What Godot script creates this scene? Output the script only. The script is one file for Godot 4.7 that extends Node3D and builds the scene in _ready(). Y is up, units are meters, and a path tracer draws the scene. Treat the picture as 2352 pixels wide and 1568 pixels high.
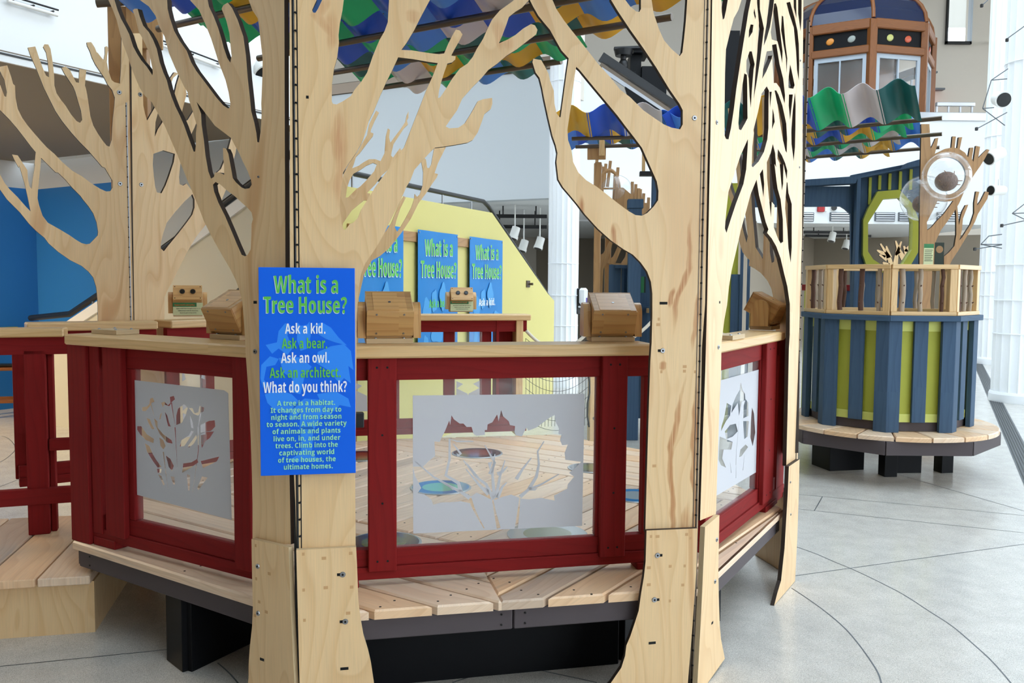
extends Node3D
# Children's museum atrium with plywood tree houses.
# World: x right, y up, -z away from the camera. "Depth" below always means -z in metres.

const FW := 2352.0
const FH := 1568.0
const FOCAL := 2000.0
const EYE := 1.45
const DECK := 0.38
const CAP := 1.23

var cam_r := Vector3.RIGHT
var cam_u := Vector3.UP
var cam_f := Vector3.FORWARD
var rng := RandomNumberGenerator.new()
var used := {}
var cache := {}
var M := {}

func _ready():
	rng.seed = 7
	setup_camera()
	setup_light()
	setup_materials()
	build_floor()
	build_hall()
	build_mezzanines()
	build_stairs_and_yellow_wall()
	build_deck()
	build_railings()
	build_trees()
	build_viewers()
	build_poster()
	build_banners()
	build_canopies()
	build_pod()
	build_far_house()
	build_upper_floor()
	build_small_things()

# ---------------------------------------------------------------- camera, sky, light
func setup_camera():
	var pitch := atan(0.0675)
	var roll := 0.0078
	var f := Vector3(0, -sin(pitch), -cos(pitch))
	var u0 := Vector3(0, cos(pitch), -sin(pitch))
	var r0 := Vector3.RIGHT
	cam_r = r0 * cos(roll) + u0 * sin(roll)
	cam_u = -r0 * sin(roll) + u0 * cos(roll)
	cam_f = f
	var c := Camera3D.new()
	c.name = "camera"
	c.transform = Transform3D(Basis(cam_r, cam_u, -cam_f), Vector3(0, EYE, 0))
	c.fov = rad_to_deg(2.0 * atan(FH / 2.0 / FOCAL))
	c.near = 0.05
	c.far = 200.0
	add_child(c)
	c.current = true

func setup_light():
	var sky_m := ProceduralSkyMaterial.new()
	sky_m.sky_top_color = Color(0.875, 0.945, 1.0)
	sky_m.sky_horizon_color = Color(0.955, 0.98, 1.0)
	sky_m.ground_bottom_color = Color(0.42, 0.43, 0.42)
	sky_m.ground_horizon_color = Color(0.55, 0.57, 0.58)
	sky_m.sky_energy_multiplier = 1.0
	var sky := Sky.new()
	sky.sky_material = sky_m
	var e := Environment.new()
	e.background_mode = Environment.BG_SKY
	e.sky = sky
	e.background_energy_multiplier = 3.4
	e.tonemap_mode = Environment.TONE_MAPPER_LINEAR
	e.tonemap_exposure = 1.85
	e.sdfgi_enabled = true
	e.ssao_enabled = true
	e.ssil_enabled = true
	var w := WorldEnvironment.new()
	w.name = "world"
	w.environment = e
	add_child(w)

# ---------------------------------------------------------------- pixel helpers
func ray(x: float, y: float) -> Vector3:
	return cam_r * ((x - FW / 2) / FOCAL) - cam_u * ((y - FH / 2) / FOCAL) + cam_f

func at_height(x: float, y: float, h: float) -> Vector3:
	var d := ray(x, y)
	return Vector3(0, EYE, 0) + d * ((h - EYE) / d.y)

func at_depth(x: float, y: float, z: float) -> Vector3:
	var d := ray(x, y)
	return Vector3(0, EYE, 0) + d * (z / -d.z)

# vertical plane: origin (ox, 0, depth oz), x axis along "deg" (0 = right, 90 = away), z axis towards the viewer
func plane(ox: float, oz: float, deg: float) -> Transform3D:
	var a := deg_to_rad(deg)
	var d := Vector3(cos(a), 0, -sin(a))
	return Transform3D(Basis(d, Vector3.UP, d.cross(Vector3.UP)), Vector3(ox, 0, -oz))

func on_plane(t: Transform3D, x: float, y: float) -> Vector2:
	var d := ray(x, y)
	var n := t.basis.z
	var o := Vector3(0, EYE, 0)
	var k := (t.origin - o).dot(n) / d.dot(n)
	var p := o + d * k - t.origin
	return Vector2(p.dot(t.basis.x), p.y)

# flat list x, y, x, y in crop coordinates -> plane coordinates (metres)
func trace(t: Transform3D, a: Array, ox := 0.0, oy := 0.0, s := 1.0) -> PackedVector2Array:
	var r := PackedVector2Array()
	for i in range(0, a.size(), 2):
		r.append(on_plane(t, ox + a[i] / s, oy + a[i + 1] / s))
	return r

func shifted(t: Transform3D, dz: float) -> Transform3D:
	return Transform3D(t.basis, t.origin + t.basis.z * dz)

# ---------------------------------------------------------------- naming
func numbered(n: String) -> String:
	if not used.has(n):
		used[n] = 0
		return n
	used[n] += 1
	return "%s_%03d" % [n, used[n]]

func thing(called: String, label: String, category: String, at := Vector3.ZERO, group := "") -> Node3D:
	var o := Node3D.new()
	o.name = numbered(called)
	o.position = at
	add_child(o)
	return tag(o, label, category, group)

func tag(o: Node3D, label: String, category: String, group := "") -> Node3D:
	o.set_meta("label", label)
	o.set_meta("category", category)
	if group != "":
		o.set_meta("group", group)
	return o

func put(parent: Node, called: String, mesh: Mesh, mat, world: Transform3D) -> MeshInstance3D:
	var o := MeshInstance3D.new()
	o.mesh = mesh
	if mat != null:
		o.material_override = mat
	if parent == self:
		o.name = numbered(called)
		add_child(o)
		o.transform = world
	else:
		o.name = called
		parent.add_child(o, true)
		o.transform = global_of(parent).affine_inverse() * world
	return o

func global_of(n: Node) -> Transform3D:
	var t := Transform3D()
	while n is Node3D and n != self:
		t = n.transform * t
		n = n.get_parent()
	return t

func structure(o: Node3D, label := "") -> Node3D:
	o.set_meta("kind", "structure")
	if label != "":
		o.set_meta("label", label)
	return o

# ---------------------------------------------------------------- mesh helpers
func tri(st: SurfaceTool, a: Vector3, b: Vector3, c: Vector3, n: Vector3, ua := Vector2.ZERO, ub := Vector2.ZERO, uc := Vector2.ZERO):
	var f := (b - a).cross(c - a).dot(n) > 0
	st.set_normal(n); st.set_uv(ua); st.add_vertex(a)
	if f:
		st.set_normal(n); st.set_uv(uc); st.add_vertex(c)
		st.set_normal(n); st.set_uv(ub); st.add_vertex(b)
	else:
		st.set_normal(n); st.set_uv(ub); st.add_vertex(b)
		st.set_normal(n); st.set_uv(uc); st.add_vertex(c)

func quad(st: SurfaceTool, a: Vector3, b: Vector3, c: Vector3, d: Vector3, n: Vector3, ua := Vector2.ZERO, ub := Vector2.ZERO, uc := Vector2.ZERO, ud := Vector2.ZERO):
	tri(st, a, b, c, n, ua, ub, uc)
	tri(st, a, c, d, n, ua, uc, ud)

func begin() -> SurfaceTool:
	var st := SurfaceTool.new()
	st.begin(Mesh.PRIMITIVE_TRIANGLES)
	return st

# uv of a point on a face with normal n, grain running along axis g (0 x, 1 y, 2 z)
func wood_uv(p: Vector3, n: Vector3, g: int, off: Vector2) -> Vector2:
	var a := n.abs()
	var k := 0 if a.x >= a.y and a.x >= a.z else (1 if a.y >= a.z else 2)
	var along: float = p[g]
	var across: float
	if k == g:
		across = p[(g + 1) % 3]
		along = p[(g + 2) % 3] * 0.3
	else:
		across = p[3 - k - g]
	return Vector2(across + (0.37 * k), along) + off

# box with bevelled edges around the origin, shared by size
func box_mesh(size: Vector3, bevel := 0.0, grain := 1, variant := 0) -> ArrayMesh:
	var key := "box %s %s %d %d" % [size.snapped(Vector3.ONE * 0.0005), bevel, grain, variant]
	if cache.has(key):
		return cache[key]
	var st := begin()
	var h := size / 2
	var c := minf(bevel, minf(h.x, minf(h.y, h.z)) * 0.9)
	var off := Vector2(0.31 * variant + 0.07, 0.53 * variant + 0.11)
	for ax in 3:
		var b1 := (ax + 1) % 3
		var b2 := (ax + 2) % 3
		for s in [-1.0, 1.0]:
			var n := Vector3.ZERO
			n[ax] = s
			var q := []
			for k in [[-1, -1], [1, -1], [1, 1], [-1, 1]]:
				var p := Vector3.ZERO
				p[ax] = s * h[ax]
				p[b1] = k[0] * (h[b1] - c)
				p[b2] = k[1] * (h[b2] - c)
				q.append(p)
			quad(st, q[0], q[1], q[2], q[3], n, wood_uv(q[0], n, grain, off), wood_uv(q[1], n, grain, off), wood_uv(q[2], n, grain, off), wood_uv(q[3], n, grain, off))
		if c > 0:
			for s1 in [-1.0, 1.0]:
				for s2 in [-1.0, 1.0]:
					var q := []
					for k in [[0, -1], [0, 1], [1, 1], [1, -1]]:
						var p := Vector3.ZERO
						p[ax] = k[1] * (h[ax] - c)
						p[b1] = s1 * (h[b1] if k[0] == 0 else h[b1] - c)
						p[b2] = s2 * (h[b2] - c if k[0] == 0 else h[b2])
						q.append(p)
					var n := Vector3.ZERO
					n[b1] = s1
					n[b2] = s2
					n = n.normalized()
					quad(st, q[0], q[1], q[2], q[3], n, wood_uv(q[0], n, grain, off), wood_uv(q[1], n, grain, off), wood_uv(q[2], n, grain, off), wood_uv(q[3], n, grain, off))
	if c > 0:
		for sx in [-1.0, 1.0]:
			for sy in [-1.0, 1.0]:
				for sz in [-1.0, 1.0]:
					tri(st, Vector3(sx * h.x, sy * (h.y - c), sz * (h.z - c)), Vector3(sx * (h.x - c), sy * h.y, sz * (h.z - c)), Vector3(sx * (h.x - c), sy * (h.y - c), sz * h.z), Vector3(sx, sy, sz).normalized())
	cache[key] = st.commit()
	return cache[key]

# a box given by its corners in the local frame t
func bar(parent: Node, called: String, t: Transform3D, lo: Vector3, hi: Vector3, mat, bevel := 0.002, grain := 1) -> MeshInstance3D:
	var a := Vector3(minf(lo.x, hi.x), minf(lo.y, hi.y), minf(lo.z, hi.z))
	var b := Vector3(maxf(lo.x, hi.x), maxf(lo.y, hi.y), maxf(lo.z, hi.z))
	return put(parent, called, box_mesh(b - a, bevel, grain, rng.randi() % 4), mat, t * Transform3D(Basis(), (a + b) / 2))

func aim(p0: Vector3, p1: Vector3) -> Transform3D:
	var y := (p1 - p0).normalized()
	var x := y.cross(Vector3.RIGHT if absf(y.x) < 0.9 else Vector3.UP).normalized()
	return Transform3D(Basis(x, y, x.cross(y)), (p0 + p1) / 2)

func rod(parent: Node, called: String, p0: Vector3, p1: Vector3, r: float, mat, r2 := -1.0, sides := 14) -> MeshInstance3D:
	var m := CylinderMesh.new()
	m.bottom_radius = r
	m.top_radius = r if r2 < 0 else r2
	m.height = p0.distance_to(p1)
	m.radial_segments = sides
	m.rings = 1
	return put(parent, called, m, mat, aim(p0, p1))

# bevelled beam between two points (square section)
func beam(parent: Node, called: String, p0: Vector3, p1: Vector3, w: float, h: float, mat, bevel := 0.002) -> MeshInstance3D:
	var z := (p1 - p0).normalized()
	var up := Vector3.UP if absf(z.y) < 0.95 else Vector3.RIGHT
	var x := up.cross(z).normalized()
	return put(parent, called, box_mesh(Vector3(w, h, p0.distance_to(p1)), bevel, 2, rng.randi() % 4), mat, Transform3D(Basis(x, z.cross(x), z), (p0 + p1) / 2))

func tube_mesh(pts: Array, r: float, sides := 8, closed := false) -> ArrayMesh:
	var st := begin()
	st.set_smooth_group(1)
	var rings := []
	var n := pts.size()
	var side := Vector3.ZERO
	for i in n:
		var d: Vector3 = (pts[(i + 1) % n] if (i < n - 1 or closed) else pts[i]) - (pts[(i - 1 + n) % n] if (i > 0 or closed) else pts[i])
		d = d.normalized()
		if side == Vector3.ZERO:
			side = d.cross(Vector3.UP if absf(d.y) < 0.9 else Vector3.RIGHT).normalized()
		side = (side - d * side.dot(d)).normalized()
		var up := side.cross(d)
		var ring := []
		for k in sides:
			var a := TAU * k / sides
			ring.append([pts[i] + (side * cos(a) + up * sin(a)) * r, side * cos(a) + up * sin(a)])
		rings.append(ring)
	for i in (n if closed else n - 1):
		var A: Array = rings[i]
		var B: Array = rings[(i + 1) % n]
		for k in sides:
			var l := (k + 1) % sides
			smooth_quad(st, A[k], A[l], B[l], B[k])
	if not closed:
		for e in [0, n - 1]:
			var d: Vector3 = (pts[0] - pts[1]) if e == 0 else (pts[n - 1] - pts[n - 2])
			for k in sides:
				tri(st, pts[e], rings[e][k][0], rings[e][(k + 1) % sides][0], d.normalized())
	return st.commit()

# corners are [position, normal] pairs
func smooth_quad(st: SurfaceTool, a: Array, b: Array, c: Array, d: Array, u := [Vector2.ZERO, Vector2.ZERO, Vector2.ZERO, Vector2.ZERO]):
	var q := [a, b, c, d]
	var fn: Vector3 = (b[0] - a[0]).cross(d[0] - a[0])
	if fn.length_squared() < 1e-14:
		fn = (c[0] - b[0]).cross(d[0] - b[0])
	var order := [0, 2, 1, 0, 3, 2] if fn.dot(a[1] + b[1] + c[1] + d[1]) > 0 else [0, 1, 2, 0, 2, 3]
	for k in order:
		st.set_normal(q[k][1]); st.set_uv(u[k]); st.add_vertex(q[k][0])

func lathe_mesh(profile: Array, sides := 32) -> ArrayMesh:
	# profile: [[r, y], ...] from bottom to top
	var st := begin()
	for i in profile.size() - 1:
		var p := Vector2(profile[i][0], profile[i][1])
		var q := Vector2(profile[i + 1][0], profile[i + 1][1])
		var nn := Vector2(q.y - p.y, p.x - q.x).normalized()
		for k in sides:
			var a := TAU * k / sides
			var b := TAU * (k + 1) / sides
			var da := Vector3(cos(a), 0, sin(a))
			var db := Vector3(cos(b), 0, sin(b))
			var na := da * nn.x + Vector3.UP * nn.y
			var nb := db * nn.x + Vector3.UP * nn.y
			smooth_quad(st, [da * p.x + Vector3.UP * p.y, na], [db * p.x + Vector3.UP * p.y, nb], [db * q.x + Vector3.UP * q.y, nb], [da * q.x + Vector3.UP * q.y, na])
	return st.commit()

func poly_area(p: PackedVector2Array) -> float:
	var a := 0.0
	for i in p.size():
		a += p[i].cross(p[(i + 1) % p.size()])
	return a / 2

func scaled(p: PackedVector2Array, k: float) -> PackedVector2Array:
	var r := PackedVector2Array()
	for v in p:
		if r.is_empty() or r[r.size() - 1].distance_to(v * k) > 0.05:
			r.append(v * k)
	return r

# A flat plate: outlines minus cuts, front face at z = 0, back at z = -thick. Surface 0 the faces, surface 1 the cut edge.
func plate_mesh(outers: Array, cuts: Array, thick: float, uv_off := Vector2.ZERO, uv_scale := 1.0) -> ArrayMesh:
	var K := 1000.0
	var pieces := []
	for o in outers:
		pieces.append(scaled(o, K))
	var cut_x := []
	for cut in cuts:
		var c := scaled(cut, K)
		var lo := 1e9
		var hi := -1e9
		for v in c:
			lo = minf(lo, v.x)
			hi = maxf(hi, v.x)
		var mid := (lo + hi) / 2 + 0.137
		cut_x.append(mid)
		var big := 1e5
		var left := PackedVector2Array([Vector2(-big, -big), Vector2(mid, -big), Vector2(mid, big), Vector2(-big, big)])
		var right := PackedVector2Array([Vector2(mid, -big), Vector2(big, -big), Vector2(big, big), Vector2(mid, big)])
		var next := []
		for p in pieces:
			for half in [left, right]:
				for q in Geometry2D.intersect_polygons(p, half):
					for r in Geometry2D.clip_polygons(q, c):
						next.append(r)
		pieces = next
	var faces := begin()
	var edges := begin()
	for p in pieces:
		if absf(poly_area(p)) < 2.0:
			continue
		if poly_area(p) < 0:
			p.reverse()
		var idx := Geometry2D.triangulate_polygon(p)
		if idx.is_empty():
			print("plate: triangulation failed, ", p.size(), " points, area ", poly_area(p))
			continue
		for i in range(0, idx.size(), 3):
			var a: Vector2 = p[idx[i]] / K
			var b: Vector2 = p[idx[i + 1]] / K
			var c: Vector2 = p[idx[i + 2]] / K
			tri(faces, v3(a), v3(b), v3(c), Vector3.BACK, a * uv_scale + uv_off, b * uv_scale + uv_off, c * uv_scale + uv_off)
			tri(faces, v3(a, -thick), v3(b, -thick), v3(c, -thick), Vector3.FORWARD, a * uv_scale + uv_off, b * uv_scale + uv_off, c * uv_scale + uv_off)
		for i in p.size():
			var a: Vector2 = p[i]
			var b: Vector2 = p[(i + 1) % p.size()]
			var inner := false
			for x in cut_x:
				if absf(a.x - x) < 0.02 and absf(b.x - x) < 0.02:
					inner = true
			if inner or a.distance_to(b) < 0.01:
				continue
			var d := (b - a).normalized()
			var n := Vector3(d.y, -d.x, 0)
			a /= K
			b /= K
			quad(edges, v3(a), v3(b), v3(b, -thick), v3(a, -thick), n, Vector2(0, a.length()), Vector2(0, a.length() + a.distance_to(b)), Vector2(thick, a.length() + a.distance_to(b)), Vector2(thick, a.length()))
	var m: ArrayMesh = faces.commit()
	edges.commit(m)
	return m

func v3(p: Vector2, z := 0.0) -> Vector3:
	return Vector3(p.x, p.y, z)

func plate(parent: Node, called: String, t: Transform3D, outers: Array, cuts: Array, thick: float, face, edge, uv_off := Vector2.ZERO) -> MeshInstance3D:
	var m := plate_mesh(outers, cuts, thick, uv_off)
	m.surface_set_material(0, face)
	if m.get_surface_count() > 1:
		m.surface_set_material(1, edge)
	return put(parent, called, m, null, t)

func text(parent: Node, called: String, t: Transform3D, words: String, height: float, mat, width := 0.0, depth := 0.0015, bold := true, face := "Droid Sans") -> MeshInstance3D:
	var key := "font %s %s" % [face, bold]
	if not cache.has(key):
		var f := SystemFont.new()
		f.font_names = PackedStringArray([face])
		f.font_weight = 700 if bold else 400
		cache[key] = f
	var m := TextMesh.new()
	m.font = cache[key]
	m.text = words
	m.font_size = 48
	m.pixel_size = 0.01
	m.depth = 0.02
	m.curve_step = 1.5
	m.horizontal_alignment = HORIZONTAL_ALIGNMENT_CENTER
	m.vertical_alignment = VERTICAL_ALIGNMENT_CENTER
	var size := m.get_aabb().size
	var k := height / 0.34
	var kx := k if width <= 0 else width / maxf(size.x, 0.01)
	return put(parent, called, m, mat, t * Transform3D(Basis.from_scale(Vector3(kx, k, depth / 0.02)), Vector3.ZERO))

# ---------------------------------------------------------------- materials
func noise(seed_: int, freq: float, octaves := 3) -> FastNoiseLite:
	var n := FastNoiseLite.new()
	n.seed = seed_
	n.noise_type = FastNoiseLite.TYPE_SIMPLEX_SMOOTH
	n.frequency = freq
	n.fractal_octaves = octaves
	return n

func image_tex(w: int, h: int, data: PackedByteArray) -> ImageTexture:
	return ImageTexture.create_from_image(Image.create_from_data(w, h, false, Image.FORMAT_RGB8, data))

# grain runs up the picture; size in metres is sx by sy
func wood_tex(seed_: int, w: int, h: int, sx: float, sy: float, base: Color, late: Color, heart: Color, rings: float, warp: float, ring_amt: float, fine_amt: float, heart_amt: float, streaks := []) -> ImageTexture:
	var big := noise(seed_, 1.0, 2)
	var fine := noise(seed_ + 1, 1.0, 2)
	var blot := noise(seed_ + 2, 1.0, 2)
	var data := PackedByteArray()
	data.resize(w * h * 3)
	var k := 0
	for j in h:
		var y := float(j) / h * sy
		for i in w:
			var x := float(i) / w * sx
			var wv := big.get_noise_2d(x * 3.2, y * 0.85)
			var r := x * rings + wv * warp
			var f := r - floorf(r)
			var ring := pow(f, 3.0) * (1.0 - smoothstep(0.92, 1.0, f))
			var g := fine.get_noise_2d(x * 260.0, y * 5.0) * 0.5 + 0.5
			var hb := smoothstep(0.30, 0.62, blot.get_noise_2d(x * 5.5 + wv * 1.2, y * 0.55))
			var c := base.lerp(late, clampf(ring * ring_amt + (g - 0.5) * fine_amt, 0, 1))
			c = c.lerp(heart, hb * heart_amt * (0.55 + 0.45 * g))
			c = c * (1.0 + (g - 0.5) * fine_amt * 0.35)
			data[k] = clampi(int(c.r * 255), 0, 255)
			data[k + 1] = clampi(int(c.g * 255), 0, 255)
			data[k + 2] = clampi(int(c.b * 255), 0, 255)
			k += 3
	# heartwood streaks along traced lines: [points in texture metres, width, strength]
	for s in streaks:
		var pts: PackedVector2Array = s[0]
		var ylo := 99.0
		var yhi := -99.0
		for v in pts:
			ylo = minf(ylo, v.y)
			yhi = maxf(yhi, v.y)
		for i in pts.size() - 1:
			var a := pts[i]
			var b := pts[i + 1]
			if a.y > b.y:
				var t := a
				a = b
				b = t
			for j in range(maxi(0, int(a.y / sy * h)), mini(h, int(b.y / sy * h))):
				var y := float(j) / h * sy
				var cx := lerpf(a.x, b.x, (y - a.y) / maxf(b.y - a.y, 1e-5)) + big.get_noise_2d(9.0, y * 9.0) * 0.006
				var part := (y - ylo) / maxf(yhi - ylo, 1e-4)
				var taper := smoothstep(0.0, 0.3, part) * smoothstep(0.0, 0.3, 1.0 - part)
				var ww: float = s[1] * (0.6 + 0.7 * absf(fine.get_noise_2d(3.0, y * 4.0))) * (0.35 + 0.65 * taper)
				for x in range(maxi(0, int((cx - ww) / sx * w)), mini(w, int((cx + ww) / sx * w) + 1)):
					var d := absf(float(x) / w * sx - cx) / ww
					var v: float = s[2] * taper * pow(clampf(1.0 - d * d, 0, 1), 0.8) * (0.62 + 0.6 * fine.get_noise_2d(x * 0.9, y * 5.0))
					var q := (j * w + x) * 3
					for ch in 3:
						data[q + ch] = clampi(int(lerpf(data[q + ch], heart[ch] * 255.0, clampf(v, 0, 1))), 0, 255)
	return image_tex(w, h, data)

func streak_pts(t: Transform3D, off: float, a: Array, ox: float, oy: float, s: float) -> PackedVector2Array:
	var p := trace(t, a, ox, oy, s)
	for i in p.size():
		p[i].x += off
	return p

func speckle_tex(seed_: int, n: int, base: Color, chips: Array, cells: float) -> ImageTexture:
	var cell := FastNoiseLite.new()
	cell.seed = seed_
	cell.noise_type = FastNoiseLite.TYPE_CELLULAR
	cell.cellular_return_type = FastNoiseLite.RETURN_CELL_VALUE
	cell.frequency = cells
	var dist := FastNoiseLite.new()
	dist.seed = seed_
	dist.noise_type = FastNoiseLite.TYPE_CELLULAR
	dist.cellular_return_type = FastNoiseLite.RETURN_DISTANCE
	dist.frequency = cells
	var soft := noise(seed_ + 5, 0.006, 3)
	var data := PackedByteArray()
	data.resize(n * n * 3)
	var k := 0
	for j in n:
		for i in n:
			var v := cell.get_noise_2d(i, j) * 0.5 + 0.5
			var d := dist.get_noise_2d(i, j) + 1.0
			var c := base
			if d < 0.34 + 0.3 * fmod(v * 7.3, 1.0):
				c = base.lerp(chips[int(v * 997.0) % chips.size()], 0.75)
			c = c * (1.0 + soft.get_noise_2d(i, j) * 0.05)
			data[k] = clampi(int(c.r * 255), 0, 255)
			data[k + 1] = clampi(int(c.g * 255), 0, 255)
			data[k + 2] = clampi(int(c.b * 255), 0, 255)
			k += 3
	return image_tex(n, n, data)

func mat(called: String, c: Color, rough := 0.6, metal := 0.0) -> StandardMaterial3D:
	var m := StandardMaterial3D.new()
	m.resource_name = called
	m.albedo_color = c
	m.roughness = rough
	m.metallic = metal
	M[called] = m
	return m

func wood(called: String, tex: Texture2D, sx: float, sy: float, rough := 0.5, tint := Color.WHITE) -> StandardMaterial3D:
	var m := mat(called, tint, rough)
	m.albedo_texture = tex
	m.uv1_scale = Vector3(1.0 / sx, 1.0 / sy, 1)
	return m

func rgb(r: int, g: int, b: int) -> Color:
	return Color8(r, g, b)

func setup_materials():
	var ply := wood_tex(11, 768, 1536, 1.3, 2.6, rgb(226, 192, 145), rgb(206, 163, 112), rgb(182, 124, 72), 13.0, 3.2, 0.55, 0.26, 0.55)
	wood("plywood", ply, 1.3, 2.6, 0.42)
	var c1 := rgb(226, 192, 145)
	var c2 := rgb(206, 163, 112)
	var tb := plane(B_POS.x, B_POS.y, 12.4)
	var sb := []
	for a in [[1440, 120, 1425, 240, 1390, 360, 1360, 560, 1312, 760, 1298, 900, 1322, 1150, 1332, 1350, 1315, 1600, 1290, 1740], [1540, 60, 1510, 300, 1490, 700, 1480, 1000, 1510, 1250, 1450, 1560, 1400, 1740], [1470, 60, 1480, -60, 1500, -220, 1545, -500], [1320, -60, 1345, -320, 1400, -480, 1450, -620, 1460, -900, 1475, -1080], [1240, 180, 1250, 90], [620, -860, 622, -1020, 618, -1200], [875, -700, 880, -820, 872, -980], [1300, -300, 1340, -480]]:
		sb.append([streak_pts(tb, 1.1, a, 1150, 800, 3.36), 0.016, 1.1])
	sb.append([streak_pts(tb, 1.1, [1450, 1150, 1420, 1350, 1400, 1720], 1150, 800, 3.36), 0.024, 0.7])
	wood("plywood_streaked", wood_tex(12, 768, 1536, 1.3, 2.6, c1, c2, rgb(170, 108, 58), 12.0, 3.4, 0.5, 0.24, 0.22, sb), 1.3, 2.6, 0.42)
	var ta := plane(A_POS.x, A_POS.y, 12.4)
	var sa := []
	for a in [[800, 800, 795, 1000, 785, 1200, 765, 1450, 760, 1700], [770, 780, 760, 1000, 750, 1300], [690, -60, 600, 120, 680, 260, 740, 320], [720, 60, 700, 330, 690, 420], [1330, 60, 1350, 200], [1990, 120, 2010, 420], [2060, 180, 2075, 420]]:
		sa.append([streak_pts(ta, 0.12, a, 550, 0, 3.36), 0.022, 0.6])
	wood("plywood_cathedral", wood_tex(15, 768, 1536, 1.3, 2.6, c1, c2, rgb(192, 134, 90), 10.0, 4.0, 0.5, 0.24, 0.12, sa), 1.3, 2.6, 0.42)
	var deck := wood_tex(23, 384, 1024, 0.6, 2.4, rgb(232, 204, 175), rgb(204, 166, 132), rgb(200, 178, 158), 22.0, 2.4, 0.5, 0.4, 0.6)
	wood("deck_wood", deck, 0.6, 2.4, 0.38)
	wood("deck_wood_grey", deck, 0.6, 2.4, 0.4, Color(0.86, 0.86, 0.87))
	wood("deck_wood_warm", deck, 0.6, 2.4, 0.36, Color(1.0, 0.95, 0.88))
	var fir := wood_tex(31, 384, 1024, 0.5, 2.0, rgb(218, 182, 130), rgb(188, 144, 90), rgb(198, 150, 98), 30.0, 2.0, 0.6, 0.4, 0.3)
	wood("rail_wood", fir, 0.5, 2.0, 0.36)
	var cedar := wood_tex(41, 384, 768, 0.3, 0.6, rgb(204, 162, 106), rgb(170, 120, 68), rgb(160, 112, 66), 34.0, 1.8, 0.65, 0.35, 0.45)
	wood("viewer_wood", cedar, 0.3, 0.6, 0.3)
	wood("viewer_wood_light", cedar, 0.3, 0.6, 0.3, Color(1.1, 1.1, 1.1))
	var red := wood_tex(53, 256, 1024, 0.4, 2.0, rgb(128, 26, 26), rgb(106, 18, 19), rgb(120, 30, 28), 30.0, 1.6, 0.5, 0.3, 0.4)
	wood("red_stain", red, 0.4, 2.0, 0.6)
	var blue := wood_tex(61, 256, 1024, 0.4, 2.0, rgb(66, 88, 112), rgb(50, 70, 92), rgb(74, 96, 118), 26.0, 1.6, 0.5, 0.4, 0.4)
	wood("blue_stain", blue, 0.4, 2.0, 0.6)
	var brown := wood_tex(71, 256, 512, 0.5, 1.0, rgb(176, 134, 88), rgb(142, 102, 64), rgb(150, 112, 76), 24.0, 2.0, 0.6, 0.4, 0.4)
	wood("oak", brown, 0.5, 1.0, 0.45, Color(0.74, 0.58, 0.38))
	wood("tan_wood", brown, 0.5, 1.0, 0.5)
	var bark := wood_tex(83, 128, 256, 0.15, 0.5, rgb(196, 184, 166), rgb(120, 96, 76), rgb(98, 60, 44), 9.0, 5.0, 0.9, 0.7, 0.8)
	wood("birch_bark", bark, 0.15, 0.5, 0.8)
	wood("dark_bark", bark, 0.15, 0.5, 0.8, Color(0.55, 0.42, 0.38))
	var ply_edge := wood_tex(91, 64, 64, 0.018, 0.4, rgb(206, 182, 144), rgb(150, 118, 82), rgb(170, 138, 100), 260.0, 0.3, 0.9, 0.2, 0.1)
	wood("ply_edge_light", ply_edge, 0.018, 0.4, 0.6)
	wood("burnt_edge", ply_edge, 0.018, 0.4, 0.7, Color(0.24, 0.19, 0.165))
	var terr := speckle_tex(5, 1024, rgb(198, 194, 187), [rgb(236, 233, 226), rgb(224, 220, 213), rgb(172, 166, 159), rgb(212, 203, 190), rgb(140, 136, 130)], 0.16)
	var t := mat("terrazzo", Color.WHITE, 0.2)
	t.albedo_texture = terr
	t.uv1_triplanar = true
	t.uv1_world_triplanar = true
	t.uv1_scale = Vector3(0.8, 0.8, 0.8)
	mat("zinc_strip", rgb(96, 100, 104), 0.5, 0.3)
	mat("white_paint", rgb(226, 228, 228), 0.6)
	mat("grey_wall", rgb(196, 202, 206), 0.7)
	mat("cream_wall", rgb(206, 202, 184), 0.7)
	mat("taupe_paint", rgb(138, 127, 111), 0.8)
	mat("beige_wall", rgb(200, 192, 180), 0.8)
	mat("blue_paint", rgb(40, 126, 206), 0.6)
	mat("yellow_paint", rgb(210, 198, 122), 0.6)
	mat("lime_paint", rgb(168, 170, 54), 0.6)
	mat("lime_light", rgb(206, 210, 110), 0.6)
	mat("black_paint", rgb(14, 15, 18), 0.5)
	mat("fascia_brown", rgb(84, 76, 78), 0.55)
	mat("black_metal", rgb(24, 24, 26), 0.4, 0.2)
	mat("steel", rgb(150, 152, 156), 0.3, 0.9)
	mat("bronze", rgb(96, 84, 72), 0.35, 0.6)
	mat("aluminium", rgb(190, 192, 196), 0.35, 0.8)
	mat("hole_black", rgb(10, 9, 9), 0.9)
	mat("plug", rgb(196, 152, 104), 0.6)
	mat("column_white", rgb(240, 243, 246), 0.5)
	mat("lamp_white", rgb(232, 232, 228), 0.45)
	mat("net_black", rgb(18, 18, 20), 0.8)
	mat("rope", rgb(206, 198, 182), 0.9)
	mat("exit_red", rgb(190, 24, 24), 0.5)
	mat("alarm_red", rgb(168, 22, 26), 0.5)
	mat("label_green", rgb(44, 120, 70), 0.6)
	mat("label_pale", rgb(206, 214, 168), 0.6)
	mat("label_ink", rgb(30, 44, 34), 0.7)
	mat("label_orange", rgb(206, 108, 40), 0.6)
	mat("sign_blue", rgb(22, 100, 226), 0.42)
	mat("sign_blue_light", rgb(54, 138, 242), 0.42)
	mat("banner_blue", rgb(30, 126, 196), 0.6)
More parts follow.
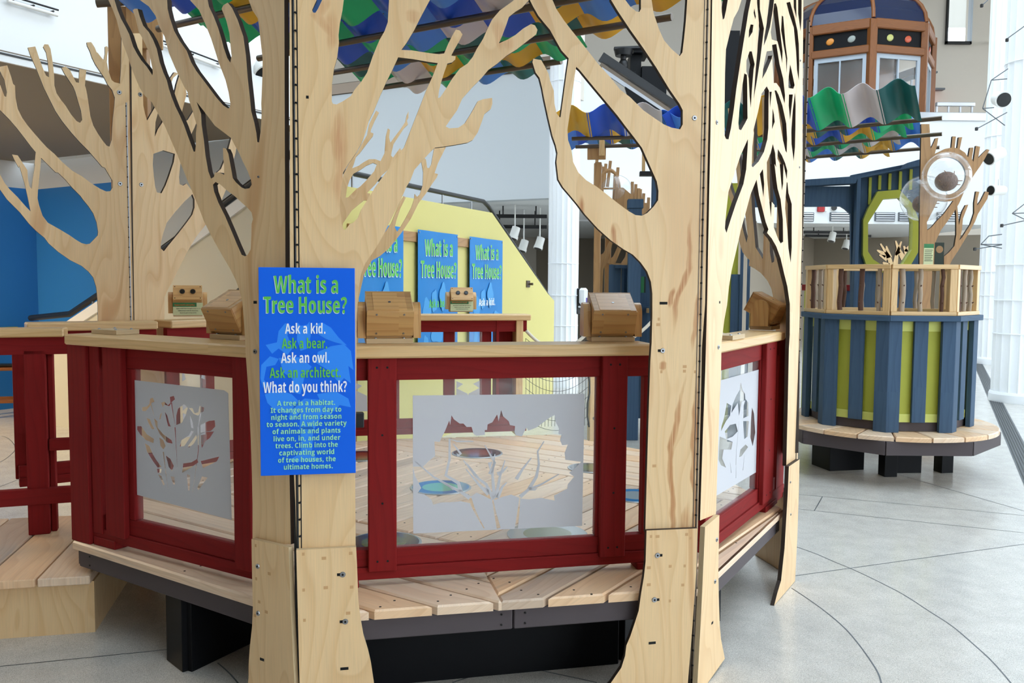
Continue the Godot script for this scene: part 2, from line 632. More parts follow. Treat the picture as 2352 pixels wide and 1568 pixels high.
	mat("banner_blue_light", rgb(70, 154, 214), 0.6)
	mat("print_green", rgb(92, 190, 72), 0.5)
	mat("print_white", rgb(236, 240, 246), 0.5)
	mat("print_mint", rgb(150, 226, 178), 0.5)
	mat("print_pale", rgb(206, 226, 240), 0.5)
	mat("wave_green", rgb(18, 178, 116), 0.42)
	mat("wave_blue", rgb(34, 82, 196), 0.42)
	mat("wave_sky", rgb(70, 132, 222), 0.42)
	mat("wave_gold", rgb(222, 168, 44), 0.42)
	mat("wave_teal", rgb(20, 92, 92), 0.42)
	mat("wave_white", rgb(206, 196, 198), 0.42)
	mat("wave_lime", rgb(140, 150, 40), 0.42)
	mat("disc_dark", rgb(44, 36, 44), 0.12)
	mat("disc_picture", rgb(96, 104, 44), 0.12)
	mat("disc_picture_red", rgb(128, 52, 36), 0.12)
	mat("disc_blue", rgb(60, 120, 170), 0.1)
	mat("disc_mint", rgb(120, 190, 160), 0.1)
	mat("disc_grey", rgb(150, 158, 160), 0.08)
	mat("disc_rim", rgb(170, 178, 182), 0.2, 0.3)
	mat("dispenser_white", rgb(226, 228, 232), 0.4)
	mat("stained_glass", rgb(14, 30, 66), 0.12)
	mat("gem_amber", rgb(208, 132, 44), 0.3)
	mat("gem_grey", rgb(150, 156, 150), 0.3)
	mat("gem_olive", rgb(188, 188, 110), 0.3)
	mat("gem_rust", rgb(196, 84, 52), 0.3)
	mat("window_frame_grey", rgb(176, 186, 196), 0.5)
	mat("lens_black", rgb(12, 12, 14), 0.15)
	mat("white_sticker", rgb(230, 230, 226), 0.6)
	mat("purple_sticker", rgb(84, 70, 150), 0.5)
	mat("cardboard", rgb(150, 116, 80), 0.8)
	mat("frost", rgb(206, 206, 211), 0.75)
	M.frost.transparency = BaseMaterial3D.TRANSPARENCY_ALPHA
	M.frost.albedo_color.a = 0.86
	for k in ["red_stain", "sign_blue", "sign_blue_light", "blue_stain", "black_paint", "fascia_brown"]:
		M[k].metallic_specular = 0.28
	M.red_stain.roughness = 0.68
	M.frost.metallic_specular = 0.3
	var g := mat("clear_pane", Color(0.93, 0.96, 0.96, 0.06), 0.03)
	g.transparency = BaseMaterial3D.TRANSPARENCY_ALPHA
	g.metallic_specular = 0.3
	var wg := mat("window_glass", Color(0.95, 0.97, 0.98, 0.05), 0.02)
	wg.transparency = BaseMaterial3D.TRANSPARENCY_ALPHA
	var ac := mat("acrylic", Color(0.95, 0.97, 0.98, 0.10), 0.02)
	ac.transparency = BaseMaterial3D.TRANSPARENCY_ALPHA
	var ex := mat("exit_glow", rgb(230, 40, 40), 0.5)
	ex.emission_enabled = true
	ex.emission = Color(1, 0.08, 0.08)
	ex.emission_energy_multiplier = 1.2
	var lg := mat("lamp_glow", rgb(255, 240, 214), 0.5)
	lg.emission_enabled = true
	lg.emission = Color(1, 0.9, 0.72)
	lg.emission_energy_multiplier = 5.0

# ---------------------------------------------------------------- floor, walls, windows
func ribbon(parent: Node, called: String, pts: Array, w: float, y: float, m, thick := 0.003):
	var st := begin()
	for i in pts.size() - 1:
		var a: Vector3 = pts[i]
		var b: Vector3 = pts[i + 1]
		var d := (b - a)
		d.y = 0
		var s := d.normalized().cross(Vector3.UP) * w / 2
		var up := Vector3.UP * (y - a.y)
		quad(st, a - s + up, a + s + up, b + s + up, b - s + up, Vector3.UP)
		var dn := Vector3.DOWN * thick
		quad(st, a - s + up, b - s + up, b - s + up + dn, a - s + up + dn, -s.normalized())
		quad(st, a + s + up, b + s + up, b + s + up + dn, a + s + up + dn, s.normalized())
	put(parent, called, st.commit(), m, Transform3D())

func floor_line(parent: Node, a: Array, ox := 0.0, oy := 0.0, s := 1.0):
	var pts := []
	for i in range(0, a.size(), 2):
		pts.append(at_height(ox + a[i] / s, oy + a[i + 1] / s, 0.0))
	if pts.size() > 2:
		var c := Curve3D.new()
		for i in pts.size():
			var t: Vector3 = (pts[mini(i + 1, pts.size() - 1)] - pts[maxi(i - 1, 0)]) / 6.0
			c.add_point(pts[i], -t, t)
		c.bake_interval = 0.05
		pts = Array(c.get_baked_points())
	ribbon(parent, "divider_strip", pts, 0.006, 0.0006, M.zinc_strip, 0.0)

func build_floor():
	var f := put(self, "floor", box_mesh(Vector3(46, 0.2, 46)), M.terrazzo, Transform3D(Basis(), Vector3(2, -0.1, -10)))
	structure(f, "pale speckled terrazzo floor with thin metal divider strips")
	floor_line(f, [250, 770, 400, 870, 550, 980, 700, 1110, 820, 1250, 920, 1390, 980, 1490, 1012, 1600], 1750, 1140, 3.663)
	floor_line(f, [200, 395, 295, 425, 450, 480, 600, 545, 780, 620, 1000, 725, 1200, 830, 1400, 960, 1600, 1090, 1800, 1260, 1950, 1400, 2130, 1610], 1750, 1140, 3.663)
	floor_line(f, [200, 678, 2300, 387], 1750, 1140, 3.663)
	floor_line(f, [200, 94, 2300, 315], 1750, 1140, 3.663)
	floor_line(f, [310, -18, 2300, 168], 1750, 1140, 3.663)
	floor_line(f, [510, 0, 442, 118], 1750, 1140, 3.663)
	floor_line(f, [2065, 1090, 2400, 1187])
	floor_line(f, [1845, 1091, 1940, 1086, 1990, 1080])
	floor_line(f, [0, 1530, 418, 1488, 700, 1459])
	floor_line(f, [500, 1522, 530, 1549, 560, 1585])
	floor_line(f, [1039, 1567, 1077, 1555, 1110, 1544])
	floor_line(f, [1240, 1539, 1371, 1567])
	floor_line(f, [-30, 1000, 0, 1001, 21, 1008, 35, 1028, 24, 1045, 0, 1061, -20, 1066])
	floor_line(f, [-20, 1125, 68, 1091, 110, 1075])
	floor_line(f, [2231, 1010, 2226, 1030, 2205, 1043, 2180, 1046])
	# floor grille along the window columns
	var a := at_height(2262, 868, 0)
	var b := at_height(2360, 1076, 0)
	var g := thing("floor_grille", "long dark metal ventilation grille set in the floor along the columns", "grille", b)
	var d := (b - a).normalized()
	var e := b + d * 3.0
	ribbon(g, "grille_frame", [a - d * 6.0, e], 0.15, 0.002, M.zinc_strip, 0.0)
	var side := d.cross(Vector3.UP).normalized()
	for k in 6:
		var o := side * (-0.055 + 0.022 * k)
		ribbon(g, "grille_bar", [a - d * 6.0 + o, e + o], 0.01, 0.006, M.black_metal, 0.004)

func wall(called: String, x0: float, z0: float, x1: float, z1: float, y0: float, y1: float, thick: float, m, label := "") -> MeshInstance3D:
	var a := Vector3(x0, y0, -z0)
	var b := Vector3(x1, y0, -z1)
	var d := (b - a).normalized()
	var n := d.cross(Vector3.UP)
	var t := Transform3D(Basis(d, Vector3.UP, n), (a + b) / 2 + Vector3.UP * (y1 - y0) / 2 - n * thick / 2)
	var o := put(self, called, box_mesh(Vector3(a.distance_to(b), y1 - y0, thick)), m, t)
	structure(o, label)
	return o

func build_hall():
	build_roof()
	# blue corner under the left gallery
	wall("wall_left", -8.9, 4.5, -5.42, 9.96, 0, 2.46, 0.2, M.blue_paint, "bright blue painted wall at the end of the gallery")
	wall("trim_1", -8.9, 4.5, -5.42, 9.96, 2.46, 2.75, 0.2, M.white_paint)
	wall("wall_back_left", -5.42, 9.96, -3.9, 8.97, 0, 2.46, 0.2, M.blue_paint, "blue painted wall meeting the corner in shade")
	wall("trim_2", -5.42, 9.96, -3.9, 8.97, 2.46, 2.75, 0.2, M.white_paint)
	wall("wall_back_middle", -3.9, 8.97, -1.57, 7.46, 0, 2.75, 0.2, M.grey_wall)
	wall("wall_left_near", -9.2, -6, -8.9, 4.5, 0, 11, 0.2, M.taupe_paint)
	wall("wall_left_far", -12.5, 14, -12.4, 26, 0, 11, 0.2, M.beige_wall)
	# far wall of the upper floor, with a tall window opening
	wall("wall_far", -14, 25.0, 12.1, 25.0, 0, 11, 0.3, M.beige_wall, "beige upper wall behind the gallery")
	wall("wall_far_right", 12.82, 25.0, 15.5, 25.0, 0, 11, 0.3, M.beige_wall)
	wall("wall_far_under_window", 12.1, 25.0, 12.82, 25.0, 0, 8.22, 0.3, M.beige_wall)
	var win := put(self, "window_1", box_mesh(Vector3(0.72, 2.78, 0.02)), M.window_glass, Transform3D(Basis(), Vector3(12.46, 9.61, -25.1)))
	structure(win, "tall narrow bright window high in the beige wall")
	var wf := plane(12.46, 24.98, 0)
	bar(win, "window_frame", wf, Vector3(-0.36, 8.22, -0.1), Vector3(0.36, 8.3, 0.06), M.black_metal)
	bar(win, "window_frame", wf, Vector3(-0.36, 8.22, -0.1), Vector3(-0.31, 11, 0.06), M.black_metal)
	bar(win, "window_frame", wf, Vector3(0.31, 8.22, -0.1), Vector3(0.36, 11, 0.06), M.window_frame_grey)
	# glazed wall on the right and behind the camera
	var corners := [[13.75, 24.9], [9.5, 16.3], [5.2, 7.3], [3.9, 2.5], [3.7, -5.5]]
	var n := 2
	for i in corners.size() - 1:
		curtain(n, corners[i][0], corners[i][1], corners[i + 1][0], corners[i + 1][1])
		n += 1
	wall("wall_front", 3.7, -5.5, -9.2, -6, 0, 11, 0.2, M.taupe_paint)
	fluted_column(2347, 700, 10.95, 0.31, "white fluted column standing on the floor grille in front of another column")
	fluted_column(2288, 700, 16.3, 0.31, "white fluted column partly hidden behind a nearer column")
	fluted_column(1294, 600, 12.2, 0.212, "white fluted column with a hand sanitizer dispenser beside the yellow wall")

func build_roof():
	# white roof with a long glazed skylight over the right half of the hall
	var sx0 := 0.3
	var sx1 := 9.5
	var sz0 := -4.5
	var sz1 := 19.0
	var n := 0
	for r in [[-21.0, sx0, -13.0, 33.0], [sx1, 25.0, -13.0, 33.0], [sx0, sx1, -13.0, sz0], [sx0, sx1, sz1, 33.0]]:
		var o := bar(self, "ceiling" if n == 0 else "ceiling_%d" % n, Transform3D(), Vector3(r[0], 11.0, -r[3]), Vector3(r[1], 11.3, -r[2]), M.white_paint, 0.0)
		structure(o, "white roof slab high above the hall")
		n += 1
	var sky := bar(self, "window_20", Transform3D(), Vector3(sx0, 11.2, -sz1), Vector3(sx1, 11.22, -sz0), M.window_glass, 0.0)
	structure(sky, "long glazed skylight in the roof")
	for i in 7:
		var x := lerpf(sx0, sx1, i / 6.0)
		bar(sky, "glazing_bar", Transform3D(), Vector3(x - 0.05, 11.0, -sz1), Vector3(x + 0.05, 11.3, -sz0), M.column_white, 0.0)
	for i in 9:
		var z := lerpf(sz0, sz1, i / 8.0)
		bar(sky, "glazing_bar", Transform3D(), Vector3(sx0, 11.0, -z - 0.05), Vector3(sx1, 11.25, -z + 0.05), M.column_white, 0.0)

func curtain(n: int, x0: float, z0: float, x1: float, z1: float):
	var a := Vector3(x0, 0, -z0)
	var b := Vector3(x1, 0, -z1)
	var d := (b - a).normalized()
	var len := a.distance_to(b)
	var t := Transform3D(Basis(d, Vector3.UP, d.cross(Vector3.UP)), a)
	var w := put(self, "window_%d" % n, box_mesh(Vector3(len, 11, 0.02)), M.window_glass, t * Transform3D(Basis(), Vector3(len / 2, 5.5, 0)))
	structure(w, "tall glazed curtain wall with white mullions")
	var k := int(ceil(len / 1.6))
	for i in k + 1:
		var x := len * i / k
		bar(w, "mullion", t, Vector3(x - 0.04, 0, -0.07), Vector3(x + 0.04, 11, 0.07), M.column_white, 0.0)
	for y in [0.1, 2.9, 5.6, 8.3, 10.9]:
		bar(w, "transom", t, Vector3(0, y - 0.04, -0.06), Vector3(len, y + 0.04, 0.06), M.column_white, 0.0)

func fluted_column(px: float, py: float, depth: float, r: float, label: String):
	var base := at_depth(px, py, depth)
	base.y = 0
	var c := thing("fluted_column", label, "column", base, "white fluted columns")
	var st := begin()
	var flutes := 18
	var steps := 6
	var ring := []
	for i in flutes * steps:
		var a := TAU * i / (flutes * steps)
		var u := fmod(float(i), steps) / steps
		ring.append(Vector3(cos(a), 0, sin(a)) * (r - r * 0.055 * pow(sin(PI * u), 0.6)))
	for i in ring.size():
		var p: Vector3 = ring[i]
		var q: Vector3 = ring[(i + 1) % ring.size()]
		var nn := (q - p).cross(Vector3.UP).normalized()
		if nn.dot(p) < 0:
			nn = -nn
		quad(st, p, q, q + Vector3.UP * 10.95, p + Vector3.UP * 10.95, nn)
	put(c, "shaft", st.commit(), M.column_white, Transform3D(Basis(), base))
	put(c, "base_ring", lathe_mesh([[r * 1.05, 0.0], [r * 1.06, 0.02], [r * 1.06, 0.1], [r * 1.02, 0.13], [r * 0.9, 0.13]], 40), M.column_white, Transform3D(Basis(), base))
	for y in [0.86, 1.28, 1.72, 4.2]:
		put(c, "joint_band", lathe_mesh([[r * 0.94, y - 0.008], [r * 1.012, y - 0.005], [r * 1.012, y + 0.005], [r * 0.94, y + 0.008]], 40), M.column_white, Transform3D(Basis(), base))

# ---------------------------------------------------------------- galleries
func build_mezzanines():
	# left gallery
	var t := plane(-3.1, 5.27, 60)
	var o := bar(self, "wall_gallery_left", t, Vector3(-11, 2.75, -0.02), Vector3(2.72, 5.6, 0), M.white_paint, 0.0)
	structure(o, "bright white face of the left gallery above a taupe soffit")
	bar(o, "reveal_line", t, Vector3(-11, 2.79, 0), Vector3(2.72, 2.802, 0.004), M.black_metal, 0.0)
	bar(o, "reveal_line", t, Vector3(-11, 2.81, 0), Vector3(2.72, 2.816, 0.003), M.bronze, 0.0)
	o = bar(self, "ceiling_gallery_left", t, Vector3(-11, 2.75, -9), Vector3(2.72, 2.95, -0.02), M.taupe_paint, 0.0)
	structure(o, "taupe soffit under the left gallery")
	var rail_a := on_plane(t, 8, -8)
	var rail_b := on_plane(t, 123, 26)
	gallery_rail(t, rail_a, rail_b, "slim dark picture rail with a white tube on the bright gallery face")
	gallery_rail(t, on_plane(t, 356, 93), on_plane(t, 505, 149), "slim dark picture rail with a white tube seen between plywood branches")
	# flat ceiling lamps under the left gallery, out of the picture
	for s in [[-1.6, -3.2], [-0.3, -3.8]]:
		var lp := t * Vector3(s[0], 2.745, s[1])
		var lm := thing("ceiling_lamp", "flat warm white ceiling lamp under the left gallery " + ("close to the blue corner" if s[0] > -1.0 else "towards the entrance"), "lamp", lp, "ceiling lamps under the left gallery")
		bar(lm, "frame", t, Vector3(s[0] - 0.32, 2.72, s[1] - 0.32), Vector3(s[0] + 0.32, 2.75, s[1] + 0.32), M.aluminium, 0.004)
		bar(lm, "lamp_panel", t, Vector3(s[0] - 0.28, 2.714, s[1] - 0.28), Vector3(s[0] + 0.28, 2.72, s[1] + 0.28), M.lamp_glow, 0.0)
		var al := AreaLight3D.new()
		al.name = "lamp_light"
		al.area_size = Vector2(0.56, 0.56)
		al.light_color = Color(1, 0.88, 0.7)
		al.light_energy = 6.0
		al.area_range = 30.0
		al.shadow_enabled = true
		lm.add_child(al)
		al.transform = Transform3D(Basis(Vector3.RIGHT, -PI / 2), Vector3(0, -0.05, 0))
	# middle gallery
	t = plane(0.5, 13.5, -28.5)
	o = bar(self, "wall_gallery_middle", t, Vector3(-9, 2.75, -0.25), Vector3(0.35, 4.69, 0), M.grey_wall, 0.0)
	structure(o, "plain pale grey gallery front behind the plywood tree")
	bar(o, "guard_cap", t, Vector3(-9, 4.69, -0.3), Vector3(0.35, 4.88, 0.03), M.bronze, 0.01)
	o = bar(self, "ceiling_gallery_middle", t, Vector3(-9, 2.75, -13), Vector3(0.6, 2.95, -0.25), M.white_paint, 0.0)
	structure(o)
	o = bar(self, "wall_gallery_middle_back", t, Vector3(-9, 0, -13.2), Vector3(6.0, 2.75, -13), M.taupe_paint, 0.0)
	structure(o, "back wall of the exhibit room under the middle gallery")
	o = bar(self, "wall_gallery_middle_side", t, Vector3(1.6, 0, -13), Vector3(1.8, 2.75, -3.5), M.taupe_paint, 0.0)
	structure(o)
	# right gallery
	t = plane(1.0, 18.0, 1.0)
	o = bar(self, "wall_gallery_right", t, Vector3(-0.2, 2.72, -0.25), Vector3(9.3, 4.83, 0), M.white_paint, 0.0)
	structure(o, "white gallery front with grey vents across the back of the hall")
	bar(o, "guard_cap", t, Vector3(3.0, 4.83, -0.3), Vector3(9.3, 5.0, 0.03), M.aluminium, 0.01)
	for x in [[1836, 1869], [1905, 1955], [2008, 2055], [2062, 2110], [2150, 2210]]:
		var a := on_plane(t, x[0], 508)
		var b := on_plane(t, x[1], 488)
		bar(o, "vent", t, Vector3(a.x, a.y, 0), Vector3(b.x, b.y, 0.03), M.zinc_strip, 0.005)
		for k in 4:
			var y := lerpf(a.y, b.y, (k + 0.5) / 4)
			bar(o, "vent_slat", t, Vector3(a.x + 0.02, y - 0.008, 0.03), Vector3(b.x - 0.02, y + 0.008, 0.045), M.aluminium, 0.0)
	o = bar(self, "ceiling_gallery_right", t, Vector3(-0.2, 2.72, -6.9), Vector3(9.3, 2.95, -0.25), M.white_paint, 0.0)
	structure(o)
	o = bar(self, "wall_gallery_right_back", t, Vector3(-0.2, 0, -7.0), Vector3(9.3, 2.72, -6.9), M.taupe_paint, 0.0)
	structure(o)
	# red alarm box on the right gallery
	var p := on_plane(t, 1884, 480)
	var al := thing("fire_alarm", "small red fire alarm box on the white gallery front", "alarm", t * Vector3(p.x, p.y, 0))
	bar(al, "housing", t, Vector3(p.x - 0.07, p.y - 0.06, 0), Vector3(p.x + 0.07, p.y + 0.06, 0.06), M.alarm_red, 0.01)
	bar(al, "strobe", t, Vector3(p.x + 0.08, p.y - 0.05, 0), Vector3(p.x + 0.13, p.y + 0.05, 0.05), M.white_sticker, 0.01)
	p = on_plane(t, 1914, 477)
	var sp := thing("ceiling_speaker", "black round loudspeaker on the white gallery front", "speaker", t * Vector3(p.x, p.y, 0))
	rod(sp, "grille", t * Vector3(p.x, p.y, 0), t * Vector3(p.x, p.y, 0.05), 0.06, M.black_metal)
	rod(sp, "rim", t * Vector3(p.x, p.y, 0), t * Vector3(p.x, p.y, 0.03), 0.07, M.white_sticker)

func gallery_rail(t: Transform3D, a: Vector2, b: Vector2, label: String):
	var o := thing("picture_rail", label, "rail", t * Vector3(a.x, a.y, 0), "rails on the left gallery face")
	rod(o, "rail", t * Vector3(a.x, a.y, 0.05), t * Vector3(b.x, b.y, 0.05), 0.006, M.black_metal)
	rod(o, "tube", t * Vector3(a.x, a.y - 0.03, 0.04), t * Vector3(b.x, b.y - 0.03, 0.04), 0.011, M.lamp_white)
	for k in 3:
		var p := a.lerp(b, 0.1 + 0.4 * k)
		rod(o, "bracket", t * Vector3(p.x, p.y - 0.015, 0), t * Vector3(p.x, p.y - 0.015, 0.05), 0.006, M.black_metal)

func build_stairs_and_yellow_wall():
	# yellow stair wall with the black handrail
	var t := plane(-0.684, 8.0, 70)
	var o := thing("stair_wall", "pale yellow stair wall sloping down to the white column", "wall", Vector3(t.origin.x, 0, t.origin.z))
	var pts := PackedVector2Array([Vector2(-1.68, 0), Vector2(3.6, 0), Vector2(3.6, 1.22), Vector2(3.33, 1.31), Vector2(1.35, 2.185), Vector2(-1.68, 2.15)])
	plate(o, "wall_panel", t, [pts], [], 0.14, M.yellow_paint, M.yellow_paint)
	var hr := []
	for v in [Vector2(-1.68, 2.27), Vector2(-0.6, 2.28), Vector2(1.28, 2.30), Vector2(1.42, 2.26), Vector2(3.6, 1.26)]:
		hr.append(t * Vector3(v.x, v.y, -0.07))
	put(o, "handrail", tube_mesh(hr, 0.022), M.black_metal, Transform3D())
	for s in [-1.4, -0.6, 0.25, 0.95, 2.0, 2.9]:
		var top: float = 2.27 if s < 1.35 else lerpf(2.27, 1.31, (s - 1.35) / 2.0)
		rod(o, "post", t * Vector3(s, top - 0.16, -0.07), t * Vector3(s, top, -0.07), 0.009, M.steel)
	# small brass door stop on the yellow wall
	var p := on_plane(t, 1212, 652)
	var ds := thing("wall_hook", "small brass fitting on the yellow stair wall", "hook", t * Vector3(p.x, p.y, 0))
	bar(ds, "plate", t, Vector3(p.x - 0.06, p.y - 0.04, 0), Vector3(p.x + 0.06, p.y + 0.04, 0.012), M.bronze, 0.002)
	rod(ds, "knob", t * Vector3(p.x + 0.02, p.y, 0.01), t * Vector3(p.x + 0.02, p.y, 0.06), 0.015, M.bronze)
	# cream stair enclosure on the left with its sloping handrail
	t = plane(-3.3, 7.75, -33)
	o = thing("stair_enclosure", "cream stair side wall with sloping white band and black handrail", "stairs", t.origin)
	var out := trace(t, [60, 760, 150, 752, 240, 693, 420, 565, 560, 462, 700, 360])
	var foot := out.duplicate()
	foot.append(Vector2(out[out.size() - 1].x, 0))
	foot.append(Vector2(out[0].x, 0))
	plate(o, "side_wall", t, [foot], [], 0.12, M.cream_wall, M.white_paint)
	var band := PackedVector2Array()
	for v in out:
		band.append(v + Vector2(0, 0.04))
	for i in out.size():
		band.append(out[out.size() - 1 - i] - Vector2(0, 0.06))
	plate(o, "stringer_band", shifted(t, 0.02), [band], [], 0.16, M.white_paint, M.white_paint)
	var h2 := []
	for v in out:
		h2.append(t * Vector3(v.x, v.y + 0.13, -0.05))
	put(o, "handrail", tube_mesh(h2, 0.03), M.black_metal, Transform3D())
	for k in 4:
		var v := out[1].lerp(out[5], 0.12 + 0.25 * k)
		rod(o, "baluster", t * Vector3(v.x, v.y, -0.05), t * Vector3(v.x, v.y + 0.15, -0.05), 0.012, M.steel)
	# second, lower handrail
	t = plane(-2.05, 6.55, -33)
	var lo := thing("stair_handrail", "short black handrail on a cream curb rising behind the wooden viewer", "handrail", t.origin)
	var curb := trace(t, [455, 760, 552, 668, 640, 585])
	var cf := curb.duplicate()
	cf.append(Vector2(curb[2].x, 0))
	cf.append(Vector2(curb[0].x, 0))
	plate(lo, "curb", t, [cf], [], 0.1, M.cream_wall, M.white_paint)
	var h3 := []
	for v in curb:
		h3.append(t * Vector3(v.x, v.y + 0.05, -0.05))
	put(lo, "handrail", tube_mesh(h3, 0.02), M.black_metal, Transform3D())

# ---------------------------------------------------------------- deck of the nearest tree house
func ground(x: float, depth: float, y := 0.0) -> Vector3:
	return Vector3(x, y, -depth)

func deck_frame(y: float) -> Transform3D:
	var q := Vector3(cos(deg_to_rad(-33.9)), 0, -sin(deg_to_rad(-33.9)))
	var n := Vector3.UP.cross(q)
	return Transform3D(Basis(q, n, Vector3.UP), Vector3(-1.796, y, -3.507))

func board(parent: Node, called: String, t: Transform3D, poly: PackedVector2Array, thick: float, m, along_x: bool) -> MeshInstance3D:
	# bevelled top: outline inset by 3 mm at the top
	var st := begin()
	if poly_area(poly) < 0:
		poly.reverse()
	var inset := Geometry2D.offset_polygon(scaled(poly, 1000.0), -6.0, Geometry2D.JOIN_MITER)
	if inset.size() != 1:
		return null
	var top: PackedVector2Array = inset[0]
	for i in top.size():
		top[i] /= 1000.0
	if poly_area(top) < 0:
		top.reverse()
	var off := Vector2(rng.randf(), rng.randf() * 2.0)
	var uv := func(p: Vector2) -> Vector2: return (Vector2(p.y, p.x) if along_x else p) + off
	var idx := Geometry2D.triangulate_polygon(top)
	for i in range(0, idx.size(), 3):
		tri(st, v3(top[idx[i]]), v3(top[idx[i + 1]]), v3(top[idx[i + 2]]), Vector3.BACK, uv.call(top[idx[i]]), uv.call(top[idx[i + 1]]), uv.call(top[idx[i + 2]]))
	idx = Geometry2D.triangulate_polygon(poly)
	for i in range(0, idx.size(), 3):
		tri(st, v3(poly[idx[i]], -thick), v3(poly[idx[i + 1]], -thick), v3(poly[idx[i + 2]], -thick), Vector3.FORWARD, uv.call(poly[idx[i]]), uv.call(poly[idx[i + 1]]), uv.call(poly[idx[i + 2]]))
	var c := 0.006
	for i in poly.size():
		var a := poly[i]
		var b := poly[(i + 1) % poly.size()]
		var d := (b - a).normalized()
		var n := Vector3(d.y, -d.x, 0)
		var ua: Vector2 = uv.call(a)
		var ub: Vector2 = uv.call(b)
		quad(st, v3(a, -c), v3(b, -c), v3(b, -thick), v3(a, -thick), n, ua, ub, ub + Vector2(0.03, 0), ua + Vector2(0.03, 0))
		if top.size() == poly.size():
			var ta := nearest(top, a)
			var tb := nearest(top, b)
			quad(st, v3(a, -c), v3(b, -c), v3(tb), v3(ta), (n + Vector3.BACK).normalized(), ua, ub, ub, ua)
	return put(parent, called, st.commit(), m, t)

func nearest(p: PackedVector2Array, a: Vector2) -> Vector2:
	var best := p[0]
	for v in p:
		if v.distance_squared_to(a) < best.distance_squared_to(a):
			best = v
	return best

func local2(t: Transform3D, x: float, depth: float) -> Vector2:
	var v := t.affine_inverse() * Vector3(x, t.origin.y, -depth)
	return Vector2(v.x, v.y)

func k1000(p: PackedVector2Array) -> PackedVector2Array:
	return scaled(p, 1000.0)

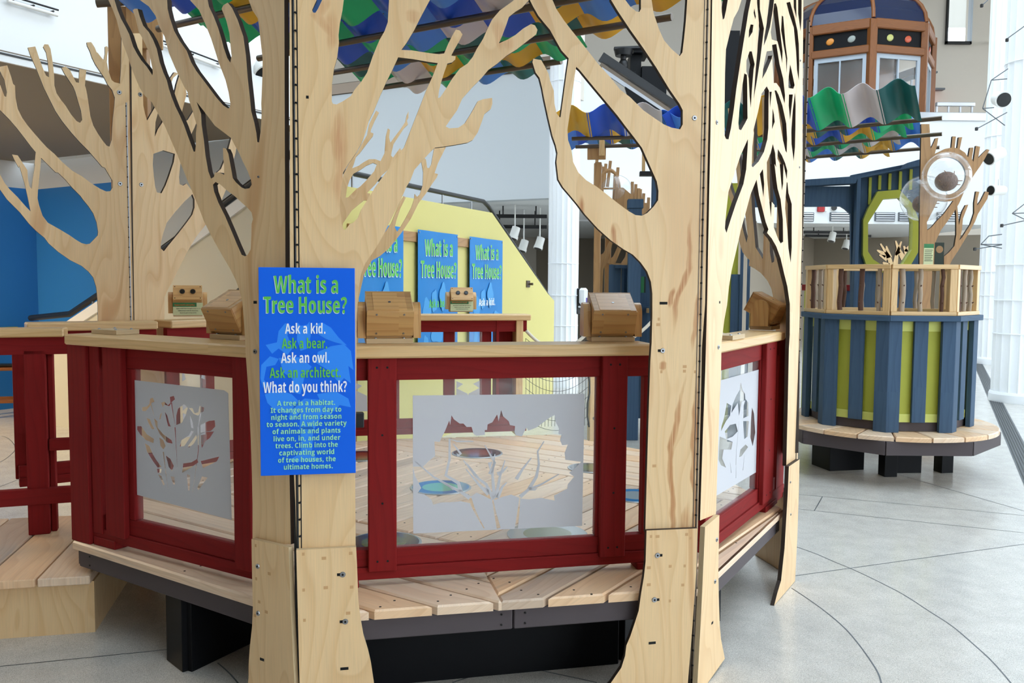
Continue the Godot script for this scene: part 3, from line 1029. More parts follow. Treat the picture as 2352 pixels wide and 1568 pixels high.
func build_deck():
	var t := deck_frame(DECK)
	var d := thing("deck_platform", "raised wooden deck of the nearest tree house with dark brown fascia and black supports", "deck", ground(-0.3, 4.5))
	var corners := [[-1.796, 3.507], [-0.646, 2.733], [0.6754, 3.019], [1.31, 4.11], [1.06, 5.35], [0.32, 6.12], [-0.95, 5.86], [-1.62, 5.3], [-2.0, 4.72]]
	var outline := PackedVector2Array()
	for c in corners:
		outline.append(local2(t, c[0], c[1]))
	var mid := local2(t, -0.029, 2.872)
	var seam_end := local2(t, -0.029 - 0.2147 * 1.5, 2.872 + 0.9767 * 1.5)
	var sdir := (seam_end - mid).normalized()
	# left of the seam and within 0.9 m of the left edge: boards along x
	var left_half := PackedVector2Array([mid - sdir * 3, mid + sdir * 3, mid + sdir * 3 + Vector2(-8, 0), mid - sdir * 3 + Vector2(-8, 0)])
	var near := PackedVector2Array([Vector2(-9, -9), Vector2(9, -9), Vector2(9, 0.9), Vector2(-9, 0.9)])
	var region_q1: PackedVector2Array = Geometry2D.intersect_polygons(Geometry2D.intersect_polygons(k1000(outline), k1000(left_half))[0], k1000(near))[0]
	var upto := PackedVector2Array([Vector2(-9, -9), Vector2(9, -9), Vector2(9, 2.24), Vector2(-9, 2.24)])
	var region_p := Geometry2D.clip_polygons(Geometry2D.intersect_polygons(k1000(outline), k1000(upto))[0], region_q1)
	var beyond := PackedVector2Array([Vector2(-9, 2.248), Vector2(9, 2.248), Vector2(9, 9), Vector2(-9, 9)])
	var region_q2: PackedVector2Array = Geometry2D.intersect_polygons(k1000(outline), k1000(beyond))[0]
	var mats := [M.deck_wood, M.deck_wood, M.deck_wood_grey, M.deck_wood_warm]
	var pitch := 0.149
	var gap := 0.013
	for k in range(-2, 30):
		var strip := PackedVector2Array([Vector2(-9, k * pitch), Vector2(9, k * pitch), Vector2(9, (k + 1) * pitch - gap), Vector2(-9, (k + 1) * pitch - gap)])
		for reg in [region_q1, region_q2]:
			for p in Geometry2D.intersect_polygons(k1000(strip), reg):
				deck_piece(d, t, p, mats[rng.randi() % 4], true)
		strip = PackedVector2Array([Vector2((k - 8) * pitch, -9), Vector2((k - 7) * pitch - gap, -9), Vector2((k - 7) * pitch - gap, 9), Vector2((k - 8) * pitch, 9)])
		for reg in region_p:
			for p in Geometry2D.intersect_polygons(k1000(strip), reg):
				deck_piece(d, t, p, mats[rng.randi() % 4], false)
	# joists below the gaps
	for k in 7:
		var y := 0.2 + 0.45 * k
		var strip := PackedVector2Array([Vector2(-9, y), Vector2(9, y), Vector2(9, y + 0.04), Vector2(-9, y + 0.04)])
		for ins in Geometry2D.offset_polygon(k1000(outline), -70.0):
			for p in Geometry2D.intersect_polygons(k1000(strip), ins):
				board(d, "joist", shifted(t, -0.034), unscale(p), 0.07, M.fascia_brown, true)
	# fascia boards round the edge
	var names := corners.size()
	for i in names:
		var a := ground(corners[i][0], corners[i][1], 0.311)
		var b := ground(corners[(i + 1) % names][0], corners[(i + 1) % names][1], 0.311)
		var dir := (b - a).normalized()
		var inn := Vector3.UP.cross(dir).normalized()
		var cut := [[a + dir * 0.02, b - dir * 0.02]]
		if i == 1:
			var m2 := (a + b) / 2
			cut = [[a + dir * 0.02, m2 - dir * 0.002], [m2 + dir * 0.002, b - dir * 0.02]]
		for c in cut:
			var f := beam(d, "fascia_board", c[0] + inn * 0.03, c[1] + inn * 0.03, 0.03, 0.074, M.fascia_brown, 0.004)
			for e in [0.06, 0.94]:
				for y in [-0.018, 0.018]:
					var sp: Vector3 = c[0].lerp(c[1], e) + inn * 0.0135 + Vector3.UP * y
					rod(f, "screw", sp, sp - inn * 0.002, 0.0035, M.hole_black, -1, 8)
	# black supports
	beam(d, "black_support", ground(-0.75, 2.99, 0.137), ground(0.413, 3.252, 0.137), 0.03, 0.274, M.black_paint)
	beam(d, "black_support", ground(0.43, 3.27, 0.137), ground(0.72, 3.72, 0.137), 0.03, 0.274, M.black_paint)
	beam(d, "black_support", ground(-1.19, 3.145, 0.137), ground(-0.86, 3.75, 0.137), 0.03, 0.274, M.black_paint)
	beam(d, "black_support", ground(-1.2, 3.145, 0.137), ground(-1.3, 3.25, 0.137), 0.03, 0.274, M.black_paint)
	beam(d, "black_support", ground(0.90, 3.66, 0.137), ground(0.66, 3.86, 0.137), 0.03, 0.274, M.black_paint)
	beam(d, "black_support", ground(-1.5, 4.6, 0.137), ground(0.6, 5.4, 0.137), 0.03, 0.274, M.black_paint)
	# round picture discs on the boards
	disc(882, 1247, 0.155, "disc_dark", "disc_picture", "round dark picture disc on the deck behind the front red post")
	disc(1257, 1227, 0.172, "disc_grey", "disc_picture", "round glossy mirror-like disc on the deck below the frosted maple leaves")
	disc(1012, 1120, 0.16, "disc_blue", "disc_mint", "round blue and mint picture disc seen through the frosted pane")
	disc(1096, 1041, 0.16, "disc_dark", "disc_picture_red", "round red-brown picture disc in the middle of the deck")
	disc(828, 1048, 0.16, "disc_dark", "disc_picture_red", "round red-brown picture disc on the deck beside the blue sign")
	disc(1355, 1075, 0.13, "disc_dark", "disc_picture", "round olive picture disc on the far right of the deck")
	disc(1460, 1139, 0.14, "disc_blue", "disc_grey", "round blue-grey picture disc on the deck between red posts")
	build_landing()

func deck_piece(d: Node3D, t: Transform3D, p: PackedVector2Array, m, along_x: bool):
	if absf(poly_area(p)) < 3000.0:
		return
	var q := PackedVector2Array()
	for v in p:
		q.append(v / 1000.0)
	var b := board(d, "deck_board", t, q, 0.032, m, along_x)
	if b == null:
		return
	# screws near both ends
	var lo := q[0]
	var hi := q[0]
	for v in q:
		lo = lo.min(v)
		hi = hi.max(v)
	var key := 0 if along_x else 1
	for e in [0.07, 0.5, 0.93]:
		var c := (lo + hi) / 2
		c[key] = lerpf(lo[key], hi[key], e)
		for s in [-0.035, 0.035]:
			var v := c
			v[1 - key] += s
			if Geometry2D.is_point_in_polygon(v, q):
				rod(b, "screw", t * v3(v, -0.001), t * v3(v, 0.0006), 0.0045, M.hole_black, -1, 7)

func disc(px: float, py: float, r: float, outer: String, inner: String, label: String):
	var c := at_height(px, py, DECK)
	var o := thing("picture_disc", label, "disc", c, "picture discs on the deck")
	var t := Transform3D(Basis(), c)
	put(o, "rim", lathe_mesh([[r, 0.0], [r, 0.003], [r - 0.003, 0.005], [r * 0.93, 0.005]], 48), M.disc_rim, t)
	put(o, "plate", lathe_mesh([[r * 0.93, 0.005], [r * 0.6, 0.005]], 48), M[outer], t)
	put(o, "picture", lathe_mesh([[r * 0.6, 0.005], [0.0, 0.005]], 48), M[inner], t)

func build_landing():
	# entry landing left of the deck, with a lower step and a plywood riser
	var h := 0.25
	var t := plane(-1.70, 3.46, 12.4)
	var o := thing("entry_steps", "worn wooden entry landing and step with a plywood riser", "steps", t.origin)
	for k in 5:
		var x1 := -0.005 - 0.205 * k
		bar(o, "tread_board", t, Vector3(x1 - 0.196, h - 0.035, -1.0), Vector3(x1, h, 0.0), [M.deck_wood, M.deck_wood_warm, M.deck_wood_grey][k % 3], 0.004, 2)
	bar(o, "riser", t, Vector3(-0.36, 0, -0.06), Vector3(0.0, h - 0.035, -0.042), M.plywood, 0.0)
	bar(o, "riser", t, Vector3(-1.2, 0, -0.06), Vector3(-0.362, 0.1, -0.042), M.plywood, 0.0)
	bar(o, "side_panel", t, Vector3(-0.018, 0, -0.9), Vector3(0.0, h - 0.035, -0.061), M.plywood, 0.0)
	for k in 3:
		var x1 := -0.37 - 0.2 * k
		bar(o, "step_board", t, Vector3(x1 - 0.19, 0.1, -0.9), Vector3(x1, 0.135, 0.12), [M.deck_wood, M.deck_wood_grey][k % 2], 0.004, 2)
	bar(o, "bearer", t, Vector3(-0.9, 0.0, -0.95), Vector3(-0.1, h - 0.035, -0.9), M.fascia_brown, 0.0, 0)

# ---------------------------------------------------------------- red railings
const RAIL_Y := [0.406, 0.45, 0.511, 1.108, 1.188]

func sx(t: Transform3D, px: float, py := 1000.0) -> float:
	return on_plane(t, px, py).x

func rail_base(label: String, t: Transform3D, x0: float, x1: float, cap0: float, cap1: float, dy := 0.0) -> Node3D:
	var o := thing("red_railing", label, "railing", t.origin + t.basis.x * ((x0 + x1) / 2) + Vector3.UP * (DECK + dy), "railings of the nearest tree house")
	bar(o, "handrail", t, Vector3(cap0, CAP - 0.042 + dy, -0.185), Vector3(cap1, CAP + dy, 0.0), M.rail_wood, 0.006, 0)
	bar(o, "top_rail", t, Vector3(x0, RAIL_Y[3] + dy, -0.085), Vector3(x1, RAIL_Y[4] + dy, -0.045), M.red_stain, 0.002, 0)
	bar(o, "bottom_rail", t, Vector3(x0, RAIL_Y[1] + dy, -0.085), Vector3(x1, RAIL_Y[2] + dy, -0.045), M.red_stain, 0.002, 0)
	bar(o, "kick_rail", t, Vector3(x0, RAIL_Y[0] + dy, -0.095), Vector3(x1, RAIL_Y[1] + dy, -0.036), M.red_stain, 0.002, 0)
	return o

func stile(o: Node3D, t: Transform3D, x0: float, x1: float, z0: float, z1: float, y0: float, y1: float, called := "stile") -> MeshInstance3D:
	return bar(o, called, t, Vector3(x0, y0, z0), Vector3(x1, y1, z1), M.red_stain, 0.003, 1)

func post_screws(o: Node, t: Transform3D, x0: float, x1: float, z: float):
	for p in [[0.32, 1.155], [0.68, 1.155], [0.5, 0.92], [0.5, 0.68], [0.32, 0.475], [0.68, 0.475]]:
		var x := lerpf(x0, x1, p[0])
		rod(o, "screw", t * Vector3(x, p[1], z - 0.001), t * Vector3(x, p[1], z + 0.001), 0.004, M.hole_black, -1, 8)

func pane(o: Node3D, t: Transform3D, x0: float, x1: float, y0: float, y1: float, z: float) -> MeshInstance3D:
	return bar(o, "pane", t, Vector3(x0, y0, z - 0.005), Vector3(x1, y1, z), M.clear_pane, 0.0)

func build_railings():
	# front railing
	var t := plane(-0.017, 3.059, 12.4)
	var b := shifted(t, -0.045)
	var x0 := sx(b, 782)
	var x1 := sx(b, 1500)
	var o := rail_base("red railing with a frosted maple leaf pane between the two nearest trees", t, x0, x1, sx(t, 775, 800), sx(t, 1508, 800))
	for px in [[845, 911], [1382, 1440]]:
		var q := shifted(t, -0.02)
		var a := sx(q, px[0])
		var c := sx(q, px[1])
		var s := stile(o, t, a, c, -0.045, -0.02, 0.438, RAIL_Y[4], "post_board")
		post_screws(s, t, a, c, -0.02)
	stile(o, t, sx(b, 1371), sx(b, 1392), -0.085, -0.045, RAIL_Y[2], RAIL_Y[3])
	stile(o, t, sx(b, 1478), x1, -0.085, -0.045, RAIL_Y[2], RAIL_Y[3])
	stile(o, t, x0, sx(b, 815), -0.085, -0.045, RAIL_Y[2], RAIL_Y[3])
	stile(o, t, sx(b, 846), sx(b, 890), -0.085, -0.045, RAIL_Y[2], RAIL_Y[3])
	for x in [x0 + 0.03, x1 - 0.03]:
		bar(o, "foot_block", t, Vector3(x - 0.03, DECK, -0.1), Vector3(x + 0.03, RAIL_Y[0], -0.03), M.red_stain, 0.003)
	var pn := pane(o, t, sx(b, 890), sx(b, 1376), RAIL_Y[2], RAIL_Y[3], -0.058)
	maple_film(pn, shifted(t, -0.056))
	# left railing
	t = plane(-1.353, 3.22, -31.5)
	b = shifted(t, -0.045)
	x0 = sx(b, 200)
	x1 = sx(b, 590)
	o = rail_base("red railing with a frosted oak leaf pane beside the entry steps", t, x0, x1, sx(t, 146, 775), sx(t, 600, 795))
	var q2 := shifted(t, -0.02)
	stile(o, t, sx(q2, 158), sx(q2, 200), -0.09, -0.02, DECK, RAIL_Y[4], "end_post")
	stile(o, t, sx(q2, 203), sx(q2, 224), -0.085, -0.03, 0.43, RAIL_Y[4], "post_board")
	bar(o, "foot_block", t, Vector3(sx(q2, 203), DECK, -0.1), Vector3(sx(q2, 252), DECK + 0.035, -0.03), M.red_stain, 0.003)
	rod(o, "anchor_bolt", t * Vector3(sx(q2, 228), DECK + 0.03, -0.06), t * Vector3(sx(q2, 228), DECK + 0.06, -0.06), 0.006, M.steel)
	var s2 := stile(o, t, sx(q2, 238), sx(q2, 281), -0.045, -0.02, 0.438, RAIL_Y[4], "post_board")
	stile(o, t, sx(b, 283), sx(b, 306), -0.085, -0.045, RAIL_Y[2], RAIL_Y[3])
	stile(o, t, sx(q2, 534), sx(q2, 572), -0.045, -0.02, 0.438, RAIL_Y[4], "post_board")
	stile(o, t, sx(b, 538), sx(b, 590), -0.085, -0.045, RAIL_Y[2], RAIL_Y[3])
	pn = pane(o, t, sx(b, 300), sx(b, 540), RAIL_Y[2], RAIL_Y[3], -0.058)
	oak_film(pn, shifted(t, -0.056))
	# right railing
	t = plane(1.046, 3.7145, 59.0)
	b = shifted(t, -0.045)
	x0 = sx(b, 1625)
	x1 = sx(b, 1800)
	o = rail_base("red railing with a frosted birch leaf pane on the bright side of the deck", t, x0, x1, sx(t, 1620, 800), sx(t, 1804, 770))
	q2 = shifted(t, -0.02)
	var s3 := stile(o, t, sx(q2, 1757), sx(q2, 1779), -0.045, -0.02, 0.438, RAIL_Y[4], "post_board")
	post_screws(s3, t, sx(q2, 1757), sx(q2, 1779), -0.02)
	stile(o, t, sx(b, 1744), sx(b, 1760), -0.085, -0.045, RAIL_Y[2], RAIL_Y[3])
	stile(o, t, sx(b, 1783), x1, -0.09, -0.04, DECK, RAIL_Y[4], "end_post")
	stile(o, t, x0, sx(b, 1642), -0.085, -0.045, RAIL_Y[2], RAIL_Y[3])
	pn = pane(o, t, sx(b, 1640), sx(b, 1748), RAIL_Y[2], RAIL_Y[3], -0.058)
	birch_film(pn, shifted(t, -0.056))
	bar(o, "foot_block", t, Vector3(sx(b, 1757), DECK, -0.1), Vector3(sx(b, 1783), RAIL_Y[0], -0.03), M.red_stain, 0.003)
	# railings on the far side, seen from inside: frames face away
	far_railing(-2.446, 4.281, -1.889, 4.641, -0.05, 0.0, [0.04, 0.2, 0.42, 0.6], "red railing with a worn wooden handrail in front of the split double tree")
	far_railing(-1.85, 4.72, -1.28, 5.42, 0.0, 0.0, [0.06, 0.3, 0.55, 0.8, 0.93], "red railing carrying the viewer with the caterpillar label")
	far_railing(-1.28, 5.75, 0.114, 6.065, 0.0, 0.02, [0.1, 0.35, 0.62, 0.8], "red railing along the back of the deck below the blue banners")
	var e := plane(0.114, 6.065, 12.4)
	var ep := thing("end_post", "pale wooden end post of the back railing beside the rope net", "post", ground(0.09, 6.1, DECK))
	bar(ep, "post", e, Vector3(-0.08, DECK, -0.16), Vector3(-0.03, CAP - 0.042, -0.03), M.rail_wood, 0.003)
	bar(ep, "box_side", e, Vector3(-0.22, 0.5, -0.17), Vector3(-0.2, CAP - 0.06, -0.04), M.red_stain, 0.002)
	bar(ep, "box_back", e, Vector3(-0.2, 0.5, -0.17), Vector3(-0.08, CAP - 0.06, -0.15), M.red_stain, 0.002)
	bar(ep, "box_top", e, Vector3(-0.22, CAP - 0.06, -0.17), Vector3(-0.08, CAP - 0.042, -0.04), M.red_stain, 0.002)
	# railing of the entry landing
	t = plane(-2.2, 4.0, 20)
	var dy := -0.005
	o = thing("red_railing", "short red railing of the entry landing with three rungs", "railing", t * Vector3(-0.3, 0.25, 0), "railings of the nearest tree house")
	var xr := sx(t, 146, 770)
	bar(o, "handrail", t, Vector3(-1.2, 1.182, -0.15), Vector3(xr, 1.222, 0.0), M.rail_wood, 0.006, 0)
	var zf := shifted(t, -0.03)
	bar(o, "top_rail", t, Vector3(-1.2, 1.10, -0.07), Vector3(sx(zf, 160), 1.182, -0.03), M.red_stain, 0.002, 0)
	bar(o, "middle_rail", t, Vector3(sx(zf, 112), 0.645, -0.07), Vector3(sx(zf, 166), 0.70, -0.03), M.red_stain, 0.002, 0)
	bar(o, "lower_rail", t, Vector3(-1.2, 0.395, -0.06), Vector3(sx(zf, 172), 0.47, -0.02), M.red_stain, 0.002, 0)
	stile(o, t, sx(zf, 58, 980), sx(zf, 108, 980), -0.1, -0.03, 0.25, 1.12, "post")
	stile(o, t, sx(zf, 109, 980), sx(zf, 122, 980), -0.12, -0.07, 0.25, 1.12, "post_board")

func far_railing(ax: float, az: float, bx: float, bz: float, ext0: float, ext1: float, stiles: Array, label: String):
	var deg := rad_to_deg(atan2(bz - az, bx - ax))
	var len := Vector2(bx - ax, bz - az).length()
	var t := plane(ax, az, deg)
	# z axis points to the deck here; the handrail lies behind its inner edge
	var o := rail_base(label, t, 0.0, len, -ext0, len + ext1)
	for s in stiles:
		stile(o, t, s * len - 0.04, s * len + 0.04, -0.11, -0.085, 0.438, RAIL_Y[4], "post_board")
	for i in range(0, stiles.size() - 1, 2):
		var p := pane(o, t, stiles[i] * len + 0.03, stiles[i + 1] * len - 0.03, RAIL_Y[2], RAIL_Y[3], -0.062)
		var w: float = (stiles[i + 1] - stiles[i]) * len
		var c: float = (stiles[i + 1] + stiles[i]) / 2 * len
		var film := PackedVector2Array([Vector2(c - w * 0.32, 0.57), Vector2(c + w * 0.32, 0.57), Vector2(c + w * 0.32, 1.03), Vector2(c - w * 0.32, 1.03)])
		plate(p, "frosted_film", shifted(t, -0.06), [film], [leaf_shape(Vector2(c, 0.6), 0.16, 0.38, 0)], 0.0008, M.frost, M.frost)

func leaf_shape(base: Vector2, w: float, h: float, lean: float) -> PackedVector2Array:
	var p := PackedVector2Array()
	var half := [[0.0, 0.01], [0.2, 0.02], [0.3, 0.5], [0.38, 0.22], [0.5, 0.85], [0.58, 0.35], [0.7, 0.7], [0.78, 0.3], [0.88, 0.35], [1.0, 0.0]]
	for v in half:
		p.append(base + Vector2(v[1] * w + lean * v[0], v[0] * h))
	for i in range(half.size() - 2, -1, -1):
		p.append(base + Vector2(-half[i][1] * w + lean * half[i][0], half[i][0] * h))
	return p

func vein(t: Transform3D, a: Array, w: float, ox := 0.0, oy := 0.0, s := 1.0) -> PackedVector2Array:
	# a tapering strip along a traced polyline
	var p := trace(t, a, ox, oy, s)
	var l := PackedVector2Array()
	var r := PackedVector2Array()
	for i in p.size():
		var d := (p[mini(i + 1, p.size() - 1)] - p[maxi(i - 1, 0)]).normalized()
		var n := Vector2(-d.y, d.x) * w * (1.0 - 0.75 * float(i) / (p.size() - 1)) / 2
		l.append(p[i] + n)
		r.append(p[i] - n)
	r.reverse()
	l.append_array(r)
	return l

func maple_film(p: Node, t: Transform3D):
	var film := trace(t, [948, 908, 1343, 904, 1337, 1207, 949, 1225])
	var c := [810.0, 840.0, 3.459]
	var leaf := trace(t, [650, 600, 690, 605, 712, 560, 735, 515, 752, 472, 768, 433, 775, 470, 785, 392, 805, 425, 850, 458, 880, 458, 905, 485, 945, 485, 960, 540, 985, 555, 1050, 548, 1050, 510, 1068, 508, 1072, 465, 1110, 448, 1148, 385, 1160, 440, 1180, 350, 1195, 400, 1240, 440, 1250, 470, 1290, 478, 1285, 530, 1300, 552, 1345, 560, 1365, 520, 1380, 488, 1395, 515, 1460, 490, 1500, 460, 1560, 415, 1605, 390, 1615, 450, 1640, 495, 1635, 540, 1660, 545, 1648, 590, 1665, 630, 1710, 625, 1685, 690, 1690, 745, 1815, 762, 1780, 800, 1720, 850, 1760, 880, 1710, 940, 1705, 975, 1600, 1030, 1605, 1070, 1500, 1048, 1400, 1060, 1340, 1055, 1260, 1022, 1190, 1040, 1130, 1065, 1085, 1055, 1030, 1025, 985, 1008, 935, 1040, 930, 1090, 860, 1075, 800, 1082, 700, 1085, 640, 1102, 625, 1060, 570, 1020, 515, 1010, 545, 970, 520, 920, 495, 870, 480, 800, 560, 800, 600, 760, 655, 715, 652, 650], c[0], c[1], c[2])
	var stems := [vein(t, [930, 1050, 960, 1130, 1000, 1210, 1045, 1290], 0.012, c[0], c[1], c[2]), vein(t, [1160, 1290, 1135, 1180, 1112, 1060], 0.014, c[0], c[1], c[2]), vein(t, [1300, 1290, 1318, 1150, 1330, 1030], 0.012, c[0], c[1], c[2])]
	var f := plate(p, "frosted_film", t, [film], [leaf] + stems, 0.0008, M.frost, M.frost)
	var veins := [
		[1120, 1060, 1060, 940, 980, 880, 880, 750], [1125, 1050, 1110, 850, 1130, 700], [1140, 1040, 1170, 880, 1210, 750], [1150, 1050, 1190, 960, 1225, 925],
		[930, 1050, 860, 1000, 780, 960, 640, 880, 500, 760], [860, 1000, 840, 930, 740, 870, 770, 740, 770, 580, 830, 600, 960, 600], [1330, 1040, 1400, 980, 1500, 940, 1640, 860],
		[1400, 980, 1460, 880, 1480, 780, 1470, 680, 1520, 600], [1150, 860, 1190, 840, 1230, 800], [1090, 860, 1130, 770, 1050, 630], [1080, 1020, 1000, 940, 900, 820], [1300, 900, 1350, 820, 1420, 730], [830, 710, 860, 700, 800, 620]]
	var shapes := []
	for v in veins:
		shapes.append(vein(t, v, 0.014, c[0], c[1], c[2]))
	for v in [[1040, 960, 1080, 980, 1090, 1030], [900, 760, 960, 870, 1010, 890], [700, 910, 790, 960, 800, 990], [1380, 990, 1450, 990, 1470, 970], [1090, 830, 1110, 760, 1075, 770]]:
		shapes.append(trace(t, v, c[0], c[1], c[2]))
	for sh in shapes:
		plate(f, "leaf_vein", t, [sh], [], 0.0008, M.frost, M.frost)

func oak_film(p: Node, t: Transform3D):
	var film := trace(t, [302, 872, 515, 896, 524, 903, 532, 1194, 430, 1167, 315, 1136])
	var c := [0.0, 740.0, 3.733]
	var holes := []
	for a in [
		[1285, 655, 1310, 645, 1325, 680, 1300, 690, 1285, 720, 1250, 760, 1220, 760, 1215, 730, 1260, 720, 1280, 700],
		[1255, 820, 1285, 830, 1300, 870, 1325, 915, 1300, 915, 1270, 860],
		[1380, 690, 1410, 680, 1440, 710, 1460, 690, 1455, 640, 1490, 630, 1500, 660, 1475, 680, 1450, 720, 1410, 705, 1395, 730],
		[1410, 760, 1435, 800, 1450, 860, 1465, 895, 1440, 890, 1425, 830],
		[1390, 770, 1375, 830, 1365, 835, 1372, 790],
		[1510, 800, 1525, 740, 1580, 700, 1610, 735, 1590, 800, 1560, 860, 1510, 880],
		[1620, 735, 1650, 735, 1670, 780, 1700, 770, 1710, 715, 1750, 730, 1745, 770, 1720, 770, 1700, 800, 1660, 785, 1640, 760],
		[1630, 800, 1650, 850, 1660, 910, 1640, 905, 1632, 850],
		[1175, 890, 1210, 890, 1260, 960, 1320, 1000, 1315, 1035, 1250, 1010, 1200, 960, 1175, 920],
		[1320, 820, 1350, 850, 1350, 900, 1400, 960, 1470, 1010, 1480, 1040, 1430, 1030, 1370, 960, 1330, 880],
		[1240, 1035, 1280, 1060, 1310, 1130, 1340, 1180, 1385, 1240, 1350, 1245, 1310, 1190, 1260, 1110],
		[1365, 985, 1400, 1010, 1420, 1060, 1400, 1090, 1375, 1060],
		[1555, 1010, 1620, 970, 1640, 930, 1660, 935, 1620, 1000, 1580, 1060, 1540, 1065],
		[1680, 965, 1690, 990, 1660, 1040, 1620, 1075, 1610, 1060, 1650, 1010],
		[1720, 960, 1760, 940, 1835, 935, 1800, 990, 1760, 1020, 1730, 1080, 1720, 1030],
		[1720, 880, 1790, 845, 1840, 840, 1848, 890, 1810, 930, 1720, 945],
		[1420, 1140, 1460, 1170, 1490, 1230, 1475, 1275, 1445, 1240],
		[1345, 1255, 1385, 1255, 1380, 1290, 1350, 1290],
		[1355, 1300, 1385, 1320, 1412, 1390, 1400, 1400],
		[1460, 1320, 1495, 1325, 1500, 1390, 1485, 1390],
		[1570, 1210, 1640, 1200, 1690, 1170, 1700, 1200, 1630, 1250, 1560, 1290],
		[1720, 1190, 1880, 1150, 1860, 1190, 1740, 1250],
		[1600, 1300, 1630, 1310, 1625, 1440, 1612, 1440], [1730, 1320, 1780, 1330, 1700, 1440, 1690, 1420]]:
		holes.append(trace(t, a, c[0], c[1], c[2]))
	for a in [[1500, 900, 1505, 1000, 1520, 1240], [1700, 900, 1700, 1100, 1650, 1460], [1400, 1110, 1415, 1250, 1440, 1420], [1290, 690, 1320, 800], [1470, 690, 1500, 900], [1720, 780, 1700, 900]]:
		holes.append(vein(t, a, 0.007, c[0], c[1], c[2]))
	plate(p, "frosted_film", t, [film], holes, 0.0008, M.frost, M.frost)

func birch_film(p: Node, t: Transform3D):
	var film := trace(t, [1652, 874, 1745, 848, 1737, 1084, 1646, 1138])
	var c := [1150.0, 800.0, 3.36]
	var holes := []
	for a in [
		[1852, 260, 1865, 320, 1885, 350, 1888, 400, 1860, 410, 1840, 520, 1830, 420, 1780, 500, 1790, 430, 1820, 360, 1845, 320],
		[1745, 420, 1780, 440, 1770, 520, 1740, 560, 1700, 640, 1705, 600, 1725, 530],
		[1890, 390, 1910, 420, 1912, 520, 1870, 540, 1875, 440],
		[1940, 455, 1955, 500, 1965, 650, 1945, 755, 1925, 680, 1930, 560],
		[1770, 590, 1815, 580, 1830, 640, 1790, 680, 1740, 700, 1730, 640],
		[1870, 560, 1915, 560, 1905, 680, 1880, 700],
		[1690, 680, 1790, 720, 1780, 780, 1740, 780, 1720, 780, 1710, 850, 1740, 920, 1700, 900, 1682, 860, 1684, 760],
		[1850, 780, 1890, 740, 1910, 760, 1860, 830, 1840, 840]]:
		holes.append(trace(t, a, c[0], c[1], c[2]))
	for a in [[1815, 900, 1820, 780, 1840, 560], [1780, 960, 1770, 880], [1870, 940, 1880, 820], [1815, 1000, 1817, 900]]:
		holes.append(vein(t, a, 0.006, c[0], c[1], c[2]))
	plate(p, "frosted_film", t, [film], holes, 0.0008, M.frost, M.frost)

# ---------------------------------------------------------------- plywood trees
const A_POS := Vector2(-0.675, 2.71)
const B_POS := Vector2(0.651, 3.0016)
const C_POS := Vector2(1.396, 4.217)
const D_POS := Vector2(-2.085, 4.76)
const PLY := 0.018

func bolt(parent: Node, t: Transform3D, px: float, py: float, r := 0.0085):
	var p := on_plane(t, px, py)
	var b := rod(parent, "bolt", t * v3(p, 0.0), t * v3(p, 0.003), r, M.steel, r * 0.86, 18)
	rod(b, "socket", t * v3(p, 0.002), t * v3(p, 0.0036), r * 0.4, M.hole_black, -1, 6)

func slot(parent: Node, t: Transform3D, px: float, py: float, w := 0.02, open := 0.0):
	var p := on_plane(t, px, py)
	bar(parent, "bolt_slot", t, Vector3(p.x - w / 2, p.y - 0.0045, -0.004), Vector3(p.x + w / 2, p.y + 0.0045, 0.0005), M.hole_black, 0.0)

func plug(parent: Node, t: Transform3D, a: Array, ox := 0.0, oy := 0.0, s := 1.0):
	for i in range(0, a.size(), 2):
		var p := on_plane(t, ox + a[i] / s, oy + a[i + 1] / s)
		var w := 0.004 + 0.0015 * (i % 3)
		bar(parent, "wood_plug", t, Vector3(p.x - w, p.y - 0.005, -0.002), Vector3(p.x + w, p.y + 0.005, 0.0003), M.plug, 0.0)

func hinge(o: Node3D, at: Vector2, deg: float, y0: float, y1: float, m):
	var t := plane(at.x, at.y, deg)
	var h := bar(o, "piano_hinge", t, Vector3(-0.013, y0, -0.012), Vector3(0.013, y1, -0.004), m, 0.0)
	rod(h, "knuckle", t * Vector3(0, y0, -0.002), t * Vector3(0, y1, -0.002), 0.0045, m)
	var y := y0 + 0.03
	while y < y1:
		rod(h, "screw", t * Vector3(0.009 if m == M.black_metal else -0.003, y, -0.004), t * Vector3(0.009 if m == M.black_metal else -0.003, y, 0.0035), 0.0032, M.hole_black, -1, 7)
		y += 0.054

func build_trees():
	tree_a()
	tree_b_and_c()
	tree_d()
	tree_e()

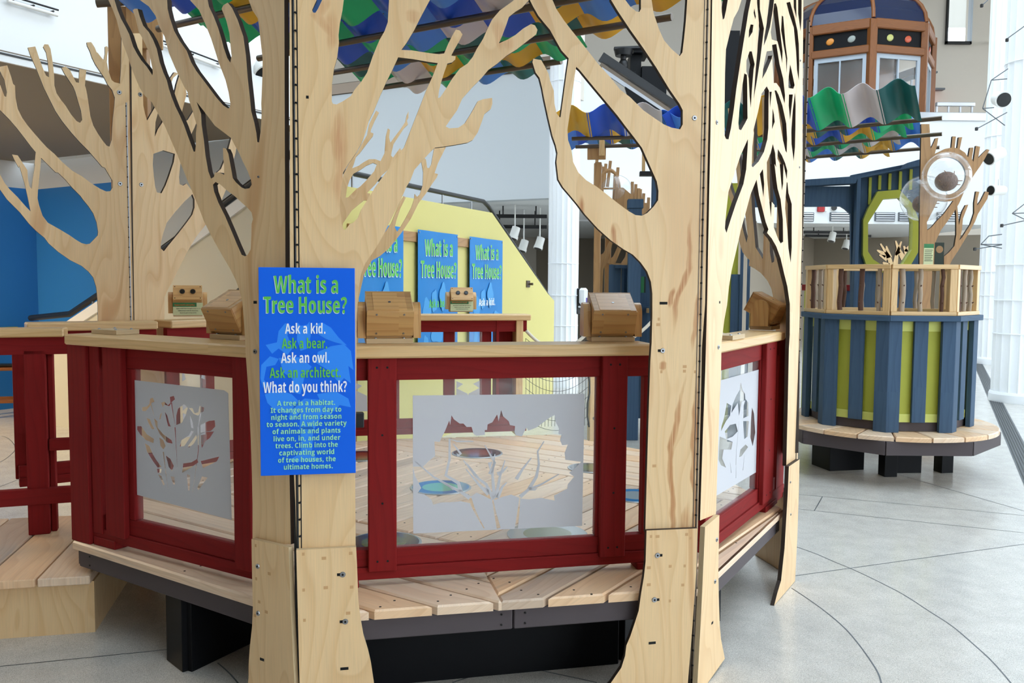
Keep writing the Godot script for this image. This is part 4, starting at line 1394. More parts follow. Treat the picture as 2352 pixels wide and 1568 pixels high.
func tree_a():
	var o := thing("plywood_tree", "plywood cut-out tree carrying the blue sign", "tree", ground(A_POS.x, A_POS.y), "plywood trees of the nearest tree house")
	var l := plane(A_POS.x, A_POS.y, -33)
	var outline := trace(l, [580, 1245, 580, 1158, 578.6, 1088, 576, 1008, 570.6, 901, 564, 807, 562.5, 766, 558.5, 715, 556, 688, 549, 664, 541, 642, 528, 616, 509, 584, 485, 541, 469, 509, 450, 460, 431, 415, 418, 383,
		408, 357, 398, 334, 388, 311, 378, 288, 365, 265, 357, 250, 349, 235, 332, 219, 321, 202, 311, 179, 301, 153, 293, 128, 283, 102, 274, 71, 268, 46, 258, 20, 249, 0, 232, -60,
		250, -66, 263, 0, 270, 23, 278, 43, 288, 61, 297, 79, 301, 92, 306, 107, 314, 122, 324, 138, 337, 153, 347, 168, 350, 173, 351, 166, 349, 153, 346, 138, 342, 120, 334, 102, 325, 84, 319, 74, 311, 41, 305, 24,
		309, 20, 316, 20, 321, 38, 329, 59, 342, 74, 352, 92, 360, 112, 367, 143, 375, 166, 383, 184, 388, 204, 394, 222, 403, 245, 413, 265, 423, 288, 431, 311, 439, 332, 445, 348, 448, 348, 450, 332, 450, 306, 452, 288, 446, 268, 441, 250, 434, 230, 431, 212, 423, 199, 413, 179, 401, 153, 388, 122, 378, 84, 367, 64, 357, 36, 342, 15, 321, 0, 290, -58,
		345, -70, 384, 0, 385, 20, 390, 41, 400, 71, 413, 94, 429, 117, 439, 143, 451, 163, 467, 184, 482, 204, 497, 224, 513, 242, 524, 249, 528, 247, 529, 237, 525, 212, 518, 184, 510, 163, 502, 143, 495, 120, 485, 89, 472, 56, 457, 23, 436, 0, 412, -60,
		462, -66, 477, 0, 480, 15, 491, 38, 501, 64, 508, 87, 514, 110, 522, 133, 529, 144, 532, 128, 529, 102, 527, 77, 520, 48, 509, 20, 513, 12, 523, 6,
		533, 18, 546, 46, 559, 84, 565, 128, 569, 179, 574, 224, 577, 255, 584, 281, 589, 306, 591, 326, 595, 327, 599, 298, 601, 259, 600, 238, 603, 167, 603, 134, 598, 89, 595, 60, 592, 42, 580, 24, 571, 0, 548, -70,
		648, -84, 653, 0, 654, 300, 655.5, 600, 660, 850, 665, 1093, 668, 1250])
	var ha := trace(l, [85, 55, 140, 125, 190, 190, 250, 270, 330, 330, 395, 380, 420, 430, 465, 510, 500, 590, 545, 680, 575, 760, 580, 800, 560, 832, 520, 838, 490, 825, 440, 780, 410, 740, 400, 680, 385, 600, 370, 520, 350, 475, 322, 468, 324, 540, 332, 640, 333, 710, 290, 690, 250, 690, 240, 730, 215, 745, 190, 680, 165, 540, 150, 400, 130, 260, 125, 160, 105, 110], 430, 220, 3.92)
	var hb := trace(l, [255, 775, 300, 800, 350, 845, 430, 905, 490, 960, 545, 1010, 580, 1050, 592, 1110, 580, 1150, 578, 1260, 572, 1380, 545, 1430, 520, 1445, 490, 1430, 450, 1340, 400, 1220, 340, 1080, 280, 960, 242, 860, 232, 800], 430, 220, 3.92)
	plate(o, "panel", l, [outline], [ha, hb], PLY, M.plywood, M.burnt_edge, Vector2(0.95, 0.0))
	var lf := shifted(l, 0.02)
	var foot := trace(lf, [577.7, 1237.5, 663, 1257, 668, 1400, 676, 1565, 686, 1672, 560, 1664, 566, 1600, 571, 1555, 571, 1527, 573.6, 1486.5, 579, 1437.5, 581, 1391, 579, 1323])
	var fb := plate(o, "foot_board", lf, [floor_clip(foot)], [], PLY, M.plywood, M.ply_edge_light, Vector2(0.75, 0.1))
	bolt(fb, lf, 592, 1300)
	bolt(fb, lf, 593, 1408)
	slot(fb, lf, 602, 1514)
	bolt(o, l, 586, 807)
	bolt(o, l, 594, 406, 0.004)
	plug(fb, lf, [105, 620, 215, 577, 130, 815, 100, 340, 190, 900, 95, 930], 560, 1160, 3.675)
	# right half, in the plane of the front side
	var r := plane(A_POS.x, A_POS.y, 12.4)
	outline = trace(r, [441, 4240, 432, 3900, 420, 3660, 400, 2900, 392, 2000, 388, 700, 386, -240, 600, -240, 1480, -60, 1470, 0, 1400, 130, 1350, 230, 1290, 330, 1250, 385, 1330, 388, 1400, 400, 1470, 410, 1540, 418, 1580, 412, 1610, 340, 1645, 270, 1670, 228, 1700, 235, 1722, 265, 1700, 310, 1660, 380, 1635, 428, 1668, 435, 1665, 460, 1640, 482, 1605, 490, 1580, 560, 1555, 640, 1540, 700, 1533, 757,
		1550, 750, 1590, 690, 1640, 610, 1700, 530, 1760, 490, 1800, 440, 1830, 380, 1880, 300, 1920, 210, 1950, 150, 2010, 80, 2080, 30, 2120, 0, 2200, -60, 2300, -60, 2235, 0, 2180, 60, 2130, 90, 2080, 130, 2060, 190, 2030, 270, 2002, 335, 2070, 305, 2130, 270, 2190, 220, 2250, 185, 2280, 195, 2300, 230, 2290, 265, 2230, 310, 2140, 380, 2060, 430, 1990, 490, 1920, 540, 1870, 600, 1800, 670, 1720, 760, 1680, 850, 1630, 920, 1592, 976,
		1620, 990, 1690, 985, 1740, 950, 1790, 870, 1840, 780, 1880, 765, 1950, 755, 1952, 800, 1940, 840, 1890, 880, 1870, 940, 1840, 1020, 1800, 1080, 1760, 1100, 1660, 1118, 1570, 1132, 1510, 1138, 1480, 1165, 1420, 1230, 1350, 1310, 1320, 1390, 1290, 1440, 1250, 1530, 1210, 1614, 1160, 1714, 1110, 1814, 1060, 1904, 1010, 1974, 970, 2034, 940, 2104, 925, 2194, 915, 2294, 905, 2444, 902, 2900, 893, 3670, 897, 4230], 550, 0, 3.36)
	var top_cut := trace(r, [805, 0, 795, 80, 775, 180, 765, 270, 768, 330, 755, 440, 730, 530, 715, 640, 712, 780, 720, 800, 750, 805, 800, 780, 860, 740, 890, 690, 940, 630, 985, 560, 1030, 430, 1080, 310, 1120, 240, 1145, 170, 1155, 0, 1160, -300, 812, -300], 550, 0, 3.36)
	var slot_cut := trace(r, [600, -300, 596, 0, 575, 45, 561, 78, 568, 96, 586, 99, 605, 70, 638, 0, 660, -300], 550, 0, 3.36)
	var mid_cut := trace(r, [1225, 442, 1340, 456, 1450, 476, 1530, 487, 1490, 590, 1440, 700, 1390, 830, 1350, 930, 1300, 1060, 1268, 1142, 1160, 1290, 1050, 1440, 985, 1544, 940, 1614, 915, 1679, 880, 1716, 850, 1730, 820, 1769, 805, 1774, 788, 1720, 776, 1640, 772, 1560, 790, 1420, 800, 1330, 850, 1250, 900, 1180, 940, 1110, 960, 1060, 980, 1000, 1000, 930, 1040, 850, 1090, 730, 1130, 640, 1180, 540], 550, 0, 3.36)
	plate(o, "panel", r, [outline], [top_cut, slot_cut, mid_cut], PLY, M.plywood_cathedral, M.burnt_edge, Vector2(0.12, 0.0))
	var rf := shifted(r, 0.02)
	foot = trace(rf, [680.5, 1263, 818, 1256, 820, 1296, 823, 1378, 828, 1418.5, 835, 1459, 846, 1495, 852.5, 1524, 859, 1568, 870, 1640, 900, 1700, 694, 1700, 688, 1565])
	fb = plate(o, "foot_board", rf, [floor_clip(foot)], [], PLY, M.plywood, M.ply_edge_light, Vector2(0.1, 1.6))
	for p in [[787, 1319], [793, 1427]]:
		slot(fb, rf, p[0] - 4, p[1], 0.024)
		bolt(fb, rf, p[0], p[1], 0.0095)
	slot(fb, rf, 791, 1535, 0.026)
	plug(fb, rf, [502, 412, 676, 447, 902, 405, 505, 715, 692, 695, 910, 690, 512, 970, 880, 910], 560, 1160, 3.675)
	slot(o, r, 706, 223, 0.008)
	slot(o, r, 586, 694, 0.01)
	var kb := on_plane(r, 827, 985)
	var ka := on_plane(r, 837, 950)
	bar(o, "black_bracket", r, Vector3(kb.x - 0.05, kb.y, -0.05), Vector3(ka.x, ka.y, -0.02), M.black_metal, 0.003)
	hinge(o, A_POS, -10.3, 0.02, 2.62, M.black_metal)

func floor_clip(p: PackedVector2Array) -> PackedVector2Array:
	var q := PackedVector2Array()
	for v in p:
		q.append(Vector2(v.x, maxf(v.y, 0.002)))
	var r := PackedVector2Array()
	for v in q:
		if r.is_empty() or r[r.size() - 1].distance_to(v) > 0.002:
			r.append(v)
	return r

func mixed(t: Transform3D, parts: Array) -> PackedVector2Array:
	# parts: [[ox, oy, s, [x, y, ...]], ...]
	var r := PackedVector2Array()
	for p in parts:
		r.append_array(trace(t, p[3], p[0], p[1], p[2]))
	return r

func tree_b_and_c():
	var b := thing("plywood_tree", "plywood cut-out tree with brown streaks standing beside the frosted maple pane", "tree", ground(B_POS.x, B_POS.y), "plywood trees of the nearest tree house")
	var l := plane(B_POS.x, B_POS.y, 12.4)
	var outline := mixed(l, [[1150, 800, 3.36, [1117, 1420, 1117, 1380, 1130, 900, 1145, 400, 1155, 100]],
		[1150, 400, 3.36, [1165, 1300, 1170, 1100, 1170, 920, 1160, 830, 1130, 750, 1080, 680, 1020, 620, 950, 580, 850, 510, 750, 420, 650, 310, 590, 230, 540, 170, 480, 100, 445, 40]],
		[1150, 0, 3.36, [430, 1250, 438, 1180, 425, 1120, 400, 1050, 365, 900, 335, 760, 320, 680, 300, 600, 270, 560, 245, 480, 252, 452, 290, 460, 312, 462, 340, 510, 370, 570, 380, 620, 410, 700, 415, 800, 430, 870, 452, 902, 462, 905, 490, 700, 510, 550, 525, 450, 470, 390, 430, 320, 380, 230, 330, 170, 290, 120, 250, 50, 225, 0, 200, -60, 1000, -240, 1632, -240, 1620, 0, 1615, 400, 1603, 1000, 1595, 1344, 1578, 2344, 1552, 2688]],
		[1150, 800, 3.36, [1545, 400, 1532, 900, 1520, 1410]]])
	var o1 := trace(l, [1160, -400, 1165, 0, 1180, 100, 1220, 220, 1260, 310, 1320, 380, 1382, 432, 1402, 405, 1415, 300, 1430, 150, 1440, 0, 1442, -400], 1150, 0, 3.36)
	var o2 := trace(l, [940, -400, 962, 0, 1000, 50, 1045, 88, 1070, 92, 1082, 70, 1082, 0, 1084, -400], 1150, 0, 3.36)
	var o4 := trace(l, [380, -400, 400, 0, 430, 70, 490, 160, 560, 250, 640, 350, 750, 490, 850, 600, 920, 690, 1000, 750, 1100, 850, 1200, 920, 1260, 960, 1320, 985, 1385, 997, 1405, 960, 1405, 850, 1380, 800, 1300, 685, 1200, 520, 1100, 370, 1000, 230, 900, 80, 852, 0, 820, -400], 1150, 0, 3.36)
	var o6 := trace(l, [583, 515, 570, 600, 555, 700, 545, 800, 530, 900, 515, 1000, 520, 1080, 545, 1150, 560, 1250, 600, 1330, 660, 1390, 740, 1439, 800, 1484, 900, 1564, 980, 1624, 1040, 1659, 1090, 1664, 1130, 1644, 1180, 1594, 1215, 1544, 1218, 1474, 1205, 1400, 1170, 1320, 1130, 1230, 1090, 1140, 1030, 1060, 960, 970, 900, 890, 800, 770, 700, 650, 610, 540], 1150, 0, 3.36)
	plate(b, "panel", l, [outline], [o1, o2, o4, o6], PLY, M.plywood_streaked, M.burnt_edge, Vector2(1.1, 0.0))
	var lf := shifted(l, 0.02)
	var foot := trace(lf, [1485, 1218, 1602.5, 1213, 1599, 1318, 1590.5, 1437, 1580, 1568, 1578, 1640, 1340, 1640, 1375, 1598, 1403, 1568, 1427, 1533, 1435.7, 1506, 1438.7, 1482, 1447.6, 1461, 1456.5, 1434.6, 1467, 1402, 1473, 1360, 1479, 1324.5, 1483, 1289])
	var fb := plate(b, "foot_board", lf, [floor_clip(foot)], [], PLY, M.plywood, M.burnt_edge, Vector2(0.9, 0.6))
	for p in [[1510, 1275], [1503, 1377]]:
		slot(fb, lf, p[0] + 4, p[1], 0.024)
		bolt(fb, lf, p[0], p[1], 0.0095)
	slot(fb, lf, 1498, 1476, 0.026)
	plug(fb, lf, [1160, 308, 1210, 308, 1435, 292, 1465, 320, 1143, 549, 1308, 538, 1420, 535, 1143, 680, 1405, 682, 1305, 805], 1150, 1140, 3.36)
	slot(b, l, 1524, 696, 0.028)
	slot(b, l, 1518, 805, 0.022)
	bolt(b, l, 1522, 805, 0.009)
	bolt(b, l, 1595, 271, 0.009)
	plug(b, l, [1240, 180, 1420, 140, 1418, 175, 1500, 180, 1185, 906], 1150, 800, 3.36)
	plug(b, l, [1220, 1118, 1216, 1160], 1150, 400, 3.36)
	hinge(b, B_POS, 35.5, 0.02, 2.7, M.bronze)
	# the side between tree b and tree c: both trees' lace-like panels lie in one plane
	var t := plane(B_POS.x, B_POS.y, 58.5)
	var c2 := [1640.0, 0.0, 4.75]
	var c3 := [1640.0, 300.0, 3.92]
	var lace := mixed(t, [[0, 0, 1, [1637, -84, 1632, 297, 1630, 400, 1624, 697, 1620, 850, 1614, 1008, 1608, 1195, 1644.6, 1180, 1647, 1098, 1653, 919, 1656, 860, 1657.4, 787, 1663.4, 736, 1670, 700]],
		[c3[0], c3[1], c3[2], [135, 1400, 160, 1250, 200, 1080, 240, 900, 290, 720, 330, 570, 383, 440, 405, 580, 440, 720, 465, 820, 490, 888, 478, 920, 520, 970, 560, 1040, 600, 1150, 630, 1280, 660, 1400, 683, 1560]],
		[0, 0, 1, [1814, 769, 1812, 800, 1809, 949, 1806, 1070, 1832, 1062, 1837.5, 800, 1842, 555, 1843, 427, 1844, 150, 1846, -84]]])
	var cuts := []
	for a in [
		[300, 0, 265, 110, 215, 200, 180, 330, 130, 540, 120, 800, 114, 1270, 116, 1480, 130, 1515, 158, 1520, 185, 1400, 215, 1200, 245, 960, 300, 600, 345, 320, 375, 130, 402, 0, 440, -500, 380, -500],
		[78, -500, 80, 0, 85, 130, 96, 215, 112, 200, 132, 110, 150, 0, 180, -500],
		[330, 800, 305, 960, 278, 1180, 266, 1340, 272, 1410, 295, 1420, 335, 1350, 366, 1290, 362, 900, 358, 815],
		[388, 560, 354, 660, 352, 780, 378, 850, 388, 1050, 402, 1178, 412, 1000, 432, 760, 444, 700, 430, 640, 412, 560],
		[470, 40, 490, 250, 472, 560, 458, 720, 440, 960, 432, 1080, 465, 900, 505, 640, 545, 310, 530, 240, 500, 100, 498, -500, 462, -500],
		[600, 0, 575, 250, 550, 400, 543, 500, 575, 420, 610, 300, 640, 120, 655, 0, 690, -500, 640, -500],
		[400, 265, 382, 330, 378, 415, 420, 350, 430, 270], [440, 90, 432, 140, 450, 212, 456, 180],
		[575, 560, 540, 720, 525, 860, 570, 780, 630, 640, 645, 550],
		[655, 40, 640, 200, 618, 350, 630, 430, 660, 440, 692, 450, 720, 560, 744, 690, 748, 560, 720, 330, 690, 80, 675, 35],
		[632, 490, 640, 720, 652, 905, 680, 905, 720, 960, 770, 1130, 775, 1040, 755, 860, 715, 700, 680, 480],
		[740, 170, 732, 330, 757, 480, 785, 640, 790, 800, 800, 640, 780, 480, 755, 180],
		[830, 20, 790, 30, 820, 150, 870, 300, 895, 560, 905, 760, 925, 880, 930, 700, 925, 480, 910, 330, 880, 200],
		[865, -500, 870, 80, 900, 200, 897, 60, 890, -500], [918, -500, 918, 150, 945, 345, 955, 200, 958, -500],
		[830, 700, 812, 860, 812, 960, 865, 968, 880, 930, 845, 760], [818, 1030, 814, 1150, 830, 1310, 848, 1150, 860, 1030],
		[605, 1000, 612, 1180, 630, 1000], [640, 1180, 632, 1410, 662, 1330, 655, 1250]]:
		cuts.append(trace(t, a, c2[0], c2[1], c2[2]))
	cuts.append(trace(t, [1761.1, 198, 1749.5, 214.7, 1741, 256.8, 1730.5, 299, 1731.8, 305, 1728, 335.7, 1726.7, 381.6, 1729.3, 384, 1742, 371.4, 1754.8, 348.5, 1762.4, 320.4, 1765, 295, 1765.3, 231.6, 1766.3, 208.4]))
	cuts.append(trace(t, [1779, 207.5, 1786, 242, 1793, 290, 1798, 320, 1804, 346, 1807, 351, 1808, 320, 1806, 284, 1797, 242, 1788, 217, 1783, 207.5]))
	cuts.append(trace(t, [1826, 212, 1821, 252, 1817.5, 300, 1818, 331, 1823, 370, 1826, 338, 1827, 295, 1827.5, 240]))
	for a in [
		[305, 75, 240, 220, 180, 400, 130, 550, 105, 780, 98, 880, 112, 920, 150, 800, 200, 650, 265, 480, 290, 350, 305, 120],
		[440, 345, 412, 390, 425, 470, 445, 600, 452, 480],
		[530, 120, 510, 200, 475, 285, 478, 430, 494, 600, 512, 780, 520, 640, 545, 670, 540, 800, 538, 870, 580, 980, 600, 1015, 622, 1000, 620, 800, 600, 620, 572, 520, 562, 450, 545, 300, 560, 330, 550, 200],
		[575, 165, 570, 250, 590, 290, 612, 540, 622, 480, 625, 300, 655, 440, 660, 360, 640, 290, 610, 220],
		[655, 460, 645, 600, 640, 700, 660, 900, 670, 1060, 690, 1190, 700, 1050, 700, 660, 670, 560, 662, 470]]:
		cuts.append(trace(t, a, c3[0], c3[1], c3[2]))
	var split := on_plane(t, 1771, 380).x
	var half_b := PackedVector2Array([Vector2(-9, -9), Vector2(split, -9), Vector2(split, 9), Vector2(-9, 9)])
	var half_c := PackedVector2Array([Vector2(split + 0.0004, -9), Vector2(9, -9), Vector2(9, 9), Vector2(split + 0.0004, 9)])
	var out_b := []
	for p in Geometry2D.intersect_polygons(k1000(lace), k1000(half_b)):
		out_b.append(unscale(p))
	var out_c := []
	for p in Geometry2D.intersect_polygons(k1000(lace), k1000(half_c)):
		out_c.append(unscale(p))
	plate(b, "panel", t, out_b, cuts, PLY, M.plywood, M.burnt_edge, Vector2(0.05, 0.0))
	var f := shifted(t, 0.02)
	foot = trace(f, [1619.5, 1210, 1652.5, 1182.5, 1651, 1250, 1650, 1307, 1651, 1370, 1653, 1432, 1656, 1467, 1665, 1512, 1625, 1575, 1600, 1612, 1602, 1568, 1611, 1400])
	fb = plate(b, "foot_board", f, [floor_clip(foot)], [], PLY, M.plywood, M.ply_edge_light, Vector2(0.3, 0.8))
	bolt(fb, f, 1646, 1239)
	bolt(fb, f, 1642, 1335)
	slot(fb, f, 1636, 1430, 0.02)
	bolt(b, t, 1650, 797)
	bolt(b, t, 1646, 281)
	slot(b, t, 1653, 694, 0.012)
	var c := thing("plywood_tree", "plywood cut-out tree with lace-like branches beside the sunlit floor", "tree", ground(C_POS.x, C_POS.y), "plywood trees of the nearest tree house")
	plate(c, "panel", t, out_c, cuts, PLY, M.plywood, M.burnt_edge, Vector2(-0.6, 0.0))
	foot = trace(f, [1812, 1071, 1836.5, 1054.5, 1834.5, 1140, 1831.5, 1229, 1826, 1340, 1778, 1397, 1785, 1363, 1794, 1333, 1802, 1259, 1809, 1140])
	fb = plate(c, "foot_board", f, [floor_clip(foot)], [], PLY, M.plywood, M.burnt_edge, Vector2(0.7, 1.9))
	bolt(fb, f, 1816, 1181, 0.006)
	bolt(fb, f, 1815, 1107, 0.006)
	bolt(c, t, 1836, 384, 0.006)
	bolt(c, t, 1838, 139, 0.006)
	var r := plane(C_POS.x, C_POS.y, 102.4)
	var back := trace(r, [640, 2900, 600, 2300, 585, 1800, 575, 1568, 560, 1490, 545, 1420, 510, 1350, 450, 1280, 390, 1240, 342, 1215, 347, 1165, 320, 1140, 285, 1095, 260, 1020, 240, 930, 228, 800, 200, 690, 150, 560, 120, 420, 150, 430, 190, 560, 232, 660, 240, 480, 220, 300, 180, 100, 150, -200, 190, -200, 232, 120, 262, 320, 275, 520, 262, 760, 290, 900, 320, 1010, 332, 950, 320, 830, 300, 700, 318, 520, 335, 300, 330, 0, 330, -300, 380, -300, 390, 0, 385, 300, 362, 560, 372, 740, 388, 900, 402, 1050, 440, 1110, 468, 1155, 475, 985, 480, 700, 470, 300, 460, -300, 520, -300, 530, 300, 536, 700, 530, 1010, 532, 1090, 548, 1190, 570, 1180, 590, 1000, 600, 500, 600, -300, 760, -300, 780, 600, 775, 1568, 770, 2300, 760, 2900], c3[0], c3[1], c3[2])
	plate(c, "panel", r, [back], [], PLY, M.plywood, M.burnt_edge, Vector2(0.4, 0.0))
	foot = trace(shifted(r, 0.02), [1806, 1120, 1808, 1345, 1790, 1328, 1732, 1290, 1744, 1272, 1746, 1258, 1754, 1253, 1768, 1240, 1780, 1218, 1788, 1120])
	plate(c, "foot_board", shifted(r, 0.02), [floor_clip(foot)], [], PLY, M.plywood, M.burnt_edge, Vector2(0.2, 1.2))
	hinge(c, C_POS, 80, 0.02, 2.7, M.bronze)

func unscale(p: PackedVector2Array) -> PackedVector2Array:
	var r := PackedVector2Array()
	for v in p:
		r.append(v / 1000.0)
	return r

func tree_d():
	var o := thing("plywood_tree", "plywood cut-out tree with spreading bare branches in front of the blue wall", "tree", ground(D_POS.x, D_POS.y), "plywood trees of the nearest tree house")
	var l := plane(D_POS.x, D_POS.y, 33)
	var k := 3.92
	var j := 3.733
	var outline := mixed(l, [[0, 0, k, [1158, 300, 1095, 300, 1090, 600, 1080, 752, 1030, 740, 1005, 720, 980, 650, 962, 560, 965, 500, 977, 440, 965, 415, 945, 420, 945, 480, 935, 540, 915, 520, 880, 475, 870, 470, 855, 430, 830, 390, 820, 378, 780, 382, 785, 410, 810, 460, 830, 520, 860, 580, 900, 640, 940, 700, 970, 760, 1010, 810, 1035, 880,
		1030, 950, 1018, 1050, 1010, 1150, 1005, 1260, 985, 1320, 960, 1310, 920, 1260, 880, 1200, 840, 1130, 815, 1050, 800, 950, 785, 850, 775, 800, 765, 770, 770, 700, 778, 632, 715, 620, 712, 680, 710, 745, 685, 740, 660, 690, 630, 630, 590, 597, 555, 610, 580, 660, 620, 720, 660, 780, 680, 830, 700, 900, 730, 1000, 740, 1080, 720, 1105, 690, 1090, 640, 1030, 590, 950, 550, 900, 510, 840, 490, 770, 487, 680, 475, 560, 455, 440, 435, 400, 400, 398, 388, 420, 415, 470, 430, 550, 440, 640, 440, 695, 415, 680, 380, 600, 345, 500, 318, 418, 250, 428, 275, 500, 320, 600, 360, 700, 400, 800, 450, 900, 500, 1000, 560, 1090, 640, 1190, 720, 1280, 800, 1360, 860, 1430, 920, 1500]],
		[0, 380, j, [900, 20, 935, 80, 965, 130, 965, 190, 945, 220, 910, 222, 860, 200, 780, 150, 700, 90, 620, 45]],
		[0, 0, k, [560, 1458, 490, 1385, 420, 1325, 370, 1270, 300, 1190, 250, 1130, 200, 1060, 160, 980, 140, 880, 135, 770, 118, 755, 100, 690, 65, 588, 0, 600, -40, 560, -60, 640, 0, 640, 40, 720, 62, 830, 55, 872, 40, 865, 0, 760, -90, 700, -110, 880, 0, 990, 80, 1070, 150, 1150, 220, 1240, 280, 1320, 322, 1370, 312, 1470]],
		[0, 380, j, [300, 0, 280, 120, 272, 200, 255, 180, 240, 120, 235, 40]],
		[0, 0, k, [200, 1460, 160, 1398, 108, 1390, 130, 1440, 170, 1510]],
		[0, 380, j, [165, 0, 210, 150, 240, 280, 262, 393, 220, 350, 150, 270, 80, 200, 40, 150, 0, 75, -70, -60, -110, 60, -60, 110, 0, 205, 60, 290, 170, 400, 250, 500, 310, 560, 380, 618, 420, 670, 500, 740, 600, 810, 700, 860, 760, 910, 800, 960, 825, 1040, 832, 1100, 840, 1200, 842, 1500, 860, 2600, 1150, 2600, 1145, 1335, 1120, 200]]])
	var hole := mixed(l, [[0, 0, k, [370, 1420, 450, 1500, 500, 1550]], [0, 380, j, [500, 62, 560, 120, 620, 190, 690, 260, 715, 295, 760, 350, 800, 410, 830, 490, 842, 570, 838, 600, 800, 640, 770, 670, 740, 675, 700, 665, 650, 635, 600, 600, 500, 540, 410, 490, 365, 430, 335, 340, 322, 280, 327, 200, 337, 100, 347, 10]]])
	plate(o, "panel", l, [outline], [hole], PLY, M.plywood, M.burnt_edge, Vector2(1.2, 0.0))
	bolt(o, l, 274, 212, 0.012)
	bolt(o, l, 276, 422, 0.012)
	var r := plane(D_POS.x, D_POS.y, 50)
	outline = mixed(r, [[0, 380, j, [1152, 1335, 1152, 2600, 1420, 2600, 1410, 1500, 1410, 1130, 1430, 1080, 1470, 1010, 1510, 930, 1550, 850, 1590, 770, 1640, 680, 1690, 600, 1770, 500, 1830, 420, 1900, 300, 1960, 150, 1990, 0]],
		[0, 0, k, [2120, 1380, 2150, 1200, 2140, 1100, 2090, 1110, 2080, 1250, 2040, 1400, 1990, 1520]],
		[0, 380, j, [1860, 60, 1800, 170, 1740, 250, 1690, 290, 1665, 240, 1600, 155, 1570, 172, 1540, 160, 1535, 100, 1545, 0]],
		[0, 0, k, [1640, 1400, 1680, 1300, 1750, 1150, 1800, 1020, 1830, 900, 1790, 880, 1740, 1000, 1690, 1080, 1650, 1100, 1640, 1000, 1680, 850, 1660, 700, 1620, 660, 1590, 760, 1560, 900, 1480, 1050, 1460, 1105, 1420, 1165]],
		[0, 0, k, [1395, 1230, 1400, 1100, 1420, 1020, 1500, 850, 1560, 700, 1610, 660, 1570, 650, 1470, 800, 1395, 965, 1325, 1085, 1305, 1020, 1290, 950, 1285, 700, 1280, 300, 1180, 300]], [0, 380, j, [1138, 300]]])
	var leaf := trace(r, [1650, 245, 1580, 310, 1500, 400, 1430, 490, 1400, 580, 1380, 660, 1378, 710, 1405, 735, 1440, 690, 1530, 580, 1600, 490, 1650, 420, 1668, 360, 1668, 290], 0, 380, j)
	var v_cut := trace(r, [1310, -10, 1320, 100, 1330, 180, 1345, 230, 1385, 238, 1420, 170, 1450, 90, 1490, -30, 1500, -100, 1400, -130, 1315, -100], 0, 380, j)
	plate(o, "panel", r, [outline], [leaf, v_cut], PLY, M.plywood, M.burnt_edge, Vector2(0.3, 0.0))
	bolt(o, r, 324.5, 424, 0.012)
	bolt(o, r, 322, 217, 0.012)
	hinge(o, D_POS, 41.5, 0.3, 2.4, M.steel)
	# square post behind the hinge that carries the canopy
	var q := plane(D_POS.x - 0.05, D_POS.y + 0.14, 10)
	var pst := thing("canopy_post", "brown wooden post with a rounded bracket plate holding the canopy pipe", "post", q.origin)
	bar(pst, "post", q, Vector3(-0.1, 0.0, -0.09), Vector3(0.1, 2.95, 0.0), M.tan_wood, 0.004)
	bar(pst, "bracket_plate", q, Vector3(0.0, 2.72, 0.001), Vector3(0.19, 3.0, 0.02), M.tan_wood, 0.004)
	rod(pst, "pipe_stub", q * Vector3(-0.14, 2.94, 0.05), q * Vector3(0.22, 2.99, 0.05), 0.022, M.bronze)

